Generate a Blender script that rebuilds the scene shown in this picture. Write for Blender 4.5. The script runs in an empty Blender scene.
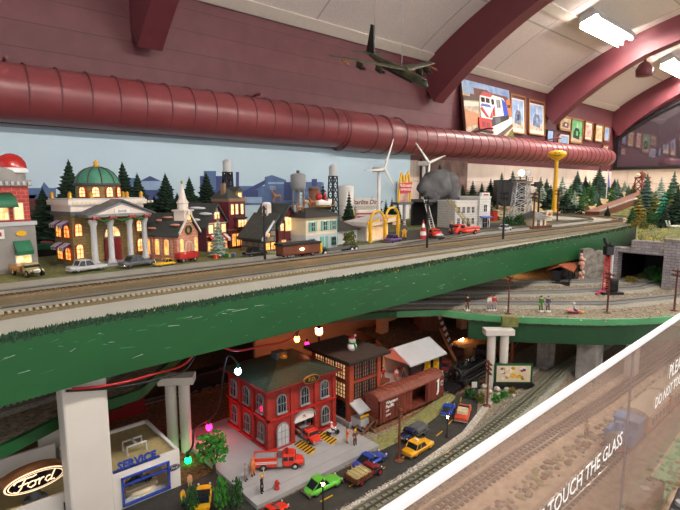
import bpy, bmesh, math, random
from mathutils import Vector, Matrix, Euler
SC = bpy.context.scene
COL = SC.collection
PI = math.pi
R = math.radians
rnd = random.Random(7)
ZU, ZM, ZL = 1.35, 1.19, 1.0      # heights of the upper shelf, the middle shelf and the lower table

# ------------------------------------------------------------------ materials
def lin(c):
    return c/12.92 if c <= .04045 else ((c+.055)/1.055)**2.4
def col(h):
    return tuple(lin(int(h[i:i+2], 16)/255) for i in (0, 2, 4)) + (1,)
MATS = {}
def nodes(name):
    m = bpy.data.materials.new(name); m.use_nodes = True
    nt = m.node_tree
    return m, nt, nt.nodes['Principled BSDF']
def mk(name, hexa, rough=.55, metal=0, var=.10, scale=40, bump=0, hex2=None, emit=0, coat=0, stretch=None, detail=4):
    m, nt, b = nodes(name)
    b.inputs['Roughness'].default_value = rough
    b.inputs['Metallic'].default_value = metal
    if coat: b.inputs['Coat Weight'].default_value = coat
    c = col(hexa)
    tc = nt.nodes.new('ShaderNodeTexCoord')
    mp = nt.nodes.new('ShaderNodeMapping')
    if stretch: mp.inputs['Scale'].default_value = stretch
    nt.links.new(tc.outputs['Object'], mp.inputs['Vector'])
    n = nt.nodes.new('ShaderNodeTexNoise')
    n.inputs['Scale'].default_value = scale; n.inputs['Detail'].default_value = detail
    nt.links.new(mp.outputs['Vector'], n.inputs['Vector'])
    cr = nt.nodes.new('ShaderNodeValToRGB')
    cr.color_ramp.elements[0].position = .3; cr.color_ramp.elements[1].position = .7
    if hex2:
        cr.color_ramp.elements[0].color = c; cr.color_ramp.elements[1].color = col(hex2)
    else:
        cr.color_ramp.elements[0].color = tuple(x*(1-var) for x in c[:3])+(1,)
        cr.color_ramp.elements[1].color = tuple(min(1, x*(1+var)) for x in c[:3])+(1,)
    nt.links.new(n.outputs['Fac'], cr.inputs['Fac'])
    nt.links.new(cr.outputs['Color'], b.inputs['Base Color'])
    if bump:
        bp = nt.nodes.new('ShaderNodeBump'); bp.inputs['Strength'].default_value = bump
        bp.inputs['Distance'].default_value = .004
        nt.links.new(n.outputs['Fac'], bp.inputs['Height']); nt.links.new(bp.outputs['Normal'], b.inputs['Normal'])
    if emit:
        b.inputs['Emission Color'].default_value = c; b.inputs['Emission Strength'].default_value = emit
    MATS[name] = m
    return m
def bricks(name, c1, c2, mortar, bw, bh, axis='xz', rough=.7, ms=.06, bump=.3, offset=.5, spec=None):
    """brick / panel / plank pattern laid in object space"""
    m, nt, b = nodes(name)
    b.inputs['Roughness'].default_value = rough
    tc = nt.nodes.new('ShaderNodeTexCoord')
    sx = nt.nodes.new('ShaderNodeSeparateXYZ'); cx = nt.nodes.new('ShaderNodeCombineXYZ')
    nt.links.new(tc.outputs['Object'], sx.inputs[0])
    if axis == 'wall':     # both side and front faces: x+y along, z up
        ad = nt.nodes.new('ShaderNodeMath'); ad.operation = 'ADD'
        nt.links.new(sx.outputs[0], ad.inputs[0]); nt.links.new(sx.outputs[1], ad.inputs[1])
        nt.links.new(ad.outputs[0], cx.inputs[0]); nt.links.new(sx.outputs[2], cx.inputs[1])
    else:
        i = 'xyz'.index(axis[0]); j = 'xyz'.index(axis[1])
        nt.links.new(sx.outputs[i], cx.inputs[0]); nt.links.new(sx.outputs[j], cx.inputs[1])
    t = nt.nodes.new('ShaderNodeTexBrick')
    t.inputs['Color1'].default_value = col(c1); t.inputs['Color2'].default_value = col(c2); t.inputs['Mortar'].default_value = col(mortar)
    t.inputs['Scale'].default_value = 1; t.inputs['Brick Width'].default_value = bw; t.inputs['Row Height'].default_value = bh
    t.inputs['Mortar Size'].default_value = ms*bh; t.inputs['Mortar Smooth'].default_value = .3
    t.offset = offset
    nt.links.new(cx.outputs[0], t.inputs['Vector'])
    n = nt.nodes.new('ShaderNodeTexNoise'); n.inputs['Scale'].default_value = (spec or 60); n.inputs['Detail'].default_value = 6
    nt.links.new(tc.outputs['Object'], n.inputs['Vector'])
    mx = nt.nodes.new('ShaderNodeMix'); mx.data_type = 'RGBA'; mx.blend_type = 'OVERLAY'; mx.inputs['Factor'].default_value = .35
    nt.links.new(t.outputs['Color'], mx.inputs['A']); nt.links.new(n.outputs['Fac'], mx.inputs['B'])
    nt.links.new(mx.outputs['Result'], b.inputs['Base Color'])
    bp = nt.nodes.new('ShaderNodeBump'); bp.inputs['Strength'].default_value = bump; bp.inputs['Distance'].default_value = .003; bp.invert = True
    nt.links.new(t.outputs['Fac'], bp.inputs['Height']); nt.links.new(bp.outputs['Normal'], b.inputs['Normal'])
    MATS[name] = m
    return m
def glow(name, hexa, e, hex2=None):
    m, nt, b = nodes(name)
    b.inputs['Base Color'].default_value = col(hexa)
    b.inputs['Emission Color'].default_value = col(hexa); b.inputs['Emission Strength'].default_value = e
    if hex2:
        tc = nt.nodes.new('ShaderNodeTexCoord'); n = nt.nodes.new('ShaderNodeTexNoise'); n.inputs['Scale'].default_value = 130; n.inputs['Detail'].default_value = 1
        cr = nt.nodes.new('ShaderNodeValToRGB'); cr.color_ramp.elements[0].position = .38; cr.color_ramp.elements[1].position = .62
        cr.color_ramp.elements[0].color = col(hex2); cr.color_ramp.elements[1].color = col(hexa)
        nt.links.new(tc.outputs['Object'], n.inputs['Vector']); nt.links.new(n.outputs['Fac'], cr.inputs['Fac'])
        nt.links.new(cr.outputs['Color'], b.inputs['Emission Color'])
    MATS[name] = m
def glassy(name, hexa, rough, haze, tint='FFFFFF', gl=.12):
    """clear sheet: mostly see-through, some dust that scatters light, a glossy face"""
    m = bpy.data.materials.new(name); m.use_nodes = True; nt = m.node_tree; nt.nodes.clear()
    o = nt.nodes.new('ShaderNodeOutputMaterial')
    tr = nt.nodes.new('ShaderNodeBsdfTransparent'); tr.inputs[0].default_value = col(tint)
    df = nt.nodes.new('ShaderNodeBsdfDiffuse'); df.inputs[0].default_value = col(hexa)
    gs = nt.nodes.new('ShaderNodeBsdfGlossy'); gs.inputs['Roughness'].default_value = rough
    fr = nt.nodes.new('ShaderNodeFresnel'); fr.inputs['IOR'].default_value = 1.4
    tc = nt.nodes.new('ShaderNodeTexCoord'); n = nt.nodes.new('ShaderNodeTexNoise'); n.inputs['Scale'].default_value = 7; n.inputs['Detail'].default_value = 6
    nt.links.new(tc.outputs['Object'], n.inputs['Vector'])
    mr = nt.nodes.new('ShaderNodeMapRange'); mr.inputs['From Min'].default_value = .3; mr.inputs['From Max'].default_value = .7
    mr.inputs['To Min'].default_value = haze*.75; mr.inputs['To Max'].default_value = haze*1.25
    nt.links.new(n.outputs['Fac'], mr.inputs['Value'])
    a = nt.nodes.new('ShaderNodeMixShader'); b = nt.nodes.new('ShaderNodeMixShader')
    nt.links.new(mr.outputs[0], a.inputs[0]); nt.links.new(tr.outputs[0], a.inputs[1]); nt.links.new(df.outputs[0], a.inputs[2])
    ge = nt.nodes.new('ShaderNodeNewGeometry'); iv = nt.nodes.new('ShaderNodeMath'); iv.operation = 'SUBTRACT'; iv.inputs[0].default_value = 1
    ml = nt.nodes.new('ShaderNodeMath'); ml.operation = 'MULTIPLY'
    nt.links.new(ge.outputs['Backfacing'], iv.inputs[1]); nt.links.new(iv.outputs[0], ml.inputs[0]); nt.links.new(fr.outputs[0], ml.inputs[1])
    nt.links.new(ml.outputs[0], b.inputs[0]); nt.links.new(a.outputs[0], b.inputs[1]); nt.links.new(gs.outputs[0], b.inputs[2])
    nt.links.new(b.outputs[0], o.inputs[0])
    MATS[name] = m

# ------------------------------------------------------------------ mesh builder
class MB:
    def __init__(s):
        s.v = []; s.f = []; s.mi = []; s.sm = []; s.mats = []; s.T = Matrix.Identity(4)
    def slot(s, m):
        if m not in s.mats: s.mats.append(m)
        return s.mats.index(m)
    def add(s, vs, fs, m, smooth=False):
        k = len(s.v); T = s.T
        s.v += [tuple(T @ Vector(v)) for v in vs]
        i = s.slot(m)
        for f in fs:
            s.f.append([k+j for j in f]); s.mi.append(i); s.sm.append(smooth)
        return s
    def box(s, x0, x1, y0, y1, z0, z1, m, bev=0):
        if bev:
            return s.bbox(x0, x1, y0, y1, z0, z1, m, bev)
        vs = [(x, y, z) for z in (z0, z1) for y in (y0, y1) for x in (x0, x1)]
        return s.add(vs, [(0,2,3,1), (4,5,7,6), (0,1,5,4), (2,6,7,3), (0,4,6,2), (1,3,7,5)], m)
    def bbox(s, x0, x1, y0, y1, z0, z1, m, bev):
        bm = bmesh.new(); bmesh.ops.create_cube(bm, size=1)
        for v in bm.verts:
            v.co = Vector(((x0+x1)/2+v.co.x*(x1-x0), (y0+y1)/2+v.co.y*(y1-y0), (z0+z1)/2+v.co.z*(z1-z0)))
        bmesh.ops.bevel(bm, geom=bm.edges[:], offset=bev, segments=2, affect='EDGES', profile=.5)
        bm.verts.index_update()
        s.add([v.co[:] for v in bm.verts], [[v.index for v in f.verts] for f in bm.faces], m)
        bm.free(); return s
    def rings(s, rr, m, closed=True, cap0=True, cap1=True, smooth=True):
        n = len(rr[0]); vs = [p for r in rr for p in r]; fs = []
        for i in range(len(rr)-1):
            for j in range(n if closed else n-1):
                a = i*n+j; b = i*n+(j+1) % n
                fs.append((a, b, b+n, a+n))
        s.add(vs, fs, m, smooth)
        if cap0: s.add(rr[0], [list(range(n))[::-1]], m)
        if cap1: s.add(rr[-1], [list(range(n))], m)
        return s
    def cyl(s, p0, p1, r0, m, r1=None, n=10, smooth=True):
        p0 = Vector(p0); p1 = Vector(p1); r1 = r0 if r1 is None else r1
        d = (p1-p0).normalized(); a = d.orthogonal().normalized(); b = d.cross(a)
        rr = [[tuple(p+a*r*math.cos(2*PI*k/n)+b*r*math.sin(2*PI*k/n)) for k in range(n)] for p, r in ((p0, r0), (p1, max(r1, 1e-5)))]
        return s.rings(rr, m, smooth=smooth)
    def tube(s, pts, r, m, n=6, rs=None):
        pts = [Vector(p) for p in pts]; rr = []; prev = None
        for i, p in enumerate(pts):
            d = (pts[min(i+1, len(pts)-1)]-pts[max(i-1, 0)]).normalized()
            if prev is None: a = d.orthogonal().normalized()
            else:
                a = prev-d*prev.dot(d)
                a = a.normalized() if a.length > 1e-6 else d.orthogonal().normalized()
            prev = a; b = d.cross(a); q = rs[i] if rs else r
            rr.append([tuple(p+a*q*math.cos(2*PI*k/n)+b*q*math.sin(2*PI*k/n)) for k in range(n)])
        return s.rings(rr, m)
    def lathe(s, prof, m, c=(0,0,0), n=16, smooth=True, sx=1, sy=1):
        rr = [[(c[0]+sx*max(r, 1e-5)*math.cos(2*PI*k/n), c[1]+sy*max(r, 1e-5)*math.sin(2*PI*k/n), c[2]+z) for k in range(n)] for r, z in prof]
        return s.rings(rr, m, smooth=smooth)
    def ball(s, c, r, m, n=12, k=8):
        if not hasattr(r, '__len__'): r = (r, r, r)
        rr = []
        for i in range(k+1):
            t = PI*i/k - PI/2; q = max(math.cos(t), 1e-3)
            rr.append([(c[0]+r[0]*q*math.cos(2*PI*j/n), c[1]+r[1]*q*math.sin(2*PI*j/n), c[2]+r[2]*math.sin(t)) for j in range(n)])
        return s.rings(rr, m)
    def prism(s, poly, plane, a, b, m, smooth=False):
        ax = {'xz': 1, 'yz': 0, 'xy': 2}[plane]
        def P(u, v, w): return {1: (u, w, v), 0: (w, u, v), 2: (u, v, w)}[ax]
        n = len(poly); vs = [P(u, v, a) for u, v in poly]+[P(u, v, b) for u, v in poly]
        s.add(vs, [(i, (i+1) % n, n+(i+1) % n, n+i) for i in range(n)], m, smooth)
        s.add(vs, [list(range(n))[::-1], list(range(n, 2*n))], m)
        return s
    def quad(s, a, b, c, d, m): return s.add([a, b, c, d], [(0,1,2,3)], m)
    def text(s, t, size, m, T, depth=.0006, align='CENTER', shear=0, bold=0, sx=1):
        cu = bpy.data.curves.new('t', 'FONT'); cu.body = t; cu.size = size; cu.extrude = depth/2
        cu.align_x = align; cu.align_y = 'CENTER'; cu.shear = shear; cu.offset = bold; cu.resolution_u = 2
        o = bpy.data.objects.new('t', cu); COL.objects.link(o)
        dg = bpy.context.evaluated_depsgraph_get(); dg.update()
        me = bpy.data.meshes.new_from_object(o.evaluated_get(dg))
        old = s.T; s.T = old @ T @ Matrix.Diagonal((sx, 1, 1, 1))
        s.add([v.co[:] for v in me.vertices], [list(p.vertices) for p in me.polygons], m); s.T = old
        bpy.data.objects.remove(o); bpy.data.meshes.remove(me); bpy.data.curves.remove(cu)
        return s
    def mesh(s, name):
        me = bpy.data.meshes.new(name); me.from_pydata(s.v, [], s.f)
        for m in s.mats: me.materials.append(MATS[m])
        me.polygons.foreach_set('material_index', s.mi); me.polygons.foreach_set('use_smooth', s.sm)
        bm = bmesh.new(); bm.from_mesh(me); bmesh.ops.recalc_face_normals(bm, faces=bm.faces[:]); bm.to_mesh(me); bm.free()
        return me
    def build(s, name, parent=None, label=None, stuff=False):
        o = bpy.data.objects.new(name, s.mesh(name)); COL.objects.link(o)
        if parent is not None: o.parent = parent
        if label: o['label'] = label
        if stuff: o['kind'] = 'stuff'
        return o
def XZ(x, y, z, rz=0, tilt=0):
    """text laid upright, reading along +x of its owner, facing -y"""
    return Matrix.Translation((x, y, z)) @ Matrix.Rotation(rz, 4, 'Z') @ Matrix.Rotation(PI/2+tilt, 4, 'X')
def tag(o, label, cat, group=None, kind=None):
    o['label'] = label; o['category'] = cat
    if group: o['group'] = group
    if kind: o['kind'] = kind
    return o
def thing(name, label, cat, loc=(0,0,0), rz=0, group=None, sc=None):
    o = bpy.data.objects.new(name, None); COL.objects.link(o); o.empty_display_size = .02
    o.location = loc; o.rotation_euler = (0, 0, rz)
    if sc: o.scale = (sc, sc, sc)
    return tag(o, label, cat, group)
def one(name, mb, label, cat, loc=(0,0,0), rz=0, group=None, kind=None):
    o = mb.build(name); o.location = loc; o.rotation_euler = (0, 0, rz)
    return tag(o, label, cat, group, kind)
def struct(name, mb):
    o = mb.build(name); o['kind'] = 'structure'; return o
def dup(o, loc=None, rz=None, label=None, group=None, sc=None, parent=None):
    c = o.copy(); COL.objects.link(c)
    if parent is not None: c.parent = parent
    if loc is not None: c.location = loc
    if rz is not None: c.rotation_euler = (0, 0, rz)
    if sc is not None: c.scale = sc if hasattr(sc, '__len__') else (sc, sc, sc)
    if label: c['label'] = label
    if group: c['group'] = group
    for ch in list(o.children): dup(ch, parent=c)
    return c

# ------------------------------------------------------------------ camera
FPX, HY, VPX = 490.0, 188.0, 900.0
PITCH = math.atan((255-HY)/FPX); YAW = math.atan((VPX-340)/math.hypot(FPX, 255-HY))
CAM = Vector((0, 0, 1.55))
_r = Vector((math.sin(YAW), -math.cos(YAW), 0))
_fw = Vector((math.cos(YAW)*math.cos(PITCH), math.sin(YAW)*math.cos(PITCH), -math.sin(PITCH)))
_up = _r.cross(_fw)
cd = bpy.data.cameras.new('camera'); cam = bpy.data.objects.new('camera', cd); COL.objects.link(cam)
cd.sensor_width = 36; cd.lens = 36*FPX/680; cd.clip_start = .02
cam.matrix_world = Matrix.Translation(CAM) @ Matrix((_r, _up, -_fw)).transposed().to_4x4()
SC.camera = cam
def ray(x, y): return (_fw*FPX+_r*(x-340)+_up*(255-y)).normalized()
def at(x, y, z=ZU):
    d = ray(x, y); return CAM+d*((z-CAM.z)/d.z)          # the point of a level surface seen in that direction
def aty(x, y, Y):
    d = ray(x, y); return CAM+d*((Y-CAM.y)/d.y)
def px(P, n): return n*(Vector(P)-CAM).dot(_fw)/FPX       # the true size of n pixels at that distance
# ------------------------------------------------------------------ palette
mk('maroon_wall', '84454B', .6, var=.12, scale=9, bump=.25, stretch=(1, 1, 9))
bricks('maroon_planks', '643339', '5F3036', '4A2328', 40, .10, 'xz', .55, ms=.022, bump=.2, spec=11)
mk('maroon_beam', '6A323A', .5, var=.06, scale=12, stretch=(1, 1, 1))
mk('maroon_far', '8A4750', .6, var=.05, scale=6)
mk('duct_paint', '7E3B3F', .36, var=.10, scale=14, bump=.08)
mk('duct_seam', '5C2A2E', .5, var=.1)
bricks('ceiling_tile', 'CBC1BD', 'C5BBB7', 'A39A95', .92, .62, 'xy', .9, ms=.012, bump=.3, offset=0, spec=120)
mk('cream_trim', 'CFC6BC', .6, var=.04)
mk('floor_grey', '6A625C', .7, var=.1)
mk('sky_board', 'BDD6E4', .7, var=.03, scale=3)
mk('sky_frame', '8E979F', .6, var=.05)
mk('mural_blue', '56709A', .8, var=.12, scale=30)
mk('mural_navy', '3F4C7C', .8, var=.15, scale=30)
mk('mural_pale', '8FA9C8', .8, var=.10, scale=30)
bricks('cream_wall', 'DCCDBF', 'D6C7B9', 'B5A697', .62, .16, 'xz', .8, ms=.02, bump=.2, spec=8)
bricks('cream_wall_side', 'DCCDBF', 'D6C7B9', 'B5A697', .62, .16, 'yz', .8, ms=.02, bump=.2, spec=8)
mk('rock_photo', '4A3630', .8, hex2='8A6E66', scale=11, detail=9, stretch=(1.6, 1, .7))
mk('green_paint', '0F5026', .40, var=.1, scale=7, stretch=(1, 1, 2), bump=.15)
mk('green_light', '4E9E6A', .5, var=.08, scale=20)
mk('green_scuff', '3C8A58', .5, var=.08, scale=20)
mk('joint_blue', '7C8AA0', .3)
mk('green_dark', '174B2B', .5, var=.15, scale=12)
mk('ply_brown', '8A5A3C', .7, var=.15, scale=10, stretch=(1, 1, 8))
mk('ply_pale', 'C08A64', .7, var=.1, scale=10, stretch=(1, 1, 5))
mk('white_paint', 'D3D1CA', .5, var=.04, scale=20)
mk('deck_grey', '9C9C90', .8, var=.06, scale=30)
mk('concrete_pale', '9A9A90', .8, var=.05, scale=60)
mk('ballast_brown', '70593C', .9, hex2='A08C66', scale=420, bump=.8, detail=2)
mk('ballast_grey', '86847A', .9, hex2='B0AC9E', scale=380, bump=.8, detail=2)
mk('gravel_white', '9B958A', .95, hex2='DCD8CC', scale=260, bump=1, detail=3)
mk('gravel_tan', '5E5444', .95, hex2='A89C86', scale=150, bump=1, detail=5)
mk('sand_tan', 'A08C72', .95, hex2='C8B79C', scale=60, bump=.6, detail=6)
mk('dirt_brown', '4A3222', .95, hex2='87603F', scale=140, bump=1, detail=4)
mk('grass_ground', '4B5A30', .95, hex2='7B7A46', scale=110, bump=1, detail=5)
mk('moss', '6E7440', .95, hex2='9B9560', scale=160, bump=1, detail=4)
mk('asphalt', '33332F', .85, var=.25, scale=60, bump=.3)
mk('hill_tan', '7F7049', .95, hex2='B9A47C', scale=30, bump=.8, detail=7)
mk('hill_green', '4D5A2C', .95, hex2='8B8A50', scale=40, bump=.9, detail=7)
mk('turf', '14301F', .95, hex2='2C5238', scale=300)
mk('turf_yellow', 'B7A233', .95, var=.2, scale=300)
mk('rail_steel', 'A8A69C', .3, metal=.8, var=.1)
mk('rail_dark', '6B655A', .45, metal=.6, var=.1)
mk('tie_tan', 'B8AC90', .8, var=.2, scale=200)
mk('tie_brown', '5E4A30', .8, var=.2, scale=200)
mk('tie_dark', '82846F', .8, var=.2, scale=200)
mk('black', '16161A', .5, var=.2)
mk('black_gloss', '0E0E12', .2, var=.1, coat=.3)
mk('dark_iron', '2B2A2C', .5, metal=.4, var=.2)
mk('grey', '8C8E90', .55, var=.06)
mk('grey_light', 'B9BCBE', .5, var=.05)
mk('grey_dark', '55585C', .6, var=.08)
mk('slab_grey', 'A3A5A6', .6, var=.05, scale=30)
mk('white', 'E4E2DC', .45, var=.03)
mk('cream', 'DDD2B4', .6, var=.05)
mk('red', 'B3201C', .35, var=.06, coat=.3)
mk('red_bright', 'D8341F', .32, var=.05, coat=.4)
mk('red_dark', '7A1A1E', .5, var=.08)
mk('orange', 'D86A24', .5, var=.06)
mk('orange_red', 'C04A2C', .4, var=.06, coat=.3)
mk('yellow', 'E3B016', .4, var=.05)
mk('yellow_taxi', 'E6A818', .35, var=.05, coat=.4)
mk('lime', '5FBF3E', .3, var=.05, coat=.5)
mk('blue', '2C4CB0', .3, var=.06, coat=.5)
mk('blue_engine', '2F7FC0', .4, var=.05)
mk('navy', '23264A', .4, var=.1, coat=.2)
mk('chrome', 'C8CACC', .15, metal=.9, var=.05)
mk('car_glass', '202A30', .08, var=.2, coat=.5)
mk('tyre', '151515', .8, var=.1)
mk('teal', '6BA39A', .6, var=.08)
mk('green_roof', '1F6B4A', .55, var=.12, scale=60)
mk('dome_green', '3F8068', .5, var=.15, scale=50)
mk('gold', 'B98A2E', .4, metal=.5, var=.1)
mk('skin', 'D29A78', .6, var=.05)
mk('orange_skin', 'D87A40', .6, var=.05)
mk('hair_brown', '3A2618', .8, var=.2)
mk('wood_brown', '6B3B26', .7, var=.2, scale=30, stretch=(6, 6, 1))
mk('pole_brown', '5A2A20', .7, var=.15)
mk('fixture_grey', '9A9C9E', .5)
mk('tank_brown', '7E5540', .6, var=.12)
mk('deer_brown', '9A6438', .6)
mk('ballast_tan', '60573F', .9, hex2='857858', scale=400, bump=.8, detail=2)
mk('ballast_green', '787A6E', .9, hex2='A6A698', scale=300, bump=.8, detail=2)
mk('shoulder_grey', 'A6A79C', .8, var=.04, scale=25)
mk('sign_case', '9A6A42', .5)
mk('rust_roof', '9A4E2C', .7, var=.15, scale=60)
mk('snow', 'E9ECEE', .8, var=.02, bump=.2)
mk('stone', '5F5A54', .85, hex2='A09A90', scale=45, bump=.8, detail=3)
mk('rock_grey', '38383A', .8, hex2='6E6E70', scale=14, bump=.7, detail=6)
mk('porcelain_pink', 'D29478', .35, var=.12, scale=40, coat=.3)
mk('porcelain_white', 'DDD3C8', .35, var=.04, coat=.3)
mk('porcelain_grey', '8F8B86', .4, var=.08, coat=.3)
mk('porcelain_maroon', '6A2630', .4, var=.10, coat=.3)
mk('porcelain_brown', '8A6A4A', .4, var=.10, coat=.3)
mk('slate', '3D4240', .6, var=.2, scale=70, bump=.3)
mk('roof_dark', '34332F', .6, var=.12, scale=50)
bricks('bank_brick', '8F7A45', '7E6A3A', '5E5130', .016, .008, 'wall', .5)
bricks('store_brick', 'B03A30', 'A03028', 'C98070', .016, .008, 'wall', .5)  # red brick with pale pink mortar for the store's upper floor
bricks('fire_brick', 'A22F24', '98291F', '7C2018', .010, .0045, 'wall', .6, ms=.10, bump=.2)
bricks('hotel_brick', 'A8492C', '9E4228', '7C3420', .010, .0045, 'wall', .6, ms=.10, bump=.2)
bricks('chapel_brick', 'CB8A70', 'C07C62', 'E0B8A0', .018, .009, 'wall', .45)
bricks('stone_block', '8B8378', '75706A', '4A4742', .035, .018, 'wall', .85, ms=.12, bump=.8)
bricks('portal_stone', 'A8A2A0', '8F8890', '6E6A6C', .024, .010, 'wall', .9, ms=.10, bump=.9)
mk('portal_concrete', '6E6E6E', .85, hex2='B3B3B0', scale=28, bump=.4, detail=7)
bricks('shingle', '34412F', '2B3728', '1B231A', .012, .007, 'xy', .6, ms=.1, bump=.5)
bricks('board_white', 'D8D6D0', 'D2D0CA', 'A8A6A0', 3, .012, 'xz', .6, ms=.08, bump=.4, offset=0)
bricks('boxcar_red', '7A3A2C', '74362A', '5A281E', .022, 3, 'xz', .6, ms=.0006, bump=.5, offset=0)
mk('boxcar_roof', '7A4030', .6, var=.08, scale=30)
mk('tar_roof', '3B2C22', .85, var=.15, scale=90, bump=.2)
mk('leaf_dark', '17321F', .9, var=.35, scale=90)
mk('leaf_blue', '2B463C', .9, hex2='5C7A6C', scale=120)
mk('leaf_mid', '2C5A28', .9, var=.35, scale=90)
mk('leaf_bright', '3E8A2E', .9, var=.3, scale=90)
mk('leaf_olive', '5E6428', .9, var=.35, scale=90)
mk('leaf_gold', '8A7A34', .9, var=.3, scale=90)
mk('leaf_teal', '2E8A72', .9, var=.2, scale=90)
mk('leaf_frost', '46604C', .9, hex2='A9B8AA', scale=160)
mk('bark', '4A3524', .9, var=.3, scale=60)
mk('cloth_tan', 'A89A6A', .9, var=.1, scale=120)
mk('plane_green', '262E1C', .5, hex2='4C4A32', scale=14, detail=1)
mk('plane_black', '15160F', .5, var=.2)
mk('purple', '5A3A78', .6, var=.1)
mk('magenta', 'C03060', .5, var=.1)
mk('green_cloth', '2F7A34', .7, var=.1)
mk('brown_cloth', '5A3A22', .8, var=.1)
mk('denim', '3A4A6A', .8, var=.1)
mk('frame_gold', '9A6A34', .5, var=.15)
mk('frame_black', '2A1C1A', .5, var=.1)
mk('picture_mat', 'D9D2C4', .7, var=.03)
mk('art_blue', '5F83B5', .6, hex2='A9BEDA', scale=12, detail=6)
mk('art_navy', '2C3A55', .6, hex2='7F8CA5', scale=22, detail=7)
mk('art_green', '2F9A5A', .6, hex2='8BC48A', scale=14, detail=5)
mk('art_sepia', '8A6A48', .6, hex2='DCC8A0', scale=20, detail=6)
mk('art_red', 'A04030', .6, hex2='D8C8C0', scale=18, detail=6)
mk('art_ground', 'A08A70', .7, hex2='C8BCAA', scale=25)
mk('art_brown', '6A4038', .7, var=.15)
mk('art_rail', '5A4A40', .7, var=.15)
mk('lit_edge_white', 'EDEEF0', .3, var=.01)
mk('letter_white', 'F4F4F2', .4, var=.01)
mk('pink_foam', 'D89A88', .9, hex2='E8C4B4', scale=70, bump=.8)
mk('cable_black', '1A1616', .5)
mk('cable_red', 'B02024', .4)
glow('lit_window', 'FFE0A0', .62, 'E8842C')
glow('lit_orange', 'FFC060', .6, 'D8501C')
glow('lit_faint', '7A5A48', .10, '4A342A')
glow('lit_dim', 'F0C890', .32, 'A86A3C')
glow('lamp_warm', 'FFB870', 28)
glow('bulb_red', 'FF0638', 30)
glow('bulb_green', '08FF58', 5)
glow('bulb_white', 'A8D8FF', 18)
glow('bulb_orange', 'FF7A20', 30)
glow('tube_light', 'FFF4EA', 82)
glow('sign_lit', 'FFD9B0', 0.55)
glow('spot_lit', 'F4FFF0', 3)
glassy('clear_sheet', 'CBAE9E', .03, .23, 'F4F0EE')
mk('dark_glass', '8A808C', .04, metal=.85, var=.02)

# ------------------------------------------------------------------ room
b = MB(); b.box(-1.8, 6.9, -1.6, 2.6, -.05, 0, 'floor_grey'); struct('floor', b)
YW = 2.35
b = MB(); b.box(-1.8, 6.7, YW, YW+.1, 1.75, 2.50, 'maroon_planks'); struct('wall_left', b)
b = MB(); b.box(-1.8, 6.7, YW, YW+.1, 0, 1.75, 'cream_wall'); struct('wall_left_lower', b)
XF = 6.5
b = MB(); b.box(XF, XF+.1, -1.2, YW, 0, 1.77, 'cream_wall_side'); struct('wall_far', b)
# barrel ceiling
CY, CZ, CR = .63, -.06, 3.045
def arc(y, r=CR): return CZ+math.sqrt(r*r-(y-CY)**2)
ys = [YW+.06-i*(YW+.06+1.15)/40 for i in range(41)]
b = MB(); b.rings([[(x, y, arc(y)) for y in ys] for x in (-1.8, 6.6)], 'ceiling_tile', closed=False, cap0=False, cap1=False)
b.rings([[(x, y, arc(y)+.05) for y in ys] for x in (-1.8, 6.6)], 'ceiling_tile', closed=False, cap0=False, cap1=False)
struct('ceiling', b)
k = 0
for y in (2.31, 1.72, .95, .1):           # the flat battens that run the length of the vault
    w = .035; a0 = math.atan2(y-CY, arc(y)-CZ)
    b = MB(); b.T = Matrix.Translation((0, y, arc(y)-.006)) @ Matrix.Rotation(-a0, 4, 'X')
    b.box(-1.8, 6.5, -w, w, -.006, .006, 'cream_trim', )
    k += 1; struct('trim_%d' % k, b)
for i, X in enumerate((-1.05, .88, 2.96, 4.78, 6.46)):  # glulam arches
    b = MB(); rr = []
    for j in range(45):
        t = j/44; a = R(36.5)-t*R(73.5)
        ri = 2.765+.085*min(1, t*4)
        y = CY+math.sin(a); rr.append([(X+sx*.055, CY+math.sin(a)*q, CZ+math.cos(a)*q) for sx, q in ((-1, ri), (1, ri), (1, CR-.002), (-1, CR-.002))])
    b.rings(rr, 'maroon_beam', smooth=False)
    # the foot that runs down into the wall
    o = struct('trim_%d' % (5+i), b)
# far end: maroon strip beside the window and the dark mirror-like window under the last arch
b = MB(); b.box(XF, XF+.1, 2.27, YW, 1.77, 2.5, 'maroon_far'); struct('wall_far_upper', b)
b = MB()
poly = [(2.30, 1.80)]+[(CY+math.sin(a)*2.76, CZ+math.cos(a)*2.76) for a in [R(37-i*2.2) for i in range(28)]]+[(-.9, 1.80)]
poly = [p for p in poly if p[1] > 1.79 and p[0] <= 2.31]
b.prism(poly, 'yz', XF-.01, XF+.01, 'dark_glass'); w = struct('window_1', b)
b = MB()
b.box(XF-.03, XF+.03, -.9, 2.33, 1.765, 1.80, 'black'); b.box(XF-.03, XF+.03, 2.285, 2.325, 1.8, 2.15, 'black')
pts = [(XF-.01, CY+math.sin(a)*2.76, CZ+math.cos(a)*2.76) for a in [R(37.3-i*2.2) for i in range(28)]]
b.tube(pts, .028, 'black', 6)
b.build('window_frame', w)
b = MB(); b.prism([(2.07, 2.3), (YW, 2.3), (YW, 2.5), (-.9, 2.98), (-.9, 2.75)]+[(CY+math.sin(a)*2.78, CZ+math.cos(a)*2.78) for a in [R(-30+i*2.2) for i in range(28)]], 'yz', XF+.03, XF+.1, 'maroon_far'); struct('wall_far_gable', b)
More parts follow.
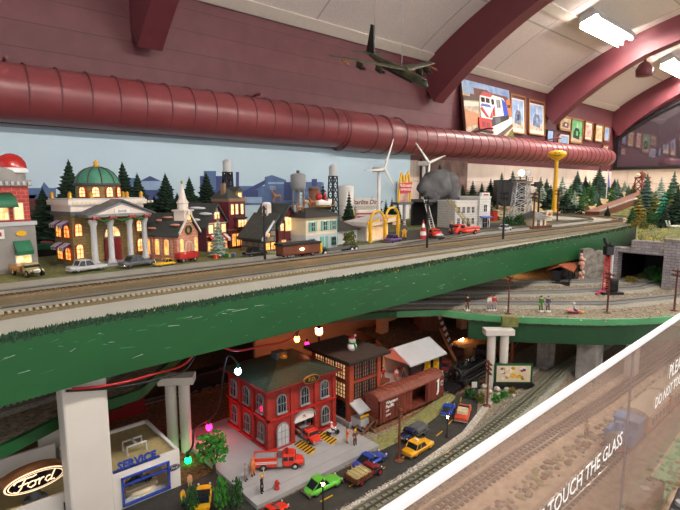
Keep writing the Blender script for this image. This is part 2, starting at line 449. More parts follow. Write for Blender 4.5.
# round duct along the wall
t = thing('air_duct', 'long maroon spiral duct with ring seams running along the wall under the ceiling', 'duct', (0, 2.05, 0))
b = MB()
zc = 1.877; prof = [(-1.5, .1, zc), (1.80, .1, zc), (1.84, .104, zc-.006)]
def ringx(x, r, z, n=28): return [(x, r*math.cos(2*PI*k/n), z+r*math.sin(2*PI*k/n)) for k in range(n)]
def seams(b, x, x1):
    while x < x1:
        r, z = (.1, zc-.003*max(0, x)) if x < 1.8 else (.0895, 1.848+.0045*(x-2.26))
        b.rings([ringx(x-.0035, r, z), ringx(x-.001, r+.0028, z), ringx(x+.001, r+.0028, z), ringx(x+.0035, r, z)], 'duct_seam', cap0=False, cap1=False, smooth=False)
        x += .098
b.rings([ringx(-1.5, .1, zc), ringx(1.80, .1, 1.868)], 'duct_paint'); x = -1.45
seams(b, -1.42, 1.75)
b.build('duct_run', t)
b = MB(); b.rings([ringx(1.78, .104, 1.866), ringx(1.86, .107, 1.862), ringx(2.22, .104, 1.856), ringx(2.28, .092, 1.848)], 'duct_paint')
for x in (1.80, 2.0, 2.12, 2.25): b.rings([ringx(x-.006, .104, 1.86), ringx(x, .1105, 1.86), ringx(x+.006, .104, 1.86)], 'duct_seam', cap0=False, cap1=False)
b.build('joint_sleeve', t)
b = MB(); b.rings([ringx(2.26, .09, 1.848), ringx(5.42, .088, 1.862), ringx(5.55, .078, 1.862), ringx(5.60, .05, 1.862), ringx(5.61, .01, 1.862)], 'duct_paint'); seams(b, 2.36, 5.4)
b.build('duct_run', t)
for x in (.3, 1.3, 3.3, 4.4):
    b = MB(); b.tube([(x, .30, 1.95), (x, .02, 1.99), (x, -.02, 1.985)], .006, 'duct_paint'); b.build('hanger_strap', t)

# fluorescent fixtures on the vault
def fixture(X, Y, label, n=0):
    Z = arc(Y)-.026; a0 = math.atan2(Y-CY, arc(Y)-CZ)
    t = thing('fluorescent_light', label, 'ceiling light', (X, Y, Z), 0, 'ceiling lights'); t.rotation_euler = (-a0, 0, 0)
    b = MB(); b.prism([(-.045, .024), (.045, .024), (.07, -.03), (.076, -.072), (.070, -.072), (.06, -.034), (-.06, -.034), (-.070, -.072), (-.076, -.072), (-.07, -.03)], 'yz', -.37, .37, 'fixture_grey'); b.build('housing', t)
    for y in (-.036, .036):
        b = MB(); b.cyl((-.36, y, -.056), (.36, y, -.056), .0125, 'tube_light', n=10); b.build('tube', t)
    return t
fixture(4.18, 1.62, 'twin tube fluorescent light on the ceiling between the second and third arches')
fixture(6.0, 1.62, 'twin tube fluorescent light farther off, before the last arch')
fixture(4.32, -.35, 'twin tube fluorescent light out over the far end of the aisle')
fixture(6.0, -.35, 'unseen twin tube light added over the aisle to brighten the far wall')  # extra fixture out of view, added to brighten the far wall
fixture(2.1, -.35, 'twin tube fluorescent light out over the middle of the aisle')
fixture(.55, -.35, 'twin tube fluorescent light over the near end of the aisle')
dr = ray(644, 76); alarm_at = CAM+dr*3
while alarm_at.z < arc(alarm_at.y)-.19: alarm_at += dr*.01
t = thing('smoke_alarm', 'small maroon can shaped fitting hanging from the ceiling by the third arch', 'fitting', alarm_at)
b = MB(); b.lathe([(.03, 0), (.07, .0), (.075, .06), (.05, .11), (.02, .13)], 'maroon_beam', n=14); b.build('can', t)
b = MB(); b.cyl((0, 0, .12), (0, 0, .20), .012, 'maroon_beam'); b.build('stem', t)
# ------------------------------------------------------------------ painted sky board behind the upper shelf
YB = 2.10; XE = aty(410, 180, YB).x
t = thing('backdrop_board', 'pale blue sky board with blue painted factories behind the model town', 'backdrop', (0, YB, 0))
b = MB(); b.box(-1.6, XE, 0, .02, ZU, 1.766, 'sky_board'); b.build('panel', t)
b = MB(); b.box(-1.6, XE, -.008, .03, 1.762, 1.774, 'sky_frame'); b.build('top_rail', t, 'grey top rail')
b = MB()
def mp(x0, x1, y0, y1, m, d=.001, poly=None):
    p = [aty(x, y, YB-d) for x, y in (poly or ((x0, y1), (x1, y1), (x1, y0), (x0, y0)))]
    b.prism([(q.x, q.z) for q in p], 'xz', -d, 0, m)
mp(5, 18, 155, 205, 'mural_blue'); mp(5, 18, 155, 162, 'mural_navy', .002)
for q in ((28, 56, 188, 215), (20, 40, 195, 215)): mp(*q, 'mural_blue')
mp(0, 0, 0, 0, 'mural_blue', .0012, ((34, 200), (44, 182), (56, 196), (60, 215), (30, 215)))
mp(0, 0, 0, 0, 'mural_navy', .0014, ((134, 184), (150, 176), (172, 186), (175, 210), (134, 210)))
mp(137, 162, 181, 190, 'mural_pale', .002); mp(125, 139, 178, 205, 'mural_blue', .002)
mp(200, 232, 176, 200, 'mural_navy'); mp(204, 216, 171, 190, 'mural_blue', .002)
mp(236, 239, 172, 200, 'mural_navy'); mp(238, 300, 186, 205, 'mural_blue')
mp(0, 0, 0, 0, 'mural_navy', .002, ((240, 193), (265, 180), (267, 183), (243, 197)))
mp(0, 0, 0, 0, 'mural_blue', .0022, ((265, 192), (265, 177), (272, 175), (286, 180), (288, 192)))
mp(246, 258, 190, 200, 'mural_navy', .003); mp(268, 284, 182, 184, 'mural_pale', .003); mp(270, 276, 186, 190, 'mural_pale', .003)
mp(245, 262, 197, 203, 'mural_pale', .0034); mp(284, 292, 182, 200, 'mural_navy', .003)
mp(304, 322, 182, 200, 'mural_blue'); mp(312, 317, 179, 186, 'mural_navy', .002)
b.build('painted_factories', t, 'painted blue factory skyline')
# photo of a rock face fixed to the cream wall
p0 = aty(422, 160, 2.33); p1 = aty(466, 199, 2.33)
b = MB(); b.box(p0.x, p1.x, 2.325, 2.349, p1.z-.06, p0.z+.01, 'rock_photo'); one('rock_photograph', b, 'large brownish photograph of bare rock fixed to the cream wall behind the grey mound', 'photograph')
p0 = aty(398, 181, 2.08); p1 = aty(409, 205, 2.08)
t = thing('notice_panel', 'small pinkish picture card leaning at the end of the blue sky board', 'card', (p0.x, 2.08, 0))
b = MB(); b.box(0, p1.x-p0.x, 0, .008, ZU, p0.z, 'white'); b.build('card', t)
b = MB(); b.box(.012, p1.x-p0.x-.012, -.002, 0, p0.z-.13, p0.z-.015, 'art_red'); b.build('picture', t)

# ------------------------------------------------------------------ upper shelf
FASC = [(-.75, .70), (0, .735), (.2, .757), (.36, .760), (.57, .765), (.88, .775), (1.37, .80), (1.82, .82), (2.225, .834), (2.6, .856), (2.9, .894)]
def fy(x):
    for (a, p), (c, q) in zip(FASC, FASC[1:]):
        if x <= c: return p+(q-p)*(x-a)/(c-a)
    return FASC[-1][1]
ENDC = [(2.9, .894), (3.1, .96), (3.3, 1.1)]
def ribbon0(b, pts, w, z0, z1, m):
    b.rings([[(p.x, p.y+w, z0), (p.x, p.y+w, z1), (p.x, p.y-w, z1), (p.x, p.y-w, z0)] for p in pts], m, smooth=False)
t = thing('upper_shelf', 'upper layout shelf with a thick scuffed green front board carrying the model town', 'shelf')
b = MB(); edge = FASC+ENDC+[(4.3, 1.15), (XF, 1.15), (XF, YW), (-.75, YW)]
b.prism([(x, y+(.012 if i < 11 else 0)) for i, (x, y) in enumerate(edge)], 'xy', ZU-.024, ZU, 'deck_grey'); b.build('deck', t)
b = MB(); rr = []
for (x, y) in FASC+ENDC[1:]:
    zb = ZU-.081
    rr.append([(x, y, zb), (x, y, ZU+.002), (x+.004, y+.018, ZU+.002), (x+.004, y+.018, zb)])
b.rings(rr, 'green_paint', smooth=False); x = .05
while x < 2.7:
    L = rnd.uniform(.004, .022)*(1.8 if rnd.random() < .15 else 1); z = ZU-rnd.uniform(.006, .07); d = rnd.uniform(-.003, .004)
    if rnd.random() < .5: z = ZU-.012-rnd.random()*.01
    w = rnd.uniform(.0003, .0009)
    b.quad((x, fy(x)-.0004, z), (x+L, fy(x+L)-.0004, z+d), (x+L*.9, fy(x+L*.9)-.0004, z+d+w), (x+.003, fy(x)-.0004, z+w), 'grey_light' if rnd.random() < .3 else 'green_scuff')
    x += rnd.uniform(.002, .016)
b.build('front_board', t, 'green front board with pale scuffs and worn paint')
g = MB(); ribbon0(g, [Vector((x, fy(x)+.018)) for x in [-.6+.1*i for i in range(35)]], .0165, ZU, ZU+.0038, 'turf'); g.build('turf_backing', t)
# rough green turf strip stuck along the front edge
b = MB(); x = -.5
while x < 2.9:
    for q in range(9):
        y = fy(x)+.001+rnd.random()*.034; h = rnd.uniform(.005, .0090); w = rnd.uniform(.0025, .005); a = rnd.random()*PI
        c, s = math.cos(a)*w, math.sin(a)*w
        b.add([(x-c, y-s, ZU), (x+c, y+s, ZU), (x-s*.8, y+c*.8, ZU), (x+rnd.uniform(-.003, .003), y+rnd.uniform(-.003, .003), ZU+h)], [(0,1,3), (1,2,3), (2,0,3)], 'turf_yellow' if rnd.random() < (.05 if x > .8 else .012) else 'turf')
    x += .0028
b.build('turf_strip', t, 'ragged dark green turf strip', stuff=True)
# town ground: grass with a paved street along the figures
g = MB(); g.box(-.6, 3.1, 1.205, 2.12, ZU, ZU+.003, 'grass_ground'); g.build('town_lawn', t)
g = MB(); g.box(-.6, 3.0, 1.13, 1.215, ZU, ZU+.0035, 'concrete_pale'); g.box(1.3, 3.0, 1.21, 1.50, ZU, ZU+.0040, 'asphalt'); g.build('sidewalk', t)
one_shelf = t

# ------------------------------------------------------------------ tracks
def path_arc(c, r, a0, a1, n=16): return [(c[0]+r*math.cos(R(a0+(a1-a0)*i/n)), c[1]+r*math.sin(R(a0+(a1-a0)*i/n))) for i in range(n+1)]
def resample(pts, step):
    out = [Vector(pts[0])]; acc = 0; p = Vector(pts[0])
    for q in pts[1:]:
        q = Vector(q)
        while (q-p).length+1e-9 >= step-acc:
            d = (q-p).normalized(); p = p+d*(step-acc); out.append(p.copy()); acc = 0
        acc += (q-p).length; p = q
    return out
def frames(pts):
    fr = []
    for i, p in enumerate(pts):
        d = (pts[min(i+1, len(pts)-1)]-pts[max(i-1, 0)]).normalized(); fr.append((p, d, Vector((-d.y, d.x))))
    return fr
def ribbon(b, pts, w, z0, z1, m, slope=.0):
    rr = [[(*(p+n*(w+slope))[:], z0), (*(p+n*w)[:], z1), (*(p-n*w)[:], z1), (*(p-n*(w+slope))[:], z0)] for p, d, n in frames(pts)]
    b.rings(rr, m, smooth=False)
def track(name, label, pts, z, gauge=.026, tie='tie_tan', bed='ballast_grey', bw=.027, three=True, spacing=.0095, bedh=.005, tl=1.55, rail='rail_steel', tieh=.003, tw=.0024):
    pts = [Vector(p) for p in pts]
    fine = resample(pts, .03); t = thing(name, label, 'railway track', (fine[0].x, fine[0].y, z)); o = Vector((fine[0].x, fine[0].y))
    P = [p-o for p in fine]
    b = MB(); ribbon(b, P, bw, 0, bedh, bed, .008); b.build('roadbed', t)
    b = MB()
    for p, d, n in frames(resample([q-o for q in pts], spacing)):
        b.T = Matrix.Translation((p.x, p.y, bedh)) @ Matrix.Rotation(math.atan2(d.y, d.x), 4, 'Z')
        b.box(-tw, tw, -gauge/2*tl, gauge/2*tl, 0, tieh, tie)
    b.build('ties', t, stuff=True)
    for s in ((-1, 0, 1) if three else (-1, 1)):
        b = MB(); rr = []
        for p, d, n in frames(P):
            q = p+n*gauge/2*s; w = n*.0013
            rr.append([(*(q+w)[:], bedh+tieh), (*(q+w*.8)[:], bedh+tieh+.0042), (*(q-w*.8)[:], bedh+tieh+.0042), (*(q-w)[:], bedh+tieh)])
        b.rings(rr, rail if s else 'rail_dark', smooth=False); b.build('rail', t)
    return t
LC = (3.1, 1.62)
def loop(y, a1=150): r = LC[1]-y; return [(-.7, y), (LC[0]-.2, y)]+path_arc(LC, r, -90, a1-90, 20)
track('railway_track', 'front track on the upper shelf, nearest the green turf edge', loop(.925), ZU, bed='ballast_tan', tie='tie_tan', bw=.034)
track('railway_track', 'brown ballasted track on the upper shelf just in front of the toy town sidewalk', loop(1.08), ZU, bed='ballast_brown', tie='tie_brown', bw=.042)
track('railway_track', 'short inner track curving round the steel light tower', [(1.25, 1.10), (1.6, 1.16), (1.95, 1.24), (2.9, 1.25)]+path_arc(LC, .37, -90, 60, 14), ZU, bed='ballast_grey', tie='tie_brown', bw=.024)
g = MB(); ribbon(g, [Vector((-.6, 1.0)), Vector((3.0, 1.0))], .036, ZU, ZU+.0042, 'ballast_tan'); g.build('track_ballast', one_shelf)
g = MB(); ribbon(g, [Vector((x, fy(x)+.075)) for x in [-.6+.2*i for i in range(18)]], .052, ZU, ZU+.003, 'shoulder_grey'); g.build('pale_shoulder', one_shelf)

# ------------------------------------------------------------------ middle shelf
MEDGE = [(-.7, .76), (.07, .80), (.16, .85), (.29, .872), (.34, .93), (.42, 1.01), (.52, 1.07), (.62, 1.12), (.76, 1.10), (.86, 1.03), (.957, .99), (1.07, .935), (1.166, .87), (1.1925, .784), (1.237, .715), (1.2855, .65), (1.3485, .58), (1.4105, .512), (1.4887, .45), (1.5757, .40), (1.75, .33), (2.3, .26)]
t = thing('middle_shelf', 'middle layout shelf with a light green edge running under the upper shelf', 'shelf')
b = MB(); b.prism([(x, y+.005) for x, y in MEDGE]+[(4.2, .265), (4.2, 1.9), (1.3, 1.9), (1.05, 1.35), (.6, 1.32), (.3, 1.14), (-.7, 1.0)], 'xy', ZM-.02, ZM, 'gravel_tan'); b.build('deck', t)
me = resample(MEDGE, .02)
def band(sel, zb, m, nm, lb):
    b = MB(); b.rings([[(p.x-n.x*.004, p.y-n.y*.004, zb), (p.x-n.x*.004, p.y-n.y*.004, ZM+.001), (p.x+n.x*.004, p.y+n.y*.004, ZM+.001), (p.x+n.x*.004, p.y+n.y*.004, zb)] for p, d, n in frames([q for q in me if sel(q.x)])], m, smooth=False); b.build(nm, t, lb)
band(lambda x: x < 1.06, ZM-.017, 'green_paint', 'shaded_edge', 'edge board with its shade painted dark green')  # shaded stretch of the edge, its shade put into a darker green
band(lambda x: x > 1.03, ZM-.016, 'green_light', 'edge_band', 'light green edge band')  # the same edge in lighter green where light reaches it
b = MB(); rr = [[(p.x+n.x*.006, p.y+n.y*.006, ZM-.075), (p.x+n.x*.006, p.y+n.y*.006, ZM-.016), (p.x+n.x*.016, p.y+n.y*.016, ZM-.016), (p.x+n.x*.016, p.y+n.y*.016, ZM-.075)] for p, d, n in frames([q for q in me if q.x > 1.19])]
b.rings(rr, 'green_dark', smooth=False); b.build('skirt_board', t, 'dark green skirt board')
b = MB()
for k in range(1500):
    x = rnd.uniform(1.2, 2.6); y = rnd.uniform(.3, .9); s = rnd.uniform(.0015, .004)
    lo = [q for q in me if abs(q.x-x) < .05]
    if lo and y < min(q.y for q in lo)+.006: continue
    b.ball((x, y, ZM+.001), (s, s*.8, s*.7), rnd.choice(['stone', 'gravel_white', 'moss', 'gravel_tan']), 5, 3)
b.build('loose_gravel', t, stuff=True)
MT = dict(bed='ballast_grey', tie='ballast_grey', bw=.036, rail='grey')
track('railway_track', 'track on the middle shelf nearest its light green edge', [(-.3, .88), (.2, .97), (.5, 1.16), (.7, 1.19), (.95, 1.09), (1.16, .95), (1.38, .76), (1.60, .565), (1.92, .435), (2.4, .36), (4.0, .34)], ZM, **MT)
track('railway_track', 'middle of the three tracks on the middle shelf', [(.9, 1.16), (1.25, 1.06), (1.50, .86), (1.66, .735), (1.93, .585), (2.37, .555), (4.0, .54)], ZM, **MT)
track('railway_track', 'track on the middle shelf that runs into the dark stone portal', [(1.05, 1.25), (1.45, 1.16), (1.70, .93), (1.88, .79), (2.1, .64), (2.5, .62), (4.0, .62)], ZM, **MT)

# ------------------------------------------------------------------ lower table
t = thing('lower_table', 'lower layout table with a road, gravel and tracks behind the clear guard', 'table')
b = MB(); b.box(-.6, 4.0, .16, 2.2, ZL-.03, ZL-.002, 'ply_brown'); b.box(-.6, 4.0, .15, .165, ZL-.15, ZL, 'green_dark'); b.build('table_board', t)
for x in (-.5, 1.2, 3.0):
    for y in (.25, 2.1):
        b = MB(); b.box(x-.03, x+.03, y-.03, y+.03, 0, ZL-.03, 'ply_brown'); b.build('leg', t)
b = MB(); b.box(-.6, 4.0, .80, 2.19, ZL-.002, ZL+.001, 'dirt_brown'); b.build('back_ground', t)
b = MB(); b.box(-.6, 4.0, .495, .80, ZL-.002, ZL, 'gravel_tan'); b.box(-.6, 4.0, .165, .505, ZL-.002, ZL-.0003, 'sand_tan'); b.build('gravel_ground', t)
b = MB(); rd = [(-.3, .625), (.45, .625), (.7, .622), (.86, .635), (.97, .665), (1.08, .73), (1.25, .85)]
ribbon(b, resample(rd, .03), .047, ZL, ZL+.0018, 'asphalt'); 
b.box(-.3, .44, .665, .83, ZL, ZL+.0016, 'asphalt'); b.build('road', t, 'dark asphalt road')
for p, d, n in frames(resample(rd, .068))[2:]:
    if p.x > 1.1: continue
    b = MB(); b.T = Matrix.Translation((p.x, p.y-.004, ZL+.0022)) @ Matrix.Rotation(math.atan2(d.y, d.x), 4, 'Z'); b.box(-.014, .014, -.0012, .0012, -.0005, .0003, 'yellow'); b.build('lane_dash', t, 'yellow lane dash')
b = MB(); ribbon(b, [Vector(p) for p in ((-.3, .572), (.68, .572), (.9, .592), (1.1, .65), (1.3, .66), (1.5, .70))], .008, ZL, ZL+.003, 'gravel_white'); b.build('white_gravel', t)
b = MB()
ribbon(b, [Vector(p) for p in ((.70, .692), (.80, .69), (.95, .715), (1.04, .745))], .014, ZL, ZL+.008, 'moss', .012)
b.build('grass_bank', t, 'mossy grass bank')
b = MB()
for k in range(500):
    x = rnd.uniform(.3, 2.0); y = rnd.choice([rnd.uniform(.2, .25), rnd.uniform(.37, .41), rnd.uniform(.495, .52)]); s = rnd.uniform(.0012, .0035)
    b.ball((x, y, ZL+.001), (s, s, s*.6), rnd.choice(['stone', 'gravel_white', 'gravel_tan', 'dirt_brown']), 5, 3)
for k in range(1300):
    x = rnd.uniform(.25, 1.3); y = .572+rnd.uniform(-.01, .012)+(max(0, x-.75)**2)*.3; s = rnd.uniform(.0008, .002)
    b.ball((x, y, ZL+.003), (s, s, s*.7), rnd.choice(['gravel_white', 'gravel_white', 'stone']), 5, 3)
b.build('loose_gravel', t, stuff=True)
b = MB()
for x0, x1, y0, y1 in ((.55, 1.1, .385, .418), (1.0, 1.5, .19, .27), (.5, .9, .20, .26), (1.1, 2.0, .37, .41)):
    for k in range(160):
        x = rnd.uniform(x0, x1); y = rnd.uniform(y0, y1); s = rnd.uniform(.004, .009)
        b.ball((x, y, ZL), (s, s, s*.55), rnd.choice(['moss', 'dirt_brown', 'gravel_tan']), 6, 4)
b.build('scrub_clumps', t, stuff=True)
b = MB(); b.box(.85, 2.2, .17, .205, ZL, ZL+.002, 'green_light'); b.build('green_border', t, 'pale green painted border')
LT = dict(bed='ballast_green', tie='tie_dark', bw=.022, gauge=.025, tl=1.45, spacing=.0145, tw=.0032)
track('railway_track', 'three rail track between the road and the clear guard, running into the grey arches', [(.1, .545), (.70, .545), (.90, .555), (1.18, .585), (1.45, .625), (1.75, .64), (2.6, .66)], ZL, **LT)
track('railway_track', 'outer three rail track seen through the guard, beside the first track', [(.3, .462), (.9, .462), (1.3, .448), (2.6, .44)], ZL, **{**LT, 'tie': 'tie_brown', 'bed': 'sand_tan'})
track('railway_track', 'nearest track seen through the guard, under the blue tank engine', [(.4, .335), (2.6, .335)], ZL, **{**LT, 'tie': 'tie_brown', 'bed': 'sand_tan'})
track('railway_track', 'track under the brown boxcar beside the road', [(.75, .757), (1.24, .757), (1.36, .78), (1.6, .86)], ZL, **{**LT, 'tie': 'tie_brown', 'bed': 'dirt_brown'})
track('railway_track', 'dark track under the shelves behind the white columns', [(-.3, 1.25), (.7, 1.2), (1.5, 1.2), (2.5, .95)], ZL, **{**LT, 'tie': 'tie_brown', 'bed': 'dirt_brown'})

# ------------------------------------------------------------------ clear guard in front
t = thing('acrylic_guard', 'clear plastic guard sheet with a top edge painted white as if lit and white warning letters', 'guard', (0, .188, 0), R(1.554))
b = MB(); b.box(-.3, .6885, -.002, .002, .9, 1.346, 'clear_sheet'); b.build('sheet', t)
b = MB(); b.box(.6905, 1.62, -.002, .002, .9, 1.346, 'clear_sheet'); b.build('sheet', t)
b = MB(); b.bbox(-.3, 1.62, -.0030, .0030, 1.3435, 1.350, 'lit_edge_white', .001); b.build('painted_lit_edge', t, 'top edge painted white as if lit')  # white strip paints the light caught in the sheet's top edge
b = MB(); b.box(.6888, .6902, -.0009, .0009, .9, 1.344, 'joint_blue'); b.build('joint_strip', t)
b = MB(); b.text('PLEASE DO NOT TOUCH THE GLASS', .026, 'letter_white', XZ(.662, -.0032, 1.233), .0004, align='RIGHT', sx=.95); b.build('warning_letters', t, 'white warning letters')
b = MB(); b.text('DO NOT TOUCH THE GLASS', .024, 'letter_white', XZ(.802, -.0032, 1.234), .0004, align='LEFT', sx=.95); b.build('warning_letters', t, 'white warning letters')
b = MB(); b.text('PLEASE', .032, 'letter_white', XZ(.868, -.0032, 1.264), .0004, align='LEFT', sx=1); b.build('warning_letters', t, 'white warning letters')
# ------------------------------------------------------------------ kits: vehicles, trees, poles, people
def sring(x, w, z0, z1, n=14, e=.5):
    zm, h = (z0+z1)/2, (z1-z0)/2
    f = lambda c: math.copysign(abs(c)**e, c)
    return [(x, w*f(math.cos(2*PI*k/n)), zm+h*f(math.sin(2*PI*k/n))) for k in range(n)]
def wheel_part(t, x, y, r, w=None, hub='chrome', name='wheel'):
    w = w or r*.55
    b = MB(); b.cyl((x, y-w/2, r), (x, y+w/2, r), r, 'tyre', n=14)
    s = 1 if y > 0 else -1
    o = b.build(name, t)
    b = MB(); b.cyl((x, y+s*w/2, r), (x, y+s*(w/2+r*.08), r), r*.55, hub, n=10); b.build('hubcap', o); return o
def car(label, loc, rz, L=.10, color='red', style='sedan', cat='car', name='car', roof=None, group=None):
    t = thing(name, label, cat, loc, rz, group)
    W = L*.20; r = L*.066; zb = r*.65; zt = L*.185; H = L*.31
    b = MB(); S = dict(
        sedan=[(-.5, .80, .30, .80), (-.47, .95, .08, .95), (-.3, 1, 0, 1), (0, 1, 0, 1), (.25, 1, 0, .98), (.44, .93, .05, .90), (.5, .80, .2, .72)],
        coupe=[(-.5, .5, .15, .45), (-.46, .8, .05, .65), (-.34, .97, 0, .9), (-.1, 1, 0, 1), (.2, .95, 0, .98), (.38, .88, 0, .88), (.47, .72, .1, .72), (.5, .5, .2, .55)],
        sports=[(-.5, .75, .2, .78), (-.44, .95, .05, .86), (-.2, 1, 0, .84), (.1, .97, 0, .80), (.36, .93, 0, .66), (.5, .74, .08, .40)])[{'taxi': 'sedan', 'convertible': 'sedan'}.get(style, style)]
    b.rings([sring(x*L, w*W, zb+(zt-zb)*a, zb+(zt-zb)*c) for x, w, a, c in S], color)
    if style in ('coupe', 'sedan', 'taxi'):
        for sx in (-.31, .31):
            for sy in (-1, 1): b.ball((sx*L, sy*W*.86, zb+r*.9), (L*.1, W*.2, r*1.0), color, 10, 6)
    b.build('body', t)
    if style != 'convertible':
        G = dict(sedan=[(-.30, .85, .0), (-.22, .8, 1), (.06, .8, 1), (.17, .86, .0)], coupe=[(-.40, .7, .0), (-.24, .74, .95), (-.02, .74, 1), (.10, .8, .0)], sports=[(-.34, .78, .0), (-.14, .72, 1), (.0, .72, 1), (.20, .82, .0)])[{'taxi': 'sedan'}.get(style, style)]
        g = MB(); lo = zt*.93; hi = H*(1 if style != 'sports' else .86)
        rr = [[(x*L, -w*W, z), (x*L, w*W, z)] for x, w, z in ((G[0][0], G[0][1], lo), (G[1][0], G[1][1], hi), (G[2][0], G[2][1], hi), (G[3][0], G[3][1], lo))]
        (a0, a1), (b0, b1), (c0, c1), (d0, d1) = rr
        g.add([a0, a1, b0, b1, c0, c1, d0, d1], [(0,2,3,1), (2,4,5,3), (4,6,7,5), (0,6,4,2), (1,3,5,7), (0,1,7,6)], 'car_glass'); g.build('windows', t)
        q = MB(); k = .9
        q.bbox(b0[0]-.012*L, c0[0]+.012*L, -W*.80, W*.80, hi-.006*L, hi+.02*L, roof or color, .006*L)
        for s in (-1, 1):
            for u, v in ((a0, b0), (d0, c0)): q.tube([(u[0], s*abs(u[1]), u[2]), (v[0], s*abs(v[1]), v[2])], .011*L, roof or color, 5)
            q.tube([(-.09*L, s*W*.86, lo), (-.09*L, s*W*.81, hi)], .010*L, roof or color, 5)
        q.build('roof', t)
    else:
        g = MB(); g.bbox(-.30*L, .10*L, -W*.74, W*.74, zt*.98, zt*1.03, 'cream', .004); g.build('seats', t)
        for x in (-.2, -.02):
            g = MB(); g.bbox(x*L-.02*L, x*L+.02*L, -W*.68, W*.68, zt, zt*1.35, 'cream', .0015); g.build('seat_back', t)
        g = MB(); g.add([(.14*L, -W*.78, zt), (.14*L, W*.78, zt), (.09*L, W*.7, zt*1.5), (.09*L, -W*.7, zt*1.5), (.15*L, -W*.78, zt), (.15*L, W*.78, zt), (.10*L, W*.7, zt*1.5), (.10*L, -W*.7, zt*1.5)], [(0,1,2,3), (7,6,5,4), (3,2,6,7), (0,3,7,4), (1,5,6,2)], 'car_glass'); g.build('windshield', t)
    for sx, sg in ((.5, 1), (-.5, -1)):
        q = MB(); q.bbox(sx*L-.02*L, sx*L+.02*L, -W*.92, W*.92, zb+L*.0, zb+.035*L, 'chrome', .008*L); q.build('bumper', t)
    for s in (-1, 1):
        q = MB(); q.ball((.485*L, s*W*.68, zb+(zt-zb)*.62), (.02*L, .028*L, .028*L), 'white', 8, 6); q.build('headlight', t)
        q = MB(); q.ball((-.49*L, s*W*.7, zb+(zt-zb)*.6), (.014*L, .024*L, .02*L), 'red', 8, 6); q.build('tail_light', t)
        for x in (-.31, .31): wheel_part(t, x*L, s*W*.90, r)
    if style == 'taxi':
        q = MB(); q.bbox(-.1*L, -.04*L, -.05*L, .05*L, H+.015*L, H+.06*L, 'white', .004*L); q.build('roof_sign', t)
        for s in (-1, 1):
            q = MB()
            for i in range(10): q.box((-.3+.06*i)*L, (-.27+.06*i)*L, s*W*1.0-.0004, s*W*1.0+.0004, zb+(zt-zb)*.55, zb+(zt-zb)*.68, 'black')
            q.build('checker_stripe', t)
    return t
def truck(label, loc, rz, L=.11, cab='red', bed='wood_brown', load=None, cat='truck', name='truck', fender=None, stake=False, letters=None, hub='chrome'):
    t = thing(name, label, cat, loc, rz); W = L*.19; r = L*.085
    b = MB(); b.bbox(-.48*L, .42*L, -W*.45, W*.45, r*.9, r*1.25, 'black', .002); b.build('chassis', t)
    b = MB(); b.bbox(-.5*L, .06*L, -W*1.1, W*1.1, r*1.4, r*1.6, bed, .001)
    if not load: b.bbox(-.5*L, .06*L, -W*1.1, W*1.1, r*1.6, r*2.9, bed, .002)
    b.build('cargo_bed', t)
    if stake:
        for s in (-1, 1):
            q = MB()
            for k in range(3): q.box(-.5*L, .06*L, s*W*1.1-.001, s*W*1.1+.001, r*(1.65+k*.5), r*(1.95+k*.5), bed)
            for k in range(5): q.box((-.49+.13*k)*L, (-.47+.13*k)*L, s*W*1.1-.0016, s*W*1.1+.0016, r*1.5, r*3.1, bed)
            q.build('stake_side', t)
        q = MB()
        for k in range(3): q.box(-.503*L, -.49*L, -W*1.1, W*1.1, r*(1.65+k*.5), r*(1.95+k*.5), bed)
        q.box(-.504*L, -.489*L, -W*.05, W*.05, r*1.5, r*3.1, bed); q.build('tailgate', t)
    if load:
        q = MB(); q.bbox(-.485*L, .045*L, -W*1.02, W*1.02, r*1.6, r*3.35, load, .004)
        for k in range(4 if load == 'cloth_tan' else 0): q.cyl(((-.4+.13*k)*L, -W*1.0, r*3.35), ((-.4+.13*k)*L, W*1.0, r*3.35), .0015, load, n=6)
        q.build('load', t)
    b = MB(); b.bbox(.09*L, .26*L, -W*.85, W*.85, r*1.1, r*3.0, cab, .003); b.bbox(.08*L, .255*L, -W*.88, W*.88, r*3.0, r*3.7, cab, .003); b.build('cab', t)
    q = MB(); q.bbox(.11*L, .262*L, -W*.9, W*.9, r*2.45, r*3.2, 'car_glass', .001); q.build('windows', t)
    b = MB(); b.rings([sring(.25*L, W*.6, r*1.2, r*2.4, e=.6), sring(.44*L, W*.52, r*1.2, r*2.25, e=.6), sring(.47*L, W*.42, r*1.3, r*2.1, e=.6)], cab); b.build('hood', t)
    b = MB(); b.bbox(.468*L, .478*L, -W*.36, W*.36, r*1.2, r*2.1, 'chrome', .001); b.build('grille', t)
    for s in (-1, 1):
        q = MB(); q.tube([(.20*L, s*W*.85, r*1.1), (.27*L, s*W*.85, r*1.9), (.35*L, s*W*.85, r*2.1), (.42*L, s*W*.85, r*1.9), (.46*L, s*W*.85, r*1.3)], r*.22, fender or cab, 6); q.build('fender', t)
        q = MB(); q.ball((.46*L, s*W*.68, r*1.9), r*.24, 'white', 8, 6); q.build('headlight', t)
        wheel_part(t, .35*L, s*W*.85, r, hub=hub); wheel_part(t, -.3*L, s*W*.9, r, hub=hub)
    if letters:
        q = MB(); q.text(letters, r*1.0, 'letter_white', XZ(-.22*L, -W*1.1-.0006, r*2.25), .0005); q.build('door_letters', t)
    return t
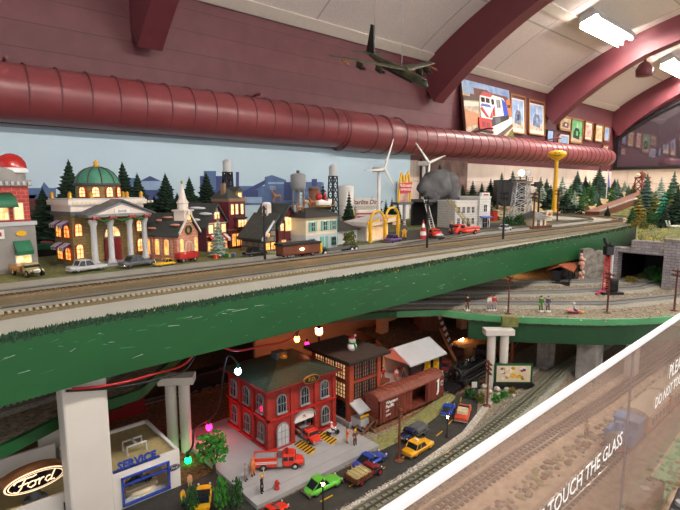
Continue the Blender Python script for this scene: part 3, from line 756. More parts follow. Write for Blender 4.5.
def fire_engine(label, loc, rz, L=.115, style='pumper', ladder=None):
    t = thing('fire_engine', label, 'fire truck', loc, rz); W = L*.15; r = L*.07; z0 = r*.9
    b = MB()
    if style == 'pumper':
        b.bbox(-.5*L, -.02*L, -W, W, z0, z0+.17*L, 'red_bright', .003); b.bbox(-.49*L, -.46*L, -W, W, z0+.17*L, z0+.21*L, 'red_bright', .001)
        for s in (-1, 1): b.bbox(-.49*L, -.02*L, s*W*.92-.0012, s*W*.92+.0012, z0+.17*L, z0+.205*L, 'red_bright', .0006)
        b.build('hose_body', t)
        q = MB(); q.bbox(-.02*L, .08*L, -W*.98, W*.98, z0, z0+.20*L, 'chrome', .001); q.build('pump_panel', t, 'bare metal pump panel')
        q = MB(); q.bbox(.08*L, .34*L, -W, W, z0, z0+.25*L, 'red_bright', .004); q.build('cab', t)
        for s in (-1, 1):
            for x in (.10, .21):
                q = MB(); q.bbox(x*L, (x+.09)*L, s*W-.0006, s*W+.0006, z0+.13*L, z0+.21*L, 'car_glass', .0003); q.build('side_window', t)
        q = MB(); q.bbox(.337*L, .345*L, -W*.85, W*.85, z0+.13*L, z0+.22*L, 'car_glass', .001); q.build('windshield', t)
        q = MB(); q.rings([sring(.33*L, W*.95, z0, z0+.14*L), sring(.48*L, W*.86, z0, z0+.11*L), sring(.5*L, W*.75, z0+.01*L, z0+.09*L)], 'red_bright'); q.build('hood', t)
        for s in (-1, 1):
            q = MB(); q.box(-.49*L, -.03*L, s*W-.0008, s*W+.0008, z0+.085*L, z0+.10*L, 'white'); q.box(-.49*L, -.03*L, s*W-.0008, s*W+.0008, z0+.115*L, z0+.13*L, 'white'); q.build('white_stripe', t)
        q = MB(); q.bbox(.14*L, .2*L, -W*.7, W*.7, z0+.25*L, z0+.28*L, 'red_dark', .001); q.build('light_bar', t)
        q = MB(); q.bbox(-.47*L, -.04*L, -W*.8, W*.8, z0+.168*L, z0+.185*L, 'grey', .001); q.build('hose_bed', t)
    else:
        b.bbox(-.5*L, .10*L, -W, W, z0, z0+.15*L, 'red_bright', .003); b.build('body', t)
        q = MB(); q.rings([sring(.10*L, W, z0, z0+.20*L), sring(.13*L, W, z0, z0+.24*L), sring(.34*L, W, z0, z0+.24*L), sring(.46*L, W*.98, z0-.02*L, z0+.14*L), sring(.5*L, W*.85, z0, z0+.10*L)], 'red_bright'); q.build('cab', t)
        q = MB(); q.bbox(.36*L, .425*L, -W*.8, W*.8, z0+.13*L, z0+.205*L, 'car_glass', .002)
        q.build('windshield', t)
        for s in (-1, 1):
            q = MB(); q.bbox(.17*L, .33*L, s*W-.0008, s*W+.0008, z0+.13*L, z0+.21*L, 'car_glass', .0004); q.build('side_window', t)
            q = MB(); q.box(-.49*L, .1*L, s*W-.0006, s*W+.0006, z0+.06*L, z0+.075*L, 'white'); q.build('white_stripe', t)
    q = MB(); q.bbox(.485*L, .52*L, -W*.9, W*.9, z0-.01*L, z0+.025*L, 'chrome', .001); q.build('bumper', t)
    for s in (-1, 1):
        q = MB(); q.ball((.49*L, s*W*.65, z0+.06*L), .014*L, 'white', 8, 6); q.build('headlight', t)
        wheel_part(t, .33*L, s*W*.9, r); wheel_part(t, -.29*L, s*W*.9, r)
    if ladder:
        x0, z1, ang, ln, m = ladder
        q = MB(); q.cyl((x0*L, 0, z0+.14*L), (x0*L, 0, z0+.22*L), .05*L, 'grey_dark'); q.build('turntable', t)
        q = MB(); a = R(ang); dx, dz = math.cos(a)*ln*L, math.sin(a)*ln*L
        for s in (-1, 1):
            for h in (0, .045): q.tube([(x0*L, s*W*.45, z0+(.2+h)*L), (x0*L+dx, s*W*.38, z0+(.2+h)*L+dz)], .008*L, m, 5)
        for k in range(15):
            f = k/14; q.tube([(x0*L+dx*f, -W*.43, z0+.2*L+dz*f), (x0*L+dx*f, W*.43, z0+.2*L+dz*f)], .006*L, m, 4)
            for s in (-1, 1): q.tube([(x0*L+dx*f, s*W*.42, z0+.2*L+dz*f), (x0*L+dx*min(1, f+.07), s*W*.42, z0+.245*L+dz*min(1, f+.07))], .005*L, m, 4)
        q.build('ladder', t)
    return t

# trees: proto meshes shared by copies
def conifer_mesh(seed, m, h=1, w=.36, tiers=11, droop=.32, dens=9, name='foliage'):
    g = random.Random(seed); b = MB()
    for i in range(tiers):
        f = i/(tiers-1); z = .10+.84*f; rr = w*(1-f)**.85*(.85+.3*g.random())+.015; n = max(5, int(dens*(1.25-f)))
        a0 = g.random()*7
        for k in range(n):
            a = a0+2*PI*k/n+g.uniform(-.2, .2); q = rr*g.uniform(.75, 1.12); wd = .30*q+.014; c, s = math.cos(a), math.sin(a)
            zt = z+.08*(1-f*.5)
            tip = (c*q, s*q, z-droop*q*g.uniform(.5, 1.2)); 
            L_ = (c*q*.55-s*wd, s*q*.55+c*wd, z-.02*g.random()); R_ = (c*q*.55+s*wd, s*q*.55-c*wd, z-.02*g.random())
            b.add([(0, 0, zt), L_, tip, R_, (c*q*.4, s*q*.4, z-.1*(1-f)-.02)], [(0,1,2), (0,2,3), (1,4,2), (4,3,2), (0,4,1), (0,3,4)], m)
    b.add([(0, .02, .90), (.018, -.01, .90), (-.018, -.01, .90), (0, 0, 1.0)], [(0,1,3), (1,2,3), (2,0,3)], m)
    for v in range(len(b.v)): b.v[v] = tuple(x*h for x in b.v[v])
    return b
def bush_mesh(seed, m, n=190, r=.5, sz=.085, top=None):
    g = random.Random(seed); b = MB()
    for k in range(n):
        a = g.random()*2*PI; u = g.random()**.4; z = g.uniform(-.75, 1)
        q = math.sqrt(max(0, 1-z*z))
        c = (r*q*u*math.cos(a), r*q*u*math.sin(a), r*z*u+r*.78); s = sz*g.uniform(.7, 1.3)
        vs = []
        for i in range(6):
            d = Vector((g.gauss(0, 1), g.gauss(0, 1), g.gauss(0, 1))).normalized()*s
            vs.append((c[0]+d.x, c[1]+d.y, c[2]+d.z))
        b.add(vs, [(0,1,2), (1,2,3), (2,3,4), (3,4,5), (4,5,0), (5,0,1), (0,2,4), (1,3,5)], m)
    return b
TREE = {}
def tree(kind, label, loc, h, group=None, w=1.0, cat='tree'):
    if kind not in TREE:
        sp = {'spruce': ('leaf_dark', .30, 13, .32, 10), 'pine': ('leaf_mid', .30, 11, .3, 9), 'blue': ('leaf_blue', .27, 14, .3, 11), 'olive': ('leaf_olive', .32, 10, .25, 9), 'gold': ('leaf_gold', .30, 10, .25, 9), 'teal': ('leaf_teal', .30, 10, .3, 8), 'frost': ('leaf_frost', .27, 13, .3, 10), 'bottle': ('leaf_dark', .24, 22, -.15, 16)}[kind]
        TREE[kind] = [(conifer_mesh(11*i+len(kind), sp[0], 1, sp[1], sp[2], sp[3], sp[4]).mesh('foliage')) for i in range(3)]
        tb = MB(); tb.cyl((0, 0, 0), (0, 0, .85), .022, 'bark', .006, 6); TREE[kind].append(tb.mesh('trunk'))
    i = rnd.randrange(3)
    t = thing({'spruce': 'spruce_tree', 'blue': 'blue_spruce', 'frost': 'frosted_tree', 'bottle': 'bottle_brush_tree'}.get(kind, 'pine_tree'), label, cat, loc, rnd.random()*6, group)
    t.scale = (h*w, h*w, h)
    for nm, me in (('foliage', TREE[kind][i]), ('trunk', TREE[kind][3])):
        o = bpy.data.objects.new(nm, me); COL.objects.link(o); o.parent = t
    return t
BUSH = {}
def bush(m, label, loc, s, group=None, trunk=0, name='bush', cat='bush', sz=(1, 1, 1)):
    if m not in BUSH: BUSH[m] = [bush_mesh(5*i+3, m).mesh('foliage') for i in range(2)]
    t = thing(name, label, cat, loc, rnd.random()*6, group); t.scale = (s*sz[0], s*sz[1], s*sz[2])
    o = bpy.data.objects.new('foliage', BUSH[m][rnd.randrange(2)]); COL.objects.link(o); o.parent = t; o.location = (0, 0, trunk)
    if trunk:
        b = MB(); b.tube([(0, 0, 0), (.02, 0, trunk*.6), (0, .01, trunk+.4)], .05, 'bark', 6, rs=[.06, .045, .03])
        for k in range(4): b.tube([(.01, 0, trunk*.7), (.25*math.cos(k*1.6), .25*math.sin(k*1.6), trunk+.3)], .025, 'bark', 5)
        b.build('trunk', t)
    return t
def pole(label, loc, h, m='wood_brown', rz=0, arms=2, group=None, base=True):
    t = thing('telegraph_pole', label, 'utility pole', loc, rz, group)
    b = MB(); b.cyl((0, 0, 0), (0, 0, h), h*.024, m, h*.018, 8)
    if base: b.lathe([(h*.09, 0), (h*.085, h*.012), (h*.03, h*.02), (h*.018, h*.05)], m, n=12)
    b.build('post', t)
    for k in range(arms):
        z = h*(.95-.10*k)
        q = MB(); q.box(-h*.022, h*.022, -h*.15, h*.15, z-h*.014, z+h*.014, m)
        for y in (-.12, -.05, .05, .12): q.cyl((0, h*y, z+h*.012), (0, h*y, z+h*.035), h*.009, m, n=6)
        q.build('crossarm', t)
    return t
def street_lamp(label, loc, h, lit=True):
    t = thing('street_lamp', label, 'street lamp', loc)
    b = MB(); b.lathe([(h*.10, 0), (h*.10, h*.02), (h*.05, h*.05), (h*.03, h*.12), (h*.022, h*.8), (h*.03, h*.82)], 'black', n=10); b.build('post', t)
    b = MB(); b.lathe([(h*.03, h*.82), (h*.055, h*.90), (h*.05, h*.93)], 'lamp_warm' if lit else 'white', n=8); b.build('lantern', t, 'lit lantern')
    b = MB(); b.lathe([(h*.075, h*.925), (h*.04, h*.965), (h*.008, h*1.0), (h*.004, h*1.04)], 'black', n=8); b.build('cap', t)
    return t
# little people: one skinned body, coloured by where the clothing ends
def person(label, loc, h, rz=0, top='denim', bottom='black', head='skin', hat=None, hair='hair_brown', pose='stand', base=None, hold=None, shoes='black', cat='person', group=None):
    t = thing('person', label, cat, loc, rz, group)
    P = {'pelvis': (0, 0, .50), 'chest': (0, 0, .70), 'neck': (0, 0, .815), 'head': (.005, 0, .875), 'crown': (.0, 0, .955)}
    arms = {'stand': ((-.13, .02, .60), (-.12, .06, .45)), 'wave': ((-.17, .02, .82), (-.14, .05, 1.0)), 'reach': ((-.13, .10, .62), (-.10, .22, .66)), 'hips': ((-.19, .0, .62), (-.11, .05, .53)), 'sit': ((-.13, .06, .58), (-.08, .18, .56))}
    pl = arms['stand'] if pose == 'wave' else arms[pose]
    pr = arms[pose]
    verts = [P['pelvis'], P['chest'], P['neck'], P['head'], P['crown']]; edges = [(0, 1), (1, 2), (2, 3), (3, 4)]
    rad = [.085, .095, .042, .062, .048]; who = ['b', 't', 'h', 'h', 'h']
    for s, ar in ((-1, pl), (1, pr)):
        k = len(verts)
        sh = (s*.105, 0, .775); el = (s*-ar[0][0], -ar[0][1], ar[0][2]); ha = (s*-ar[1][0], -ar[1][1], ar[1][2])
        d = Vector(ha)-Vector(el); tip = tuple(Vector(ha)+d.normalized()*.055)
        verts += [sh, el, ha, tip]; edges += [(1, k), (k, k+1), (k+1, k+2), (k+2, k+3)]; rad += [.05, .038, .028, .024]; who += ['t', 't', 'h', 'h']
    for s in (-1, 1):
        k = len(verts)
        if pose == 'sit': lg = [(s*.06, -.02, .46), (s*.07, -.22, .44), (s*.07, -.24, .22), (s*.07, -.33, .20)]
        else: lg = [(s*.055, 0, .44), (s*.07, -.015 if s > 0 else .02, .26), (s*.075, 0, .045), (s*.085, -.085, .03)]
        verts += lg; edges += [(0, k), (k, k+1), (k+1, k+2), (k+2, k+3)]; rad += [.07, .052, .036, .032]; who += ['b', 'b', 's', 's']
    me = bpy.data.meshes.new('body'); me.from_pydata([tuple(c*h for c in v) for v in verts], edges, [])
    o = bpy.data.objects.new('body', me); COL.objects.link(o)
    o.modifiers.new('s', 'SKIN'); o.modifiers['s'].use_smooth_shade = True
    for i, sv in enumerate(me.skin_vertices[0].data): sv.radius = (rad[i]*h, rad[i]*h*(.75 if i in (0, 1) else 1)); sv.use_root = (i == 0)
    m2 = o.modifiers.new('d', 'SUBSURF'); m2.levels = 1
    dg = bpy.context.evaluated_depsgraph_get(); dg.update()
    nm = bpy.data.meshes.new_from_object(o.evaluated_get(dg)); nm.name = 'body'
    o.modifiers.clear(); o.data = nm; bpy.data.meshes.remove(me)
    nm.materials.clear()
    for m in (top, bottom, head, shoes): nm.materials.append(MATS[m])
    key = {'t': 0, 'b': 1, 'h': 2, 's': 3}; VV = [Vector(v)*h for v in verts]
    for p in nm.polygons:
        c = p.center; i = min(range(len(VV)), key=lambda j: (VV[j]-c).length-rad[j]*h*.6); p.material_index = key[who[i]]; p.use_smooth = True
    o.parent = t
    q = MB()
    if hat:
        q.lathe([(.095*h, .925*h), (.07*h, .93*h), (.062*h, .965*h), (.03*h, 1.0*h), (.001, 1.005*h)], hat, n=10); q.build('hat', t)
    else:
        q.ball((0, .012*h, .945*h), (.062*h, .062*h, .045*h), hair, 8, 6); q.build('hair', t)
    q = MB(); q.ball((0, -.062*h, .89*h), (.012*h, .018*h, .014*h), head, 6, 4); q.build('nose', t)
    if base:
        q = MB(); q.box(-.14*h, .14*h, -.14*h, .1*h, -.002, .002, base); q.build('stand', t)
    if hold:
        q = MB(); hx = pr[1]
        q.cyl((-hx[0]*h, -hx[1]*h, hx[2]*h-.1*h), (-hx[0]*h, -hx[1]*h, hx[2]*h+.22*h), .02*h, hold, n=6); q.build('held_tool', t)
    return t
# ------------------------------------------------------------------ model town on the upper shelf
def win(t, x, z, w, h, y=0, frame='red', pane='lit_window', arch=True, nx=2, nz=3, side=0, depth=.003, sill=None, name='window'):
    """one window on a wall facing -y (side 0), -x (side -1) or +x (side 1); x is along the wall"""
    b = MB()
    b.T = {0: Matrix.Translation((0, y, 0)), -1: Matrix.Translation((y, 0, 0)) @ Matrix.Rotation(-PI/2, 4, 'Z'), 1: Matrix.Translation((y, 0, 0)) @ Matrix.Rotation(PI/2, 4, 'Z')}[side]
    k = .0022 if w < .03 else .003
    def shape(g):
        a = w/2+g
        if arch: return [(x-a, z-g), (x+a, z-g)]+[(x+a*math.cos(R(i*30)), z+h-w/2+a*math.sin(R(i*30))) for i in range(7)]
        return [(x-a, z-g), (x+a, z-g), (x+a, z+h+g), (x-a, z+h+g)]
    g = MB(); g.T = b.T; g.prism(shape(0), 'xz', -depth-.0004, -depth+.0006, pane)
    b.prism(shape(k), 'xz', -depth, .001, frame)
    for i in range(1, nx): b.box(x-w/2+w*i/nx-.0005, x-w/2+w*i/nx+.0005, -depth-.0012, -depth, z, z+h, frame)
    for i in range(1, nz): b.box(x-w/2, x+w/2, -depth-.0012, -depth, z+h*i/nz-.0005, z+h*i/nz+.0005, frame)
    if sill: b.box(x-w/2-.003, x+w/2+.003, -depth-.003, 0, z-.004, z-.001, sill)
    o = b.build(name, t); g.build('pane', o); return o
def gable(t, w, d, h, r, wall, roof, over=.006, th=.004, x0=0, y0=0, rname='roof', axis='y'):
    """walls with the gable facing -y; roof slabs on top"""
    b = MB(); b.prism([(x0-w/2, 0), (x0+w/2, 0), (x0+w/2, h), (x0, h+r), (x0-w/2, h)], 'xz', y0, y0+d, wall); b.build('walls', t)
    q = MB(); e = over; sl = r/(w/2)
    q.prism([(x0-w/2-e, h-e*sl), (x0, h+r), (x0+w/2+e, h-e*sl), (x0+w/2+e, h-e*sl+th), (x0, h+r+th*1.3), (x0-w/2-e, h-e*sl+th)], 'xz', y0-e, y0+d+e, roof); return q.build(rname, t)
def hip(t, x0, x1, y0, y1, z, r, m, inset=.35, over=.006, name='roof'):
    q = MB(); x0 -= over; x1 += over; y0 -= over; y1 += over; i = min(x1-x0, y1-y0)/2*(inset/.5)
    i = min(x1-x0, y1-y0)/2
    if x1-x0 > y1-y0: a, c = (x0+i, (y0+y1)/2, z+r), (x1-i, (y0+y1)/2, z+r)
    else: a, c = ((x0+x1)/2, y0+i, z+r), ((x0+x1)/2, y1-i, z+r)
    v = [(x0, y0, z), (x1, y0, z), (x1, y1, z), (x0, y1, z), a, c]
    if x1-x0 > y1-y0: f = [(0,1,5,4), (1,2,5), (2,3,4,5), (3,0,4), (3,2,1,0)]
    else: f = [(0,1,4), (1,2,5,4), (2,3,5), (3,0,4,5), (3,2,1,0)]
    q.add(v, f, m); return q.build(name, t)
def awning(t, x, z, w, d, h, m, y=0, stripes=None, side=0):
    q = MB()
    q.T = {0: Matrix.Translation((0, y, 0)), -1: Matrix.Translation((y, 0, 0)) @ Matrix.Rotation(-PI/2, 4, 'Z')}[side]
    n = 6
    for i in range(n):
        a, c = x-w/2+w*i/n, x-w/2+w*(i+1)/n
        q.prism([(0, z+h), (0, z+h-.003), (-d, z-.002), (-d, z-.006), (-d-.001, z+.002)], 'yz', a, c, (stripes if stripes and i % 2 else m))
    return q.build('awning', t)

# toy store at the left edge
S = .0024; Pc = at(39, 271)
t = thing('toy_store', 'grey and red brick village store with green awnings and red dome, at left edge', 'model building', (Pc.x, Pc.y, ZU), R(13), sc=1.15)
b = MB(); b.box(-.25, 0, 0, .13, 0, .10, 'porcelain_grey'); b.box(-.253, .003, -.003, .133, .098, .106, 'grey_light'); b.build('ground_floor', t)
b = MB(); b.box(-.245, -.006, .004, .128, .106, .178, 'store_brick'); b.build('upper_floor', t, 'red brick upper floor')
b = MB(); b.box(-.25, -.001, -.002, .132, .178, .190, 'porcelain_grey')
b.prism([(-.17, .19), (-.17, .205)]+[(-.10+.07*math.cos(R(180-20*i))*1, .203+.016*math.sin(R(180-20*i))) for i in range(10)]+[(-.03, .205), (-.03, .19)], 'xz', -.004, .01, 'porcelain_grey')
for i in range(24): b.box(-.248+.0104*i, -.243+.0104*i, -.006, 0, .180, .187, 'grey_light')
b.build('parapet', t)
b = MB(); b.lathe([(.030, 0), (.030, .006), (.026, .010), (.026, .0101)], 'snow', (-.024, .03, .205), 18); b.cyl((-.024, .03, .188), (-.024, .03, .206), .024, 'porcelain_grey', n=16); b.build('dome_band', t, 'white dome band')
b = MB(); b.lathe([(.028, .2), (.026, .212), (.019, .222), (.008, .228), (.001, .229)], 'red', (-.024, .03, .015), 18); b.build('dome', t, 'red dome')
b = MB(); b.rings([[(-.15+.11*f, y, z) for y, z in ((0, .165), (-.02, .155), (-.032, .138), (-.030, .136), (-.016, .15), (0, .158))] for f in (0, .25, .5, .75, 1)], 'green_roof'); b.prism([(0, .165), (-.02, .155), (-.032, .136), (0, .136)], 'yz', -.041, -.039, 'green_roof'); b.build('awning', t, 'big green rounded awning')
for i in range(5): win(t, -.20+.026*i, .112, .018, .022, .004, 'cream', 'lit_window', False, 2, 1)
for x in (-.055, -.028): win(t, x, .112, .014, .030, .004, 'cream', 'lit_window', False, 2, 2)
for x in (-.14, -.11): win(t, x, .167, .014, .010, .004, 'white', 'lit_window', False, 2, 1)
b = MB(); b.box(-.20, -.06, -.006, 0, .074, .092, 'white'); b.box(-.195, -.065, -.0065, -.0055, .079, .087, 'red'); b.build('fascia_sign', t)
win(t, -.10, .0, .045, .066, 0, 'green_roof', 'lit_orange', True, 3, 3, name='shop_door')
win(t, -.028, .01, .026, .026, 0, 'white', 'lit_window', False, 2, 2)
awning(t, -.028, .045, .032, .014, .022, 'green_roof')
b = MB(); b.prism([(-.028+.010*math.cos(R(i*45)), .082+.006*math.sin(R(i*45))) for i in range(8)], 'xz', -.003, 0, 'yellow'); b.build('plaque', t)

# bank with green dome
Pc = at(112, 264)
t = thing('domed_bank', 'brown brick bank with grey columned porch and a green dome', 'model building', (Pc.x, Pc.y, ZU), R(15)); W = .098; D = .085
b = MB(); b.box(-W, W, 0, D, .004, .135, 'bank_brick'); b.build('walls', t)
b = MB(); b.box(-W-.004, W+.004, -.006, D+.004, 0, .006, 'grey'); b.box(-.072, .082, -.045, 0, 0, .010, 'grey'); b.box(-.07, .08, -.055, -.045, 0, .005, 'grey'); b.build('plinth', t)
b = MB()
b.box(-W-.005, W+.005, -.006, D+.005, .132, .142, 'grey_dark'); b.box(-W-.003, W+.003, -.004, D+.003, .142, .158, 'porcelain_white'); b.box(-W-.010, W+.010, -.010, D+.010, .158, .170, 'porcelain_white'); b.box(-W-.007, W+.007, -.007, D+.007, .170, .174, 'grey_light')
for i in range(21): b.box(-W+.011*i, -W+.011*i+.006, -.0115, -.006, .160, .166, 'cream')
b.build('cornice', t)
for x, y in ((-W, 0), (W, 0), (W, D), (-W, D), (.055, .0), (-.045, .0)):
    b = MB(); b.lathe([(.006, 0), (.006, .004), (.004, .006), (.006, .011), (.003, .016), (.0001, .018)], 'gold', (x, y, .174), 8); b.build('finial', t)
b = MB(); b.lathe([(.052, 0), (.052, .034)], 'bank_brick', (.0, .045, .172), 20, False); b.build('drum', t)
for k in range(5):
    a = R(-160+35*k); f = win(t, 0, .178, .016, .024, -.0525, 'red', 'lit_window', True, 2, 3)
    f.location = (0, .045, 0); f.rotation_euler = (0, 0, a+PI/2)
b = MB(); b.lathe([(.056, 0), (.058, .004), (.056, .008)], 'slate', (0, .045, .205), 20); b.build('dome_rim', t)
b = MB(); b.lathe([(.054, 0), (.050, .014), (.040, .028), (.027, .037), (.011, .042), (.001, .043)], 'dome_green', (0, .045, .212), 24); 
for k in range(10):
    a = 2*PI*k/10; b.tube([(q*math.cos(a), .045+q*math.sin(a), .212+z) for q, z in ((.055, 0), (.051, .014), (.041, .028), (.028, .0375), (.011, .043))], .0016, 'slate', 5)
b.build('dome', t, 'green ribbed dome')
b = MB(); b.lathe([(.007, 0), (.008, .005), (.005, .009), (.007, .014), (.0005, .020)], 'gold', (0, .045, .253), 10); b.build('dome_finial', t)
b = MB(); b.prism([(-.082, .128), (.092, .128), (.095, .133), (.005, .166), (-.085, .133)], 'xz', -.05, 0, 'grey'); b.prism([(-.066, .135), (.076, .135), (.005, .158)], 'xz', -.0515, -.049, 'porcelain_white')
b.prism([(-.092, .131), (.005, .167), (.102, .131), (.102, .135), (.005, .172), (-.092, .135)], 'xz', -.056, 0, 'grey_dark'); b.build('pediment', t)
b = MB(); b.box(-.016, .026, -.0535, -.050, .136, .147, 'white'); b.text('BANK', .009, 'grey_dark', XZ(.005, -.0538, .1415), .0004); b.build('name_plaque', t)
for x in (-.066, -.022, .032, .076):
    b = MB(); b.lathe([(.011, 0), (.011, .006), (.0075, .010), (.0068, .095), (.0095, .102), (.011, .106), (.011, .112)], 'grey_light', (x, -.038, .010), 12); b.build('column', t)
    b = MB()
    for s in (-1, 1): b.prism([(x, .126), (x+s*.009, .131), (x+s*.009, .122)], 'xz', -.056, -.052, 'red')
    b.build('bow', t)
b = MB()
for i in range(3):
    x0, x1 = ((-.066, -.022), (-.022, .032), (.032, .076))[i]
    b.tube([(x0+(x1-x0)*f, -.052, .126-.008*math.sin(PI*f)) for f in (0, .2, .4, .6, .8, 1)], .0035, 'leaf_mid', 6)
b.build('garland', t)
for x in (-.084, .086):
    win(t, x, .082, .016, .030, 0, 'red', 'lit_window', True, 2, 3); win(t, x, .026, .016, .034, 0, 'red', 'lit_window', True, 2, 3)
b = MB(); b.box(-.018, .028, -.004, 0, .010, .068, 'red_dark'); b.box(.004, .006, -.005, -.003, .010, .068, 'black'); b.build('door', t)
win(t, .005, .074, .040, .026, 0, 'grey', 'lit_window', True, 3, 2, name='fanlight')
for z in (.022, .078):
    for y in (-.022, -.060):
        win(t, y, z, .022, .03, -W, 'red', 'lit_orange', True, 2, 3, side=-1); 
        q = awning(t, y, z+.030, .026, .018, .012, 'white', -W, 'purple', -1)

# little brown building with a truck between store and bank
Pc = at(48, 236); Pc = Vector((.42, 1.95, ZU))
t = thing('brown_factory', 'small dark brown brick building standing behind the gap between store and bank', 'model building', (Pc.x, Pc.y, ZU), R(10))
b = MB(); b.box(-.09, .05, 0, .08, 0, .16, 'wood_brown'); b.box(-.093, .053, -.003, .083, .155, .163, 'red_dark'); b.build('walls', t)
for x in (-.06, -.02, .02):
    for z in (.045, .10): win(t, x, z, .022, .03, 0, 'red_dark', 'car_glass', False, 2, 2)
truck('red pickup truck parked behind the gap between store and bank', (.335, 1.74, ZU+.002), R(200), .11, 'red_dark', 'wood_brown')
t = thing('green_fence', 'low green garden wall behind the gap between store and bank', 'fence', (.25, 1.62, ZU+.003), R(10))
b = MB(); b.box(0, .13, 0, .006, 0, .020, 'black'); b.build('base', t); b = MB(); b.box(0, .13, -.001, .007, .02, .036, 'green_roof'); b.build('top_board', t)

# church
Pc = at(192, 262)
t = thing('village_church', 'pink brick village church with snow patched roof and white steeple', 'model building', (Pc.x+.012, Pc.y+.045, ZU), R(27), sc=.92)
gable(t, .095, .13, .082, .055, 'chapel_brick', 'slate', .008)
b = MB()
for y, x, w in ((.02, -.03, .018), (.06, -.012, .02), (.10, -.04, .016), (.09, -.02, .012)):
    z = .082+.055*(1-abs(x)/.0475)+.006; b.ball((x, y, z), (w*.8, w, .004), 'porcelain_pink', 8, 4)
b.build('snow_patches', t)
b = MB(); b.box(-.019, .019, -.004, .034, .115, .150, 'porcelain_white'); b.box(-.023, .023, -.008, .038, .148, .153, 'porcelain_white'); b.build('bell_tower', t)
win(t, 0, .122, .012, .022, -.004, 'gold', 'lit_orange', True, 1, 1)
b = MB(); b.lathe([(.016, 0), (.016, .018), (.019, .020), (.012, .030), (.0075, .05), (.001, .078)], 'porcelain_white', (0, .015, .153), 8, False); b.build('spire', t)
b = MB(); b.lathe([(.0032, 0), (.003, .01)], 'gold', (0, .015, .229), 6); b.build('spire_tip', t)
win(t, 0, .004, .030, .052, 0, 'porcelain_white', 'porcelain_pink', True, 2, 1, name='door')
for x in (-.033, .033): win(t, x, .02, .012, .045, 0, 'porcelain_white', 'lit_orange', True, 1, 2)
b = MB(); pts = [(.012*math.cos(R(i*30)), -.004, .092+.012*math.sin(R(i*30))) for i in range(13)]; b.tube(pts, .003, 'leaf_mid', 5); b.ball((0, -.006, .082), .003, 'red', 6, 4); b.build('wreath', t)
for y in (-.11, -.075, -.04): win(t, y, .02, .014, .045, -.0475, 'porcelain_white', 'lit_orange', True, 1, 2, side=-1)
for y in (-.125, -.0925, -.0575, -.02, -.003):
    b = MB(); b.box(-.052, -.047, -y-.004, -y+.004, 0, .07, 'chapel_brick'); b.build('buttress', t)
b = MB(); b.prism([(-.05, .08), (0, .14), (.05, .08), (.05, .087), (0, .148), (-.05, .087)], 'xz', -.011, -.006, 'porcelain_white'); b.build('gable_trim', t)

# maroon timber shop + tall hotel
Pc = at(222, 252)
t = thing('candy_shop', 'small maroon timbered shop with snowy roof and red awning, beside the church', 'model building', (Pc.x, Pc.y+.03, ZU), R(18))
gable(t, .095, .11, .085, .06, 'porcelain_maroon', 'slate', .010, .006)
b = MB()
for y, x, w_, l_ in ((.02, -.025, .016, .03), (.07, -.012, .014, .04), (.05, -.040, .010, .022), (.03, .02, .012, .03)):
    z = .085+.06*(1-abs(x)/.0475)+.006; b.ball((x, y, z), (w_*.8, l_, .005), 'snow', 8, 4)
b.build('snow_patches', t)
for x, z, w, h in ((-.028, .06, .016, .024), (0, .06, .02, .030), (.028, .06, .016, .024), (0, .105, .018, .018)): win(t, x, z, w, h, 0, 'cream', 'lit_window', False, 2, 2)
b = MB()
for a, c in (((-.047, .05), (.047, .05)), ((-.047, .09), (.047, .09)), ((-.0, .09), (0, .14))): b.tube([(a[0], -.003, a[1]), (c[0], -.003, c[1])], .002, 'cream', 4)
b.build('timbering', t)
awning(t, 0, .038, .08, .022, .016, 'red', 0, 'snow')
for x in (-.025, .025): win(t, x, .006, .03, .026, 0, 'cream', 'lit_orange', False, 3, 2, name='shop_window')
Pc = at(246, 250)
t = thing('maroon_hotel', 'tall narrow maroon hotel with lit bay windows and a grey peaked roof', 'model building', (Pc.x, Pc.y+.05, ZU), R(14)); t.scale = (.66, .8, 1.0)
b = MB(); b.box(-.055, .055, 0, .10, 0, .16, 'porcelain_maroon'); b.box(-.060, .060, -.006, .1, .156, .166, 'porcelain_brown'); b.box(-.059, .059, -.004, .1, .062, .067, 'porcelain_brown'); b.build('walls', t)
b = MB(); b.bbox(-.022, .042, -.018, 0, .07, .10, 'porcelain_maroon', .003); b.box(-.025, .045, -.021, 0, .10, .105, 'slate'); b.build('bay', t)
for x in (-.010, .010, .030): win(t, x, .074, .014, .022, -.018, 'porcelain_brown', 'lit_window', False, 1, 2)
for x in (-.035, -.005, .030): win(t, x, .115, .016, .032, 0, 'porcelain_brown', 'lit_window', False, 1, 2)
for x in (-.03, .0, .03): win(t, x, .010, .022, .04, 0, 'porcelain_brown', 'lit_orange', False, 2, 2, name='shop_window')
hip(t, -.06, .02, .0, .10, .166, .036, 'slate'); 
b = MB(); b.box(.005, .05, .01, .06, .166, .188, 'gold'); b.build('cupola', t); win(t, .028, .170, .022, .014, .01, 'porcelain_brown', 'lit_window', False, 2, 1)
b = MB(); b.prism([(.0, .188), (.055, .188), (.028, .205)], 'xz', .005, .065, 'slate'); b.build('cupola_roof', t)
b = MB(); b.box(-.05, -.035, .03, .05, .17, .215, 'porcelain_brown'); b.build('chimney', t)
t = tree('frost', 'frosted toy Christmas tree with a yellow star, in front of the maroon shop', at(219, 258)+Vector((0, 0, .003)), .118)
b = MB(); b.prism([(.055*(1 if i % 2 else .45)*math.sin(i*PI/5), .99+.055*(1 if i % 2 else .45)*math.cos(i*PI/5)) for i in range(10)], 'xz', -.015, .015, 'yellow'); b.build('star', t)

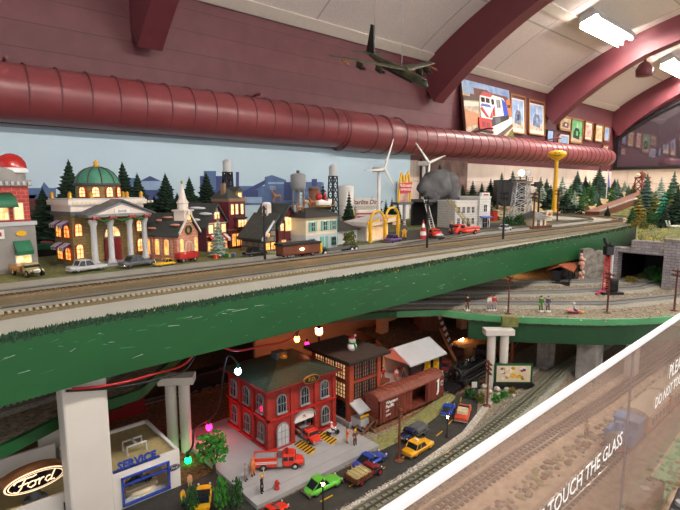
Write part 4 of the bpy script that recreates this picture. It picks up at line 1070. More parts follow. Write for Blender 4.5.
# stone and timber lodge
Pc = at(296, 253)
t = thing('timber_lodge', 'maroon and stone lodge with big grey snow edged roof, behind the dark trolley', 'model building', (Pc.x, Pc.y+.06, ZU), R(10)); t.scale = (.88, .8, .97)
gable(t, .105, .14, .085, .062, 'porcelain_maroon', 'slate', .012, .007, .02)
b = MB(); b.box(-.034, .074, -.003, .002, 0, .035, 'stone_block'); b.build('stone_base', t)
win(t, .018, .068, .032, .042, 0, 'cream', 'lit_window', False, 2, 2)
for x in (-.014, .052): win(t, x, .07, .012, .02, 0, 'cream', 'lit_window', False, 2, 2)
for x in (-.010, .048): win(t, x, .012, .022, .026, -.003, 'porcelain_brown', 'lit_dim', False, 2, 2)
b = MB()
for x in (-.03, .0, .037, .07): b.box(x-.002, x+.002, -.004, 0, .038, .10, 'wood_brown')
b.box(-.034, .074, -.004, 0, .036, .041, 'wood_brown'); b.build('timbering', t)
b = MB(); b.prism([(-.045, 0), (-.045, .10), (-.10, .045), (-.10, 0)], 'xz', .0, .13, 'stone_block'); b.build('side_wing', t)
b = MB(); b.prism([(-.03, .125), (-.03, .117), (-.113, .040), (-.116, .047)], 'xz', -.012, .14, 'slate'); b.build('wing_roof', t)
b = MB(); b.prism([(-.06, .104), (-.06, .101), (-.116, .042), (-.116, .049)], 'xz', -.015, -.006, 'snow'); b.build('snow_edge', t)
b = MB(); b.box(-.040, -.020, .05, .08, .10, .155, 'porcelain_white'); b.ball((-.03, .065, .156), (.015, .019, .005), 'snow', 10, 5); b.build('chimney', t)
for x in (-.085, -.060): win(t, x, .012, .018, .022, 0, 'wood_brown', 'lit_orange', False, 2, 2)
b = MB(); b.ball((-.088, -.008, .060), .007, 'lit_orange', 8, 6); b.build('porch_lamp', t, 'glowing porch lamp')

# house with teal shutters, sleigh on top
Pc = at(330, 251); 
th = thing('shutter_house', 'cream two storey house with teal shutters and dark hip roof', 'model building', (Pc.x, Pc.y+.04, ZU), R(8)); t = th
b = MB(); b.box(-.075, .075, 0, .075, .05, .108, 'cream'); b.build('upper_walls', t); b = MB(); b.box(-.0755, .0755, -.0005, .0755, 0, .052, 'grey_light'); b.build('lower_walls', t)
hip(t, -.075, .075, 0, .075, .107, .030, 'roof_dark', over=.012)
for x in (-.045, .012, .055):
    win(t, x, .064, .014, .028, 0, 'white', 'car_glass', False, 2, 2)
    for s in (-1, 1):
        b = MB(); b.box(x+s*.012-.005, x+s*.012+.005, -.004, 0, .063, .094, 'teal'); b.build('shutter', t)
b = MB(); b.box(-.010, .026, -.004, 0, 0, .044, 'teal'); b.box(.007, .009, -.005, 0, 0, .044, 'white'); b.build('door', t)
for x in (-.048, .055): win(t, x, .012, .02, .026, 0, 'teal', 'car_glass', False, 2, 2)
rx, ry = Pc.x, Pc.y+.04
t = thing('toy_sleigh', 'white toy sleigh with a red suited rider, on the dark hip roof', 'sleigh', (rx+.035, ry+.035, ZU+.138), R(8))
b = MB(); b.rings([sring(-.03, .008, .006, .020), sring(-.02, .014, .004, .026), sring(.015, .014, .004, .018), sring(.032, .01, .008, .026)], 'white'); b.build('sleigh_body', t)
for s in (-1, 1):
    b = MB(); b.tube([(-.036, s*.012, .0015), (.02, s*.012, .0015), (.04, s*.012, .006), (.044, s*.012, .014), (.038, s*.012, .018)], .0016, 'gold', 5); b.build('runner', t)
b = MB(); b.ball((-.022, 0, .033), (.012, .012, .013), 'red', 8, 6); b.build('gift_sack', t)
person('toy rider in red suit and red hat sitting in the sleigh on the roof', (rx+.043, ry+.037, ZU+.146), .040, R(98), 'red', 'red', hat='red', pose='sit')
def reindeer(label, loc, rz, s):
    t = thing('toy_reindeer', label, 'reindeer', loc, rz, 'toy reindeer on the roofs')
    vs = [(-.42, 0, .62), (0, 0, .60), (.30, 0, .68), (.46, 0, .92), (.55, 0, 1.05), (.74, 0, .98)]; ed = [(i, i+1) for i in range(5)]; rd = [.11, .13, .13, .075, .09, .045]
    vs += [(-.52, 0, .70)]; ed += [(0, 6)]; rd += [.03]
    for x, dx in ((-.40, -.16), (.28, .18)):
        for sy in (-1, 1):
            k = len(vs); vs += [(x, sy*.09, .52), (x+dx*.5+(.06 if x < 0 else 0), sy*.1, .30), (x+dx*1.0, sy*.1, .02)]; ed += [(0 if x < 0 else 2, k), (k, k+1), (k+1, k+2)]; rd += [.07, .04, .03]
    me = bpy.data.meshes.new('b'); me.from_pydata([tuple(c*s for c in v) for v in vs], ed, []); o = bpy.data.objects.new('body', me); COL.objects.link(o)
    o.modifiers.new('s', 'SKIN'); o.modifiers['s'].use_smooth_shade = True
    for i, sv in enumerate(me.skin_vertices[0].data): sv.radius = (rd[i]*s, rd[i]*s); sv.use_root = (i == 1)
    o.modifiers.new('d', 'SUBSURF').levels = 1
    dg = bpy.context.evaluated_depsgraph_get(); dg.update(); nm = bpy.data.meshes.new_from_object(o.evaluated_get(dg)); o.modifiers.clear(); o.data = nm; nm.materials.clear(); nm.materials.append(MATS['deer_brown']); o.parent = t
    for sy in (-1, 1):
        b = MB(); b.tube([(.52*s, sy*.05*s, 1.10*s), (.46*s, sy*.15*s, 1.28*s), (.50*s, sy*.20*s, 1.46*s)], .022*s, 'porcelain_brown', 5); b.tube([(.46*s, sy*.15*s, 1.28*s), (.58*s, sy*.17*s, 1.38*s)], .018*s, 'porcelain_brown', 5); b.build('antler', t)
    return t
r0 = reindeer('toy reindeer on the dark hip roof, nearest the sleigh', (rx-.015, ry+.03, ZU+.138), R(188), .030)
for dx, dz, lb in ((-.045, .0, 'toy reindeer second ahead of the sleigh on the dark hip roof'), (-.075, -.0, 'toy reindeer leading at the left end of the dark hip roof')):
    dup(r0, (rx+dx, ry+.03-dx*-.14, ZU+.120 if dx < -.06 else ZU+.136), R(188), lb)
lg = at(296, 253)
dup(r0, (lg.x+.0, lg.y+.10, ZU+.155), R(190), 'toy reindeer alone on the ridge of the grey lodge roof', sc=1.1)

# low grey bungalow
Pc = at(353, 246)
t = thing('grey_bungalow', 'low grey bungalow with a dark roof and white window bay, right of the shutter house', 'model building', (Pc.x, Pc.y+.05, ZU), R(6))
b = MB(); b.box(-.075, .075, 0, .11, 0, .052, 'grey_light'); b.build('walls', t); hip(t, -.075, .075, 0, .11, .05, .040, 'roof_dark', over=.012)
win(t, -.04, .004, .02, .040, 0, 'white', 'teal', False, 1, 1, name='door'); win(t, .02, .014, .045, .028, 0, 'white', 'car_glass', False, 4, 2)
bush('leaf_olive', 'rounded olive green bush in front of the grey bungalow', at(350, 248)+Vector((0, .0, .003)), .050, sz=(1, 1, 1.25))
tree('spruce', 'thin dark tree between the bungalow and the golden arch restaurant', at(358, 240)+Vector((0, .03, .002)), .125, w=.55)
tree('spruce', 'small dark evergreen by the wall of the shutter house', at(313, 257)+Vector((0, 0, .003)), .05)

# hamburger restaurant with two yellow arches
A0 = at(378, 244); 
t = thing('arch_restaurant', 'white drive-in restaurant with a slanted roof through two big yellow arches', 'model building', (A0.x+.075, A0.y+.06, ZU), R(10))
b = MB(); b.box(-.075, .085, .0, .09, 0, .006, 'grey_light'); b.box(-.07, .08, .02, .09, .004, .062, 'white'); b.build('walls', t)
for i in range(6):
    win(t, -.056+.024*i, .008, .020, .046, .019, 'white', 'lit_dim', False, 2, 2, name='shop_window')
b = MB(); b.prism([(-.100, .062), (.100, .075), (.100, .095), (-.100, .076)], 'xz', -.012, .10, 'porcelain_white'); b.build('roof', t)
b = MB(); b.prism([(-.104, .072), (.104, .092), (.104, .099), (-.104, .079)], 'xz', -.016, -.011, 'yellow'); b.build('roof_edge', t)
b = MB(); b.prism([(-.102, .060), (.102, .0735), (.102, .0755), (-.102, .062)], 'xz', -.0155, -.010, 'yellow'); b.build('eave_line', t)
for c in (-.048, .052):
    b = MB(); b.tube([(c+.044*math.cos(R(180-12*i)), -.018, (.080 if c < 0 else .090)+.036*math.sin(R(180-12*i))) for i in range(16)], .0046, 'yellow', 8); b.build('arch', t)
for x in (-.092, .004, .096):
    b = MB(); b.bbox(x-.005, x+.005, -.022, -.012, 0, .085 if x < .05 else .09, 'yellow', .001); b.build('arch_leg', t)
b = MB(); b.prism([(.0+.026*1.3*math.cos(R(i*20)), .082+.008*math.sin(R(i*20))) for i in range(18)], 'xz', -.016, -.012, 'white'); b.box(-.026, .026, -.0172, -.0155, .077, .087, 'red'); b.text("McDonald's", .0095, 'letter_white', XZ(0, -.0175, .082), .0003); b.build('roof_sign', t)
# the road sign
Pc = at(411, 236)
t = thing('arch_road_sign', 'tall golden arches road sign with red name board on a grey pole', 'sign', (Pc.x, Pc.y+.04, ZU), R(2)); k = px(Pc, 1)
b = MB(); b.cyl((0, 0, 0), (0, 0, 32*k), .007, 'grey', n=10); b.build('pole', t)
b = MB(); b.bbox(-12*k, 11*k, -.012, .03, 31*k, 33.5*k, 'grey_dark', .002); b.build('platform', t)
for s, x0 in ((-1, -8.5*k), (1, -.3*k)):
    b = MB(); 
    pts = [(-8.2*k, 24*k), (-7.4*k, 36*k), (-6.2*k, 44*k), (-4.3*k, 48.5*k), (-2.6*k, 46*k), (-1.3*k, 40*k), (0, 35*k)]
    if s > 0: pts = [(7.8*k, 24*k), (7.2*k, 37*k), (6.0*k, 45*k), (4.2*k, 49.5*k), (2.4*k, 47*k), (1.2*k, 41*k), (0, 35*k)]
    b.tube([(x*1.12, 0, 33*k+(z-24*k)*1.18) for x, z in pts], 1.25*k, 'yellow', 8); b.build('arch', t)
b = MB(); b.prism([(-10*k, 52*k), (10.5*k, 53.5*k), (8*k, 43*k), (-8*k, 42*k)], 'xz', -1.6*k, -.6*k, 'red')
b.text("McDonald's", 4.2*k, 'letter_white', XZ(0, -1.75*k, 50*k), .0004); b.text('HAMBURGERS', 3*k, 'letter_white', XZ(0, -1.75*k, 46*k), .0004, sx=.9); b.build('name_board', t, 'red name board')

# diner on the back row
Pc = Vector((aty(368, 200, 1.88).x, 1.88, ZU)); k = px(Pc, 1)
t = thing('red_letter_diner', 'white rounded diner with red script roof sign, behind the restaurant', 'model building', (Pc.x, Pc.y, ZU), R(-20))
b = MB(); b.bbox(-12*k, 14*k, 0, .08, 0, 16*k, 'white', .012); b.build('body', t)
b = MB(); b.bbox(-12*k, 12*k, .02, .08, 16*k, 20*k, 'porcelain_white', .01); b.build('roof', t)
for i in range(5): win(t, (-9+5*i)*k, 4*k, 3.6*k, 5*k, 0, 'red', 'car_glass', False, 2, 1)
b = MB(); b.box(-13*k, 13*k, .012, .02, 19*k, 27*k, 'white'); b.text('Starlite Diner', 6.2*k, 'red_dark', XZ(0, .0115, 23*k), .001, shear=.25, bold=.0006); b.build('roof_sign', t)
b = MB(); b.box(-13*k, 13*k, -.001, 0, 11*k, 12.5*k, 'red'); b.build('red_band', t)
# ------------------------------------------------------------------ towers and tanks on the upper shelf
def lattice(b, w0, w1, h, m, n=5, r=.0022, z0=0):
    C4 = [(-1, -1), (1, -1), (1, 1), (-1, 1)]
    f = lambda k: w0+(w1-w0)*k/n
    for i in range(4): b.tube([(C4[i][0]*w0, C4[i][1]*w0, z0), (C4[i][0]*w1, C4[i][1]*w1, z0+h)], r, m, 5)
    for k in range(n):
        za, zb_ = z0+h*k/n, z0+h*(k+1)/n
        for i in range(4):
            p, q = C4[i], C4[(i+1) % 4]
            b.tube([(p[0]*f(k), p[1]*f(k), za), (q[0]*f(k+1), q[1]*f(k+1), zb_)], r*.7, m, 4); b.tube([(q[0]*f(k), q[1]*f(k), za), (p[0]*f(k+1), p[1]*f(k+1), zb_)], r*.7, m, 4)
            b.tube([(p[0]*f(k+1), p[1]*f(k+1), zb_), (q[0]*f(k+1), q[1]*f(k+1), zb_)], r*.7, m, 4)
def tank_tower(label, X, Y, xpix, ytop, ytank, wpix, tank='grey_light', legs='black'):
    """tower standing at depth Y whose tank top and bottom show at those rows"""
    p = aty(xpix, ytop, Y); q = aty(xpix, ytank, Y); k = px(p, 1)
    t = thing('water_tower', label, 'water tower', (p.x, Y, ZU)); h = q.z-ZU; H = p.z-ZU; r = wpix*k/2
    b = MB(); lattice(b, r*1.15, r*.75, h, legs, 6, .0030); b.cyl((0, 0, 0), (0, 0, h), .004, legs); b.build('lattice_legs', t)
    b = MB(); b.lathe([(r*1.25, h-.004), (r*1.25, h)], legs, n=16); b.build('catwalk', t)
    b = MB(); b.lathe([(r, h), (r*1.0, h+(H-h)*.8), (r*.9, h+(H-h)*.84)], tank, n=18); b.build('tank', t)
    b = MB(); b.lathe([(r*1.04, h+(H-h)*.80), (r*.5, h+(H-h)*.95), (.002, H)], tank, n=18); b.build('roof', t)
tank_tower('tall black lattice water tower with a silver tank, behind the maroon hotel', 0, 1.75, 227, 159, 172, 9)
tank_tower('tall black lattice water tower with a silver tank, behind the shutter house', 0, 1.72, 333, 164, 176, 8)
p = aty(298, 173, 1.95); k = px(p, 1)
t = thing('grey_tank', 'big round grey water tank on legs behind the timber lodge', 'water tank', (p.x, 1.95, ZU)); H = p.z-ZU; r = 7.6*k
b = MB(); b.lathe([(r*.5, H-19*k), (r*.95, H-16*k), (r, H-14*k), (r, H-2*k), (r*.7, H-.8*k), (.001, H)], 'grey', n=22); b.build('tank', t)
for i in range(6):
    b = MB(); a = i*PI/3; b.cyl((r*.85*math.cos(a), r*.85*math.sin(a), 0), (r*.8*math.cos(a), r*.8*math.sin(a), H-15*k), .004, 'grey', n=6); b.build('leg', t)
b = MB(); b.cyl((0, 0, H), (0, 0, H+2.5*k), .008, 'grey_dark'); b.build('vent', t)
p = aty(314, 187, 1.94); k = px(p, 1); H = p.z-ZU
t = thing('brown_tank', 'squat rusty brown tank beside the big grey tank', 'storage tank', (p.x, 1.94, ZU))
b = MB(); b.lathe([(5.5*k, 0), (5.5*k, H-.8*k), (4*k, H-.2*k), (.001, H)], 'tank_brown', n=18); b.build('tank', t); b = MB(); b.lathe([(5.8*k, H-3*k), (5.8*k, H-2.4*k)], 'wood_brown', n=18); b.build('hoop', t)
p = aty(346, 186, 1.95); k = px(p, 1); H = p.z-ZU
t = thing('white_silo', 'plain white storage silo right of the second water tower', 'silo', (p.x, 1.95, ZU))
b = MB(); b.lathe([(8*k, 0), (8*k, H-1*k), (7*k, H), (.001, H+.8*k)], 'white', n=22); b.build('cylinder', t); b = MB(); b.lathe([(8.15*k, H*.5), (8.15*k, H*.5+.003)], 'grey_light', n=22); b.build('band', t)
t = thing('orange_loader', 'small orange loader toy with black wheels below the white silo', 'toy vehicle', (1.66, 1.78, ZU+.003), R(-20))
b = MB(); b.bbox(-.05, .05, -.025, .025, .015, .05, 'orange', .003); b.bbox(-.035, .0, -.022, .022, .05, .085, 'yellow', .003); b.build('body', t)
for x in (-.032, .032):
    for y in (-.026, .026): wheel_part(t, x, y, .014)

# wind turbines
def turbine(label, xp, yh, Y, blades, br):
    p = aty(xp, yh, Y); k = px(p, 1); h = p.z-ZU
    t = thing('wind_turbine', label, 'wind turbine', (p.x, Y, ZU))
    b = MB(); b.cyl((0, 0, 0), (0, 0, h-.01), 2.4*k, 'white', 1.5*k, 12); b.build('mast', t)
    b = MB(); b.bbox(-.014, .014, -.03, .035, h-.014, h+.010, 'white', .004); b.build('nacelle', t)
    b = MB(); b.lathe([(.013, 0), (.012, .008), (.006, .016), (.001, .018)], 'white', n=12)
    o = b.build('hub', t); o.location = (0, -.028, h); o.rotation_euler = (PI/2, 0, 0)
    for a, L in blades:
        b = MB(); d = (math.cos(R(a)), math.sin(R(a))); n = (-d[1], d[0]); L = L*k
        poly = [(d[0]*L*f+n[0]*w*k, d[1]*L*f+n[1]*w*k) for f, w in ((.02, 1.0), (.2, 1.5), (.6, .9), (1, .25), (1, -.25), (.6, -.6), (.2, -.9), (.02, -1.0))]
        b.prism(poly, 'xz', -.042, -.037, 'white'); o = b.build('blade', t); o.location = (0, 0, h)
turbine('white wind turbine in front of the end of the blue sky board', 379, 169, 1.70, ((185, 27), (68, 32), (-52, 24)), 1)
turbine('white wind turbine with a thick mast behind the golden arches sign', 424, 163, 1.80, ((140, 28), (18, 27), (262, 28)), 1)

# grey rock mound on its dark trestle
Pc = Vector((aty(437, 225, 1.62).x, 1.62, ZU)); k = px(Pc, 1)
t = thing('rock_mound', 'large smooth grey rock mound raised on a dark timber trestle', 'rock', (Pc.x, Pc.y, ZU), R(-12))
b = MB(); r2 = random.Random(3); rr = []
from mathutils import noise as NZ
n, m_ = 34, 18
for i in range(m_+1):
    th = -PI/2+PI*i/m_; row = []
    for j in range(n):
        a = 2*PI*j/n; d = Vector((math.cos(th)*math.cos(a), math.cos(th)*math.sin(a), math.sin(th)))
        s = 1+.22*NZ.noise(d*1.7+Vector((3, 1, 7)))+.07*NZ.noise(d*4)
        row.append((d.x*21*k*s-1*k, d.y*15*k*s, 36*k+d.z*19*k*s*(1 if d.z > 0 else .6)))
    rr.append(row)
b.rings(rr, 'rock_grey')
b.ball((13*k, -8*k, 32*k), (8*k, 7*k, 13*k), 'rock_grey', 14, 10); b.ball((11*k, -5*k, 45*k), (9*k, 8*k, 8*k), 'rock_grey', 14, 10); b.ball((-12*k, -5*k, 30*k), (9*k, 8*k, 9*k), 'rock_grey', 12, 8); b.build('mound', t)
b = MB(); b.lathe([(2*k, 0), (1.8*k, 4*k), (.7*k, 6*k)], 'black', (2*k, 0, 54*k), 8); b.build('peak_knob', t)
b = MB(); b.box(-24*k, 22*k, -14*k, 14*k, 24*k, 26.5*k, 'grey_dark'); b.build('trestle_deck', t)
for x in (-22, -10, 8, 20):
    for y in (-13, 12):
        b = MB(); b.box((x-1)*k, (x+1)*k, (y-1)*k, (y+1)*k, 0, 24*k, 'black'); b.build('trestle_post', t)
b = MB(); b.box(-23*k, 21*k, 10*k, 11*k, 0, 24*k, 'black'); b.build('back_panel', t)
# ladder trucks
Pa = at(440, 240)
fire_engine('red fire truck seen end on under its raised white aerial ladder', (Pa.x+.02, Pa.y+.06, ZU+.004), R(-115), .125, 'cabover', (.12, 0, 122, 1.15, 'white'))
Pa = at(470, 236)
fire_engine('red ladder fire truck in front of the white building, tan ladder raised to the left', (Pa.x, Pa.y+.03, ZU+.004), R(176), .155, 'cabover', (-.18, 0, 38, 1.1, 'cloth_tan'))
Pa = at(437, 241)
t = thing('rubber_raft', 'small black and grey boat lying beside the end on fire truck', 'boat', (Pa.x, Pa.y-.01, ZU+.004), R(5)); b = MB(); b.ball((0, 0, .011), (.032, .016, .011), 'black', 14, 6); b.build('hull', t); b = MB(); b.ball((0, 0, .019), (.024, .011, .006), 'grey_light', 12, 5); b.build('cover', t)
person('black clad figure in a yellow helmet standing left of the ladder truck', at(451, 237)+Vector((0, 0, .004)), .062, R(-25), 'black', 'black', hat='yellow')
person('figure in grey jacket and yellow trousers standing below the flag', at(404, 241)+Vector((0, 0, .004)), .072, R(-35), 'grey_dark', 'yellow', hat='grey_light')
Pa = at(423, 240)
t = thing('striped_cone', 'red and white striped cone standing left of the end on fire truck', 'cone', (Pa.x, Pa.y, ZU+.004))
for i in range(5):
    b = MB(); b.lathe([(.016-.003*i, .015*i), (.0132-.003*i, .015*(i+1))], 'red' if i % 2 == 0 else 'white', n=14); b.build('ring', t)
Pa = at(408, 238)
t = thing('small_flag', 'little red, white and blue striped flag on a short pole by the sign', 'flag', (Pa.x-.01, Pa.y+.05, ZU+.003), R(-20), sc=.72); 
b = MB(); b.cyl((.02, 0, 0), (.02, 0, .105), .0016, 'gold', n=6); b.build('pole', t)
b = MB()
for i in range(7): b.prism([(.02-.05*f, .065+.0055*i+.003*math.sin(6*f)) for f in (0, .33, .66, 1)]+[(.02-.05*f, .0705+.0055*i+.003*math.sin(6*f)) for f in (1, .66, .33, 0)], 'xz', -.0008, .0008, 'red' if i % 2 == 0 else 'white')
b.box(-.03, -.004, -.0012, .0012, .083, .105, 'blue'); b.build('cloth', t)

# white building with blue awning
Pc = at(474, 229); k = px(Pc, 1)
t = thing('white_hall', 'white stepped parapet building with a blue awning, behind the ladder truck', 'model building', (Pc.x, Pc.y+.02, ZU), R(-16))
b = MB(); b.box(-20*k, 8*k, 0, .14, 0, 27*k, 'board_white'); b.box(8*k, 22*k, -.015, .14, 0, 31*k, 'board_white'); b.build('walls', t)
b = MB(); b.box(-20.5*k, 8*k, -.003, .143, 27*k, 28.3*k, 'white'); b.box(7.5*k, 22.5*k, -.018, .143, 31*k, 32.3*k, 'white'); b.box(10*k, 20*k, -.018, .0, 32*k, 36*k, 'white'); b.build('parapet', t)
for i in range(4):
    for z in (5, 16): win(t, (-16+6*i)*k, z*k, 3*k, 6*k, 0, 'white', 'car_glass', False, 2, 2)
win(t, 15*k, 17*k, 4*k, 7*k, -.015, 'white', 'car_glass', False, 2, 2)
win(t, 15*k, 1*k, 6*k, 10*k, -.015, 'grey_light', 'car_glass', False, 2, 2, name='door')
b = MB(); b.prism([(-.015, 13*k), (-.045, 11.5*k), (-.045, 11*k), (-.015, 11.5*k)], 'yz', 8.5*k, 21.5*k, 'blue'); b.build('awning', t)
b = MB(); b.box(-19*k, 7*k, -.004, 0, 22*k, 25*k, 'porcelain_white'); b.build('frieze', t)
b = MB(); b.box(12*k, 18*k, -.0192, -.018, 33.2*k, 34.6*k, 'red'); b.build('red_mark', t)
# black coal hopper
Pc = Vector((aty(508, 215, 1.98).x, 1.98, ZU)); k = px(Pc, 1)
t = thing('coal_hopper', 'big dark black coal loader behind the steel light tower', 'coal loader', (Pc.x, Pc.y, ZU), R(-40))
b = MB(); b.box(-12*k, 16*k, 0, 12*k, 14*k, 34*k, 'black'); b.prism([(-12*k, 14*k), (16*k, 14*k), (8*k, 8*k), (-4*k, 8*k)], 'xz', 0, 12*k, 'black'); b.build('bin', t)
for i in range(6):
    b = MB(); b.box((-12+5.4*i)*k, (-11.2+5.4*i)*k, -.6*k, 0, 14*k, 34*k, 'dark_iron'); b.build('rib', t)
for x in (-11, 15):
    for y in (1, 11):
        b = MB(); b.box((x-1)*k, (x+1)*k, (y-1)*k, (y+1)*k, 0, 14*k, 'dark_iron'); b.build('leg', t)
b = MB(); b.box(16*k, 36*k, 4*k, 7*k, 28*k, 30*k, 'dark_iron'); b.box(28*k, 34*k, 3*k, 8*k, 27*k, 32*k, 'black'); b.box(32*k, 33*k, 4*k, 6*k, 0, 28*k, 'dark_iron'); b.build('conveyor', t)
# steel lattice light tower
Pc = at(523, 225); k = px(Pc, 1)
t = thing('light_tower', 'pale steel lattice tower carrying a bright round floodlight', 'light tower', (Pc.x+.06, Pc.y+.05, ZU), R(-48))
b = MB(); lattice(b, 10*k, 6.2*k, 42*k, 'grey_light', 5, .0036); b.build('lattice_frame', t)
b = MB(); b.box(-8*k, 8*k, -8*k, 8*k, 42*k, 43.5*k, 'porcelain_brown'); b.build('platform', t)
b = MB()
for c in ((-8, -8), (8, -8), (8, 8), (-8, 8)): b.cyl((c[0]*k, c[1]*k, 43*k), (c[0]*k, c[1]*k, 47*k), .002, 'grey', n=5)
for z in (45, 47): b.tube([(-8*k, -8*k, z*k), (8*k, -8*k, z*k), (8*k, 8*k, z*k), (-8*k, 8*k, z*k), (-8*k, -8*k, z*k)], .0016, 'grey', 5)
b.build('railing', t)
for sx, m_, nm in ((-2, 'spot_lit', 'lit floodlight'), (4, 'white', 'white floodlight')):
    b = MB(); b.T = Matrix.Translation((sx*k, -2*k, 52*k)) @ Matrix.Rotation(R(100), 4, 'X'); b.lathe([(1.2*k, -2.4*k), (2.8*k, -.8*k), (3.3*k, 1.6*k)], 'dark_iron', n=16); b.lathe([(3.1*k, 1.6*k), (2.2*k, 2.0*k), (.001, 2.2*k)], m_, n=16); b.T = Matrix.Identity(4); b.cyl((sx*k, 0, 43*k), (sx*k, 0, 50*k), .004, 'dark_iron', n=6); b.build('floodlight', t, nm)
# yard office and neighbours
Pc = at(546, 228); k = px(Pc, 1)
t = thing('yard_office', 'small pale yard office with a grey green hip roof below the light tower', 'model building', (Pc.x, Pc.y+.03, ZU), R(-10))
b = MB(); b.box(-9*k, 9*k, 0, .09, 0, 10*k, 'cream'); b.build('walls', t); hip(t, -9*k, 9*k, 0, .09, 10*k, 7*k, 'teal' if 0 else 'slate', over=.02)
win(t, -4*k, 2*k, 4*k, 6*k, 0, 'white', 'car_glass', False, 2, 2); win(t, 4*k, 0, 3*k, 8*k, 0, 'white', 'wood_brown', False, 1, 1, name='door')
Pc = at(549, 223); k = px(Pc, 1)
t = thing('cream_billboard', 'small cream billboard with a red picture, right of the yard office', 'billboard', (Pc.x, Pc.y, ZU), R(-18))
b = MB(); b.box(-4*k, 4*k, 0, .008, 2*k, 13*k, 'cream'); b.build('board', t); b = MB(); b.prism([(-2.2*k, 8*k), (-.6*k, 11*k), (1*k, 9*k), (2.6*k, 11*k), (2.2*k, 8*k), (0, 7*k)], 'xz', -.001, .001, 'orange_red'); b.build('picture', t); b = MB(); b.box(-3.5*k, 3.5*k, .002, .006, 0, 2*k, 'wood_brown'); b.build('footing', t)
t = thing('brown_fence', 'low brown plank fence along the track in front of the yard office', 'fence', at(530, 230), R(-12)); 
b = MB()
for i in range(16): b.box(.010*i, .010*i+.008, 0, .003, 0, .018, 'wood_brown')
b.box(0, .16, -.001, .0, .012, .015, 'wood_brown'); b.build('planks', t)
Pc = at(503, 222); k = px(Pc, .72)
t = thing('red_shed', 'bright red upright shed left of the light tower', 'shed', (Pc.x, Pc.y+.05, ZU), R(-10)); b = MB(); b.box(-4*k, 4*k, 0, .03, 0, 14*k, 'red_bright'); b.build('box', t); b = MB(); b.prism([(-4.6*k, 14*k), (4.6*k, 14*k), (0, 15.5*k)], 'xz', -.004, .034, 'red_dark'); b.build('roof', t)
car('small silver grey car parked below the light tower, left of the yard office', at(505, 231)+Vector((0, 0, .003)), R(5), .085, 'grey_light', 'sedan')
car('small dark red car parked by the red shed', at(499, 221)+Vector((0, .03, .003)), R(100), .08, 'red_dark', 'coupe')
person('dark tiny figure walking beside the white hall', at(488, 229)+Vector((0, 0, .003)), .050, R(40), 'black', 'black')
for i, (x, y, s, lb) in enumerate(((508, 228, .065, 'left of the two round dark green bushes below the light tower'), (519, 227, .07, 'right of the two round dark green bushes below the light tower'))):
    bush('leaf_mid', lb, at(x, y)+Vector((0, 0, .002)), s, sz=(1, 1, 1.05))

# smiling yellow water tower at the back
p = aty(557, 157, 1.78); k = px(p, 1); H = p.z-ZU
t = thing('smiley_water_tower', 'yellow water tower with a smiling face on its bowl', 'water tower', (p.x, 1.78, ZU), R(-64))
b = MB(); b.cyl((0, 0, 0), (0, 0, H-2*k), 2.4*k, 'yellow', 1.7*k, 14); b.lathe([(4*k, 0), (2.6*k, 5*k)], 'yellow', n=14); b.build('stem', t)
b = MB(); b.lathe([(1.6*k, -4*k), (4*k, -2.2*k), (8*k, .5*k), (9*k, 2.5*k), (8.4*k, 4.6*k), (5*k, 6.2*k), (.01*k, 6.8*k)], 'yellow', (0, 0, H), 24); b.build('bowl', t)
for x in (-2, 2):
    b = MB(); b.ball((x*k, -8.35*k, H+3.6*k), (.55*k, .35*k, .8*k), 'black', 8, 6); b.build('painted_eye', t)
b = MB(); b.tube([(4.0*k*math.sin(a), -8.9*k*math.cos(a*.5), H+2.6*k-1.9*k*math.cos(a)) for a in [R(-70+14*i) for i in range(11)]], .35*k, 'black', 6); b.build('painted_smile', t)
Pf = Vector((5.3, 1.95, ZU+.02))
t = thing('blue_pennant', 'small blue pennant on a thin pole right of the smiling water tower', 'flag', Pf); b = MB(); b.cyl((0, 0, 0), (0, 0, .36), .004, 'white', n=6); b.build('pole', t); b = MB(); b.prism([(0, .36), (.0, .19), (.07, .19)], 'xz', -.004, .004, 'blue'); b.build('cloth', t)

# telegraph poles along the upper tracks
for x, y0, y1, lb in ((265, 263, 207, 'dark telegraph pole in front of the timber lodge'), (427, 249, 197, 'dark telegraph pole in front of the two fire trucks'), (503, 240, 192, 'dark telegraph pole standing left of the light tower'), (533, 231, 193, 'brown telegraph pole in front of the yard office'), (557, 222, 190, 'brown telegraph pole right of the cream billboard')):
    P = at(x, y0); lo, hi = 0, .6
    h = px(P, y0-y1)/math.cos(PITCH)
    pole(lb, (P.x, P.y, ZU+.001), h, 'dark_iron' if x < 510 else 'wood_brown', R(-25), 2, base=False)

# cars and rolling stock along the town street
def up(x, y, dz=.004): p = at(x, y); return Vector((p.x, p.y, ZU+dz))
q = up(28, 277); truck('tan pickup truck parked in front of the toy store', q+Vector((0, .0, 0)), R(-75), .095, 'cloth_tan', 'porcelain_brown')
car('silver car parked in front of the bank, left of the porch steps', up(88, 273)+Vector((0, .008, 0)), R(10), .085, 'grey_light', 'sedan')
car('dark grey car parked in front of the bank, right of the porch steps', up(138, 268)+Vector((0, .006, 0)), R(12), .085, 'grey_dark', 'sedan')
car('yellow compact car parked in front of the church', up(165, 267), R(188), .055, 'yellow', 'coupe')
q = up(183, 263)
t = thing('red_wagon', 'open red trailer wagon parked in front of the church', 'trailer', q+Vector((.008, -.008, 0)), R(8), sc=.68)
b = MB(); b.bbox(-.042, .042, -.018, .018, .012, .018, 'red_dark', .001)
for y in (-.018, .018): b.bbox(-.042, .042, y-.0015, y+.0015, .015, .038, 'red', .001)
for x in (-.042, .042): b.bbox(x-.0015, x+.0015, -.018, .018, .015, .038, 'red', .001)
b.build('box_body', t)
for x in (-.026, .026):
    for y in (-.016, .016): wheel_part(t, x, y, .009)
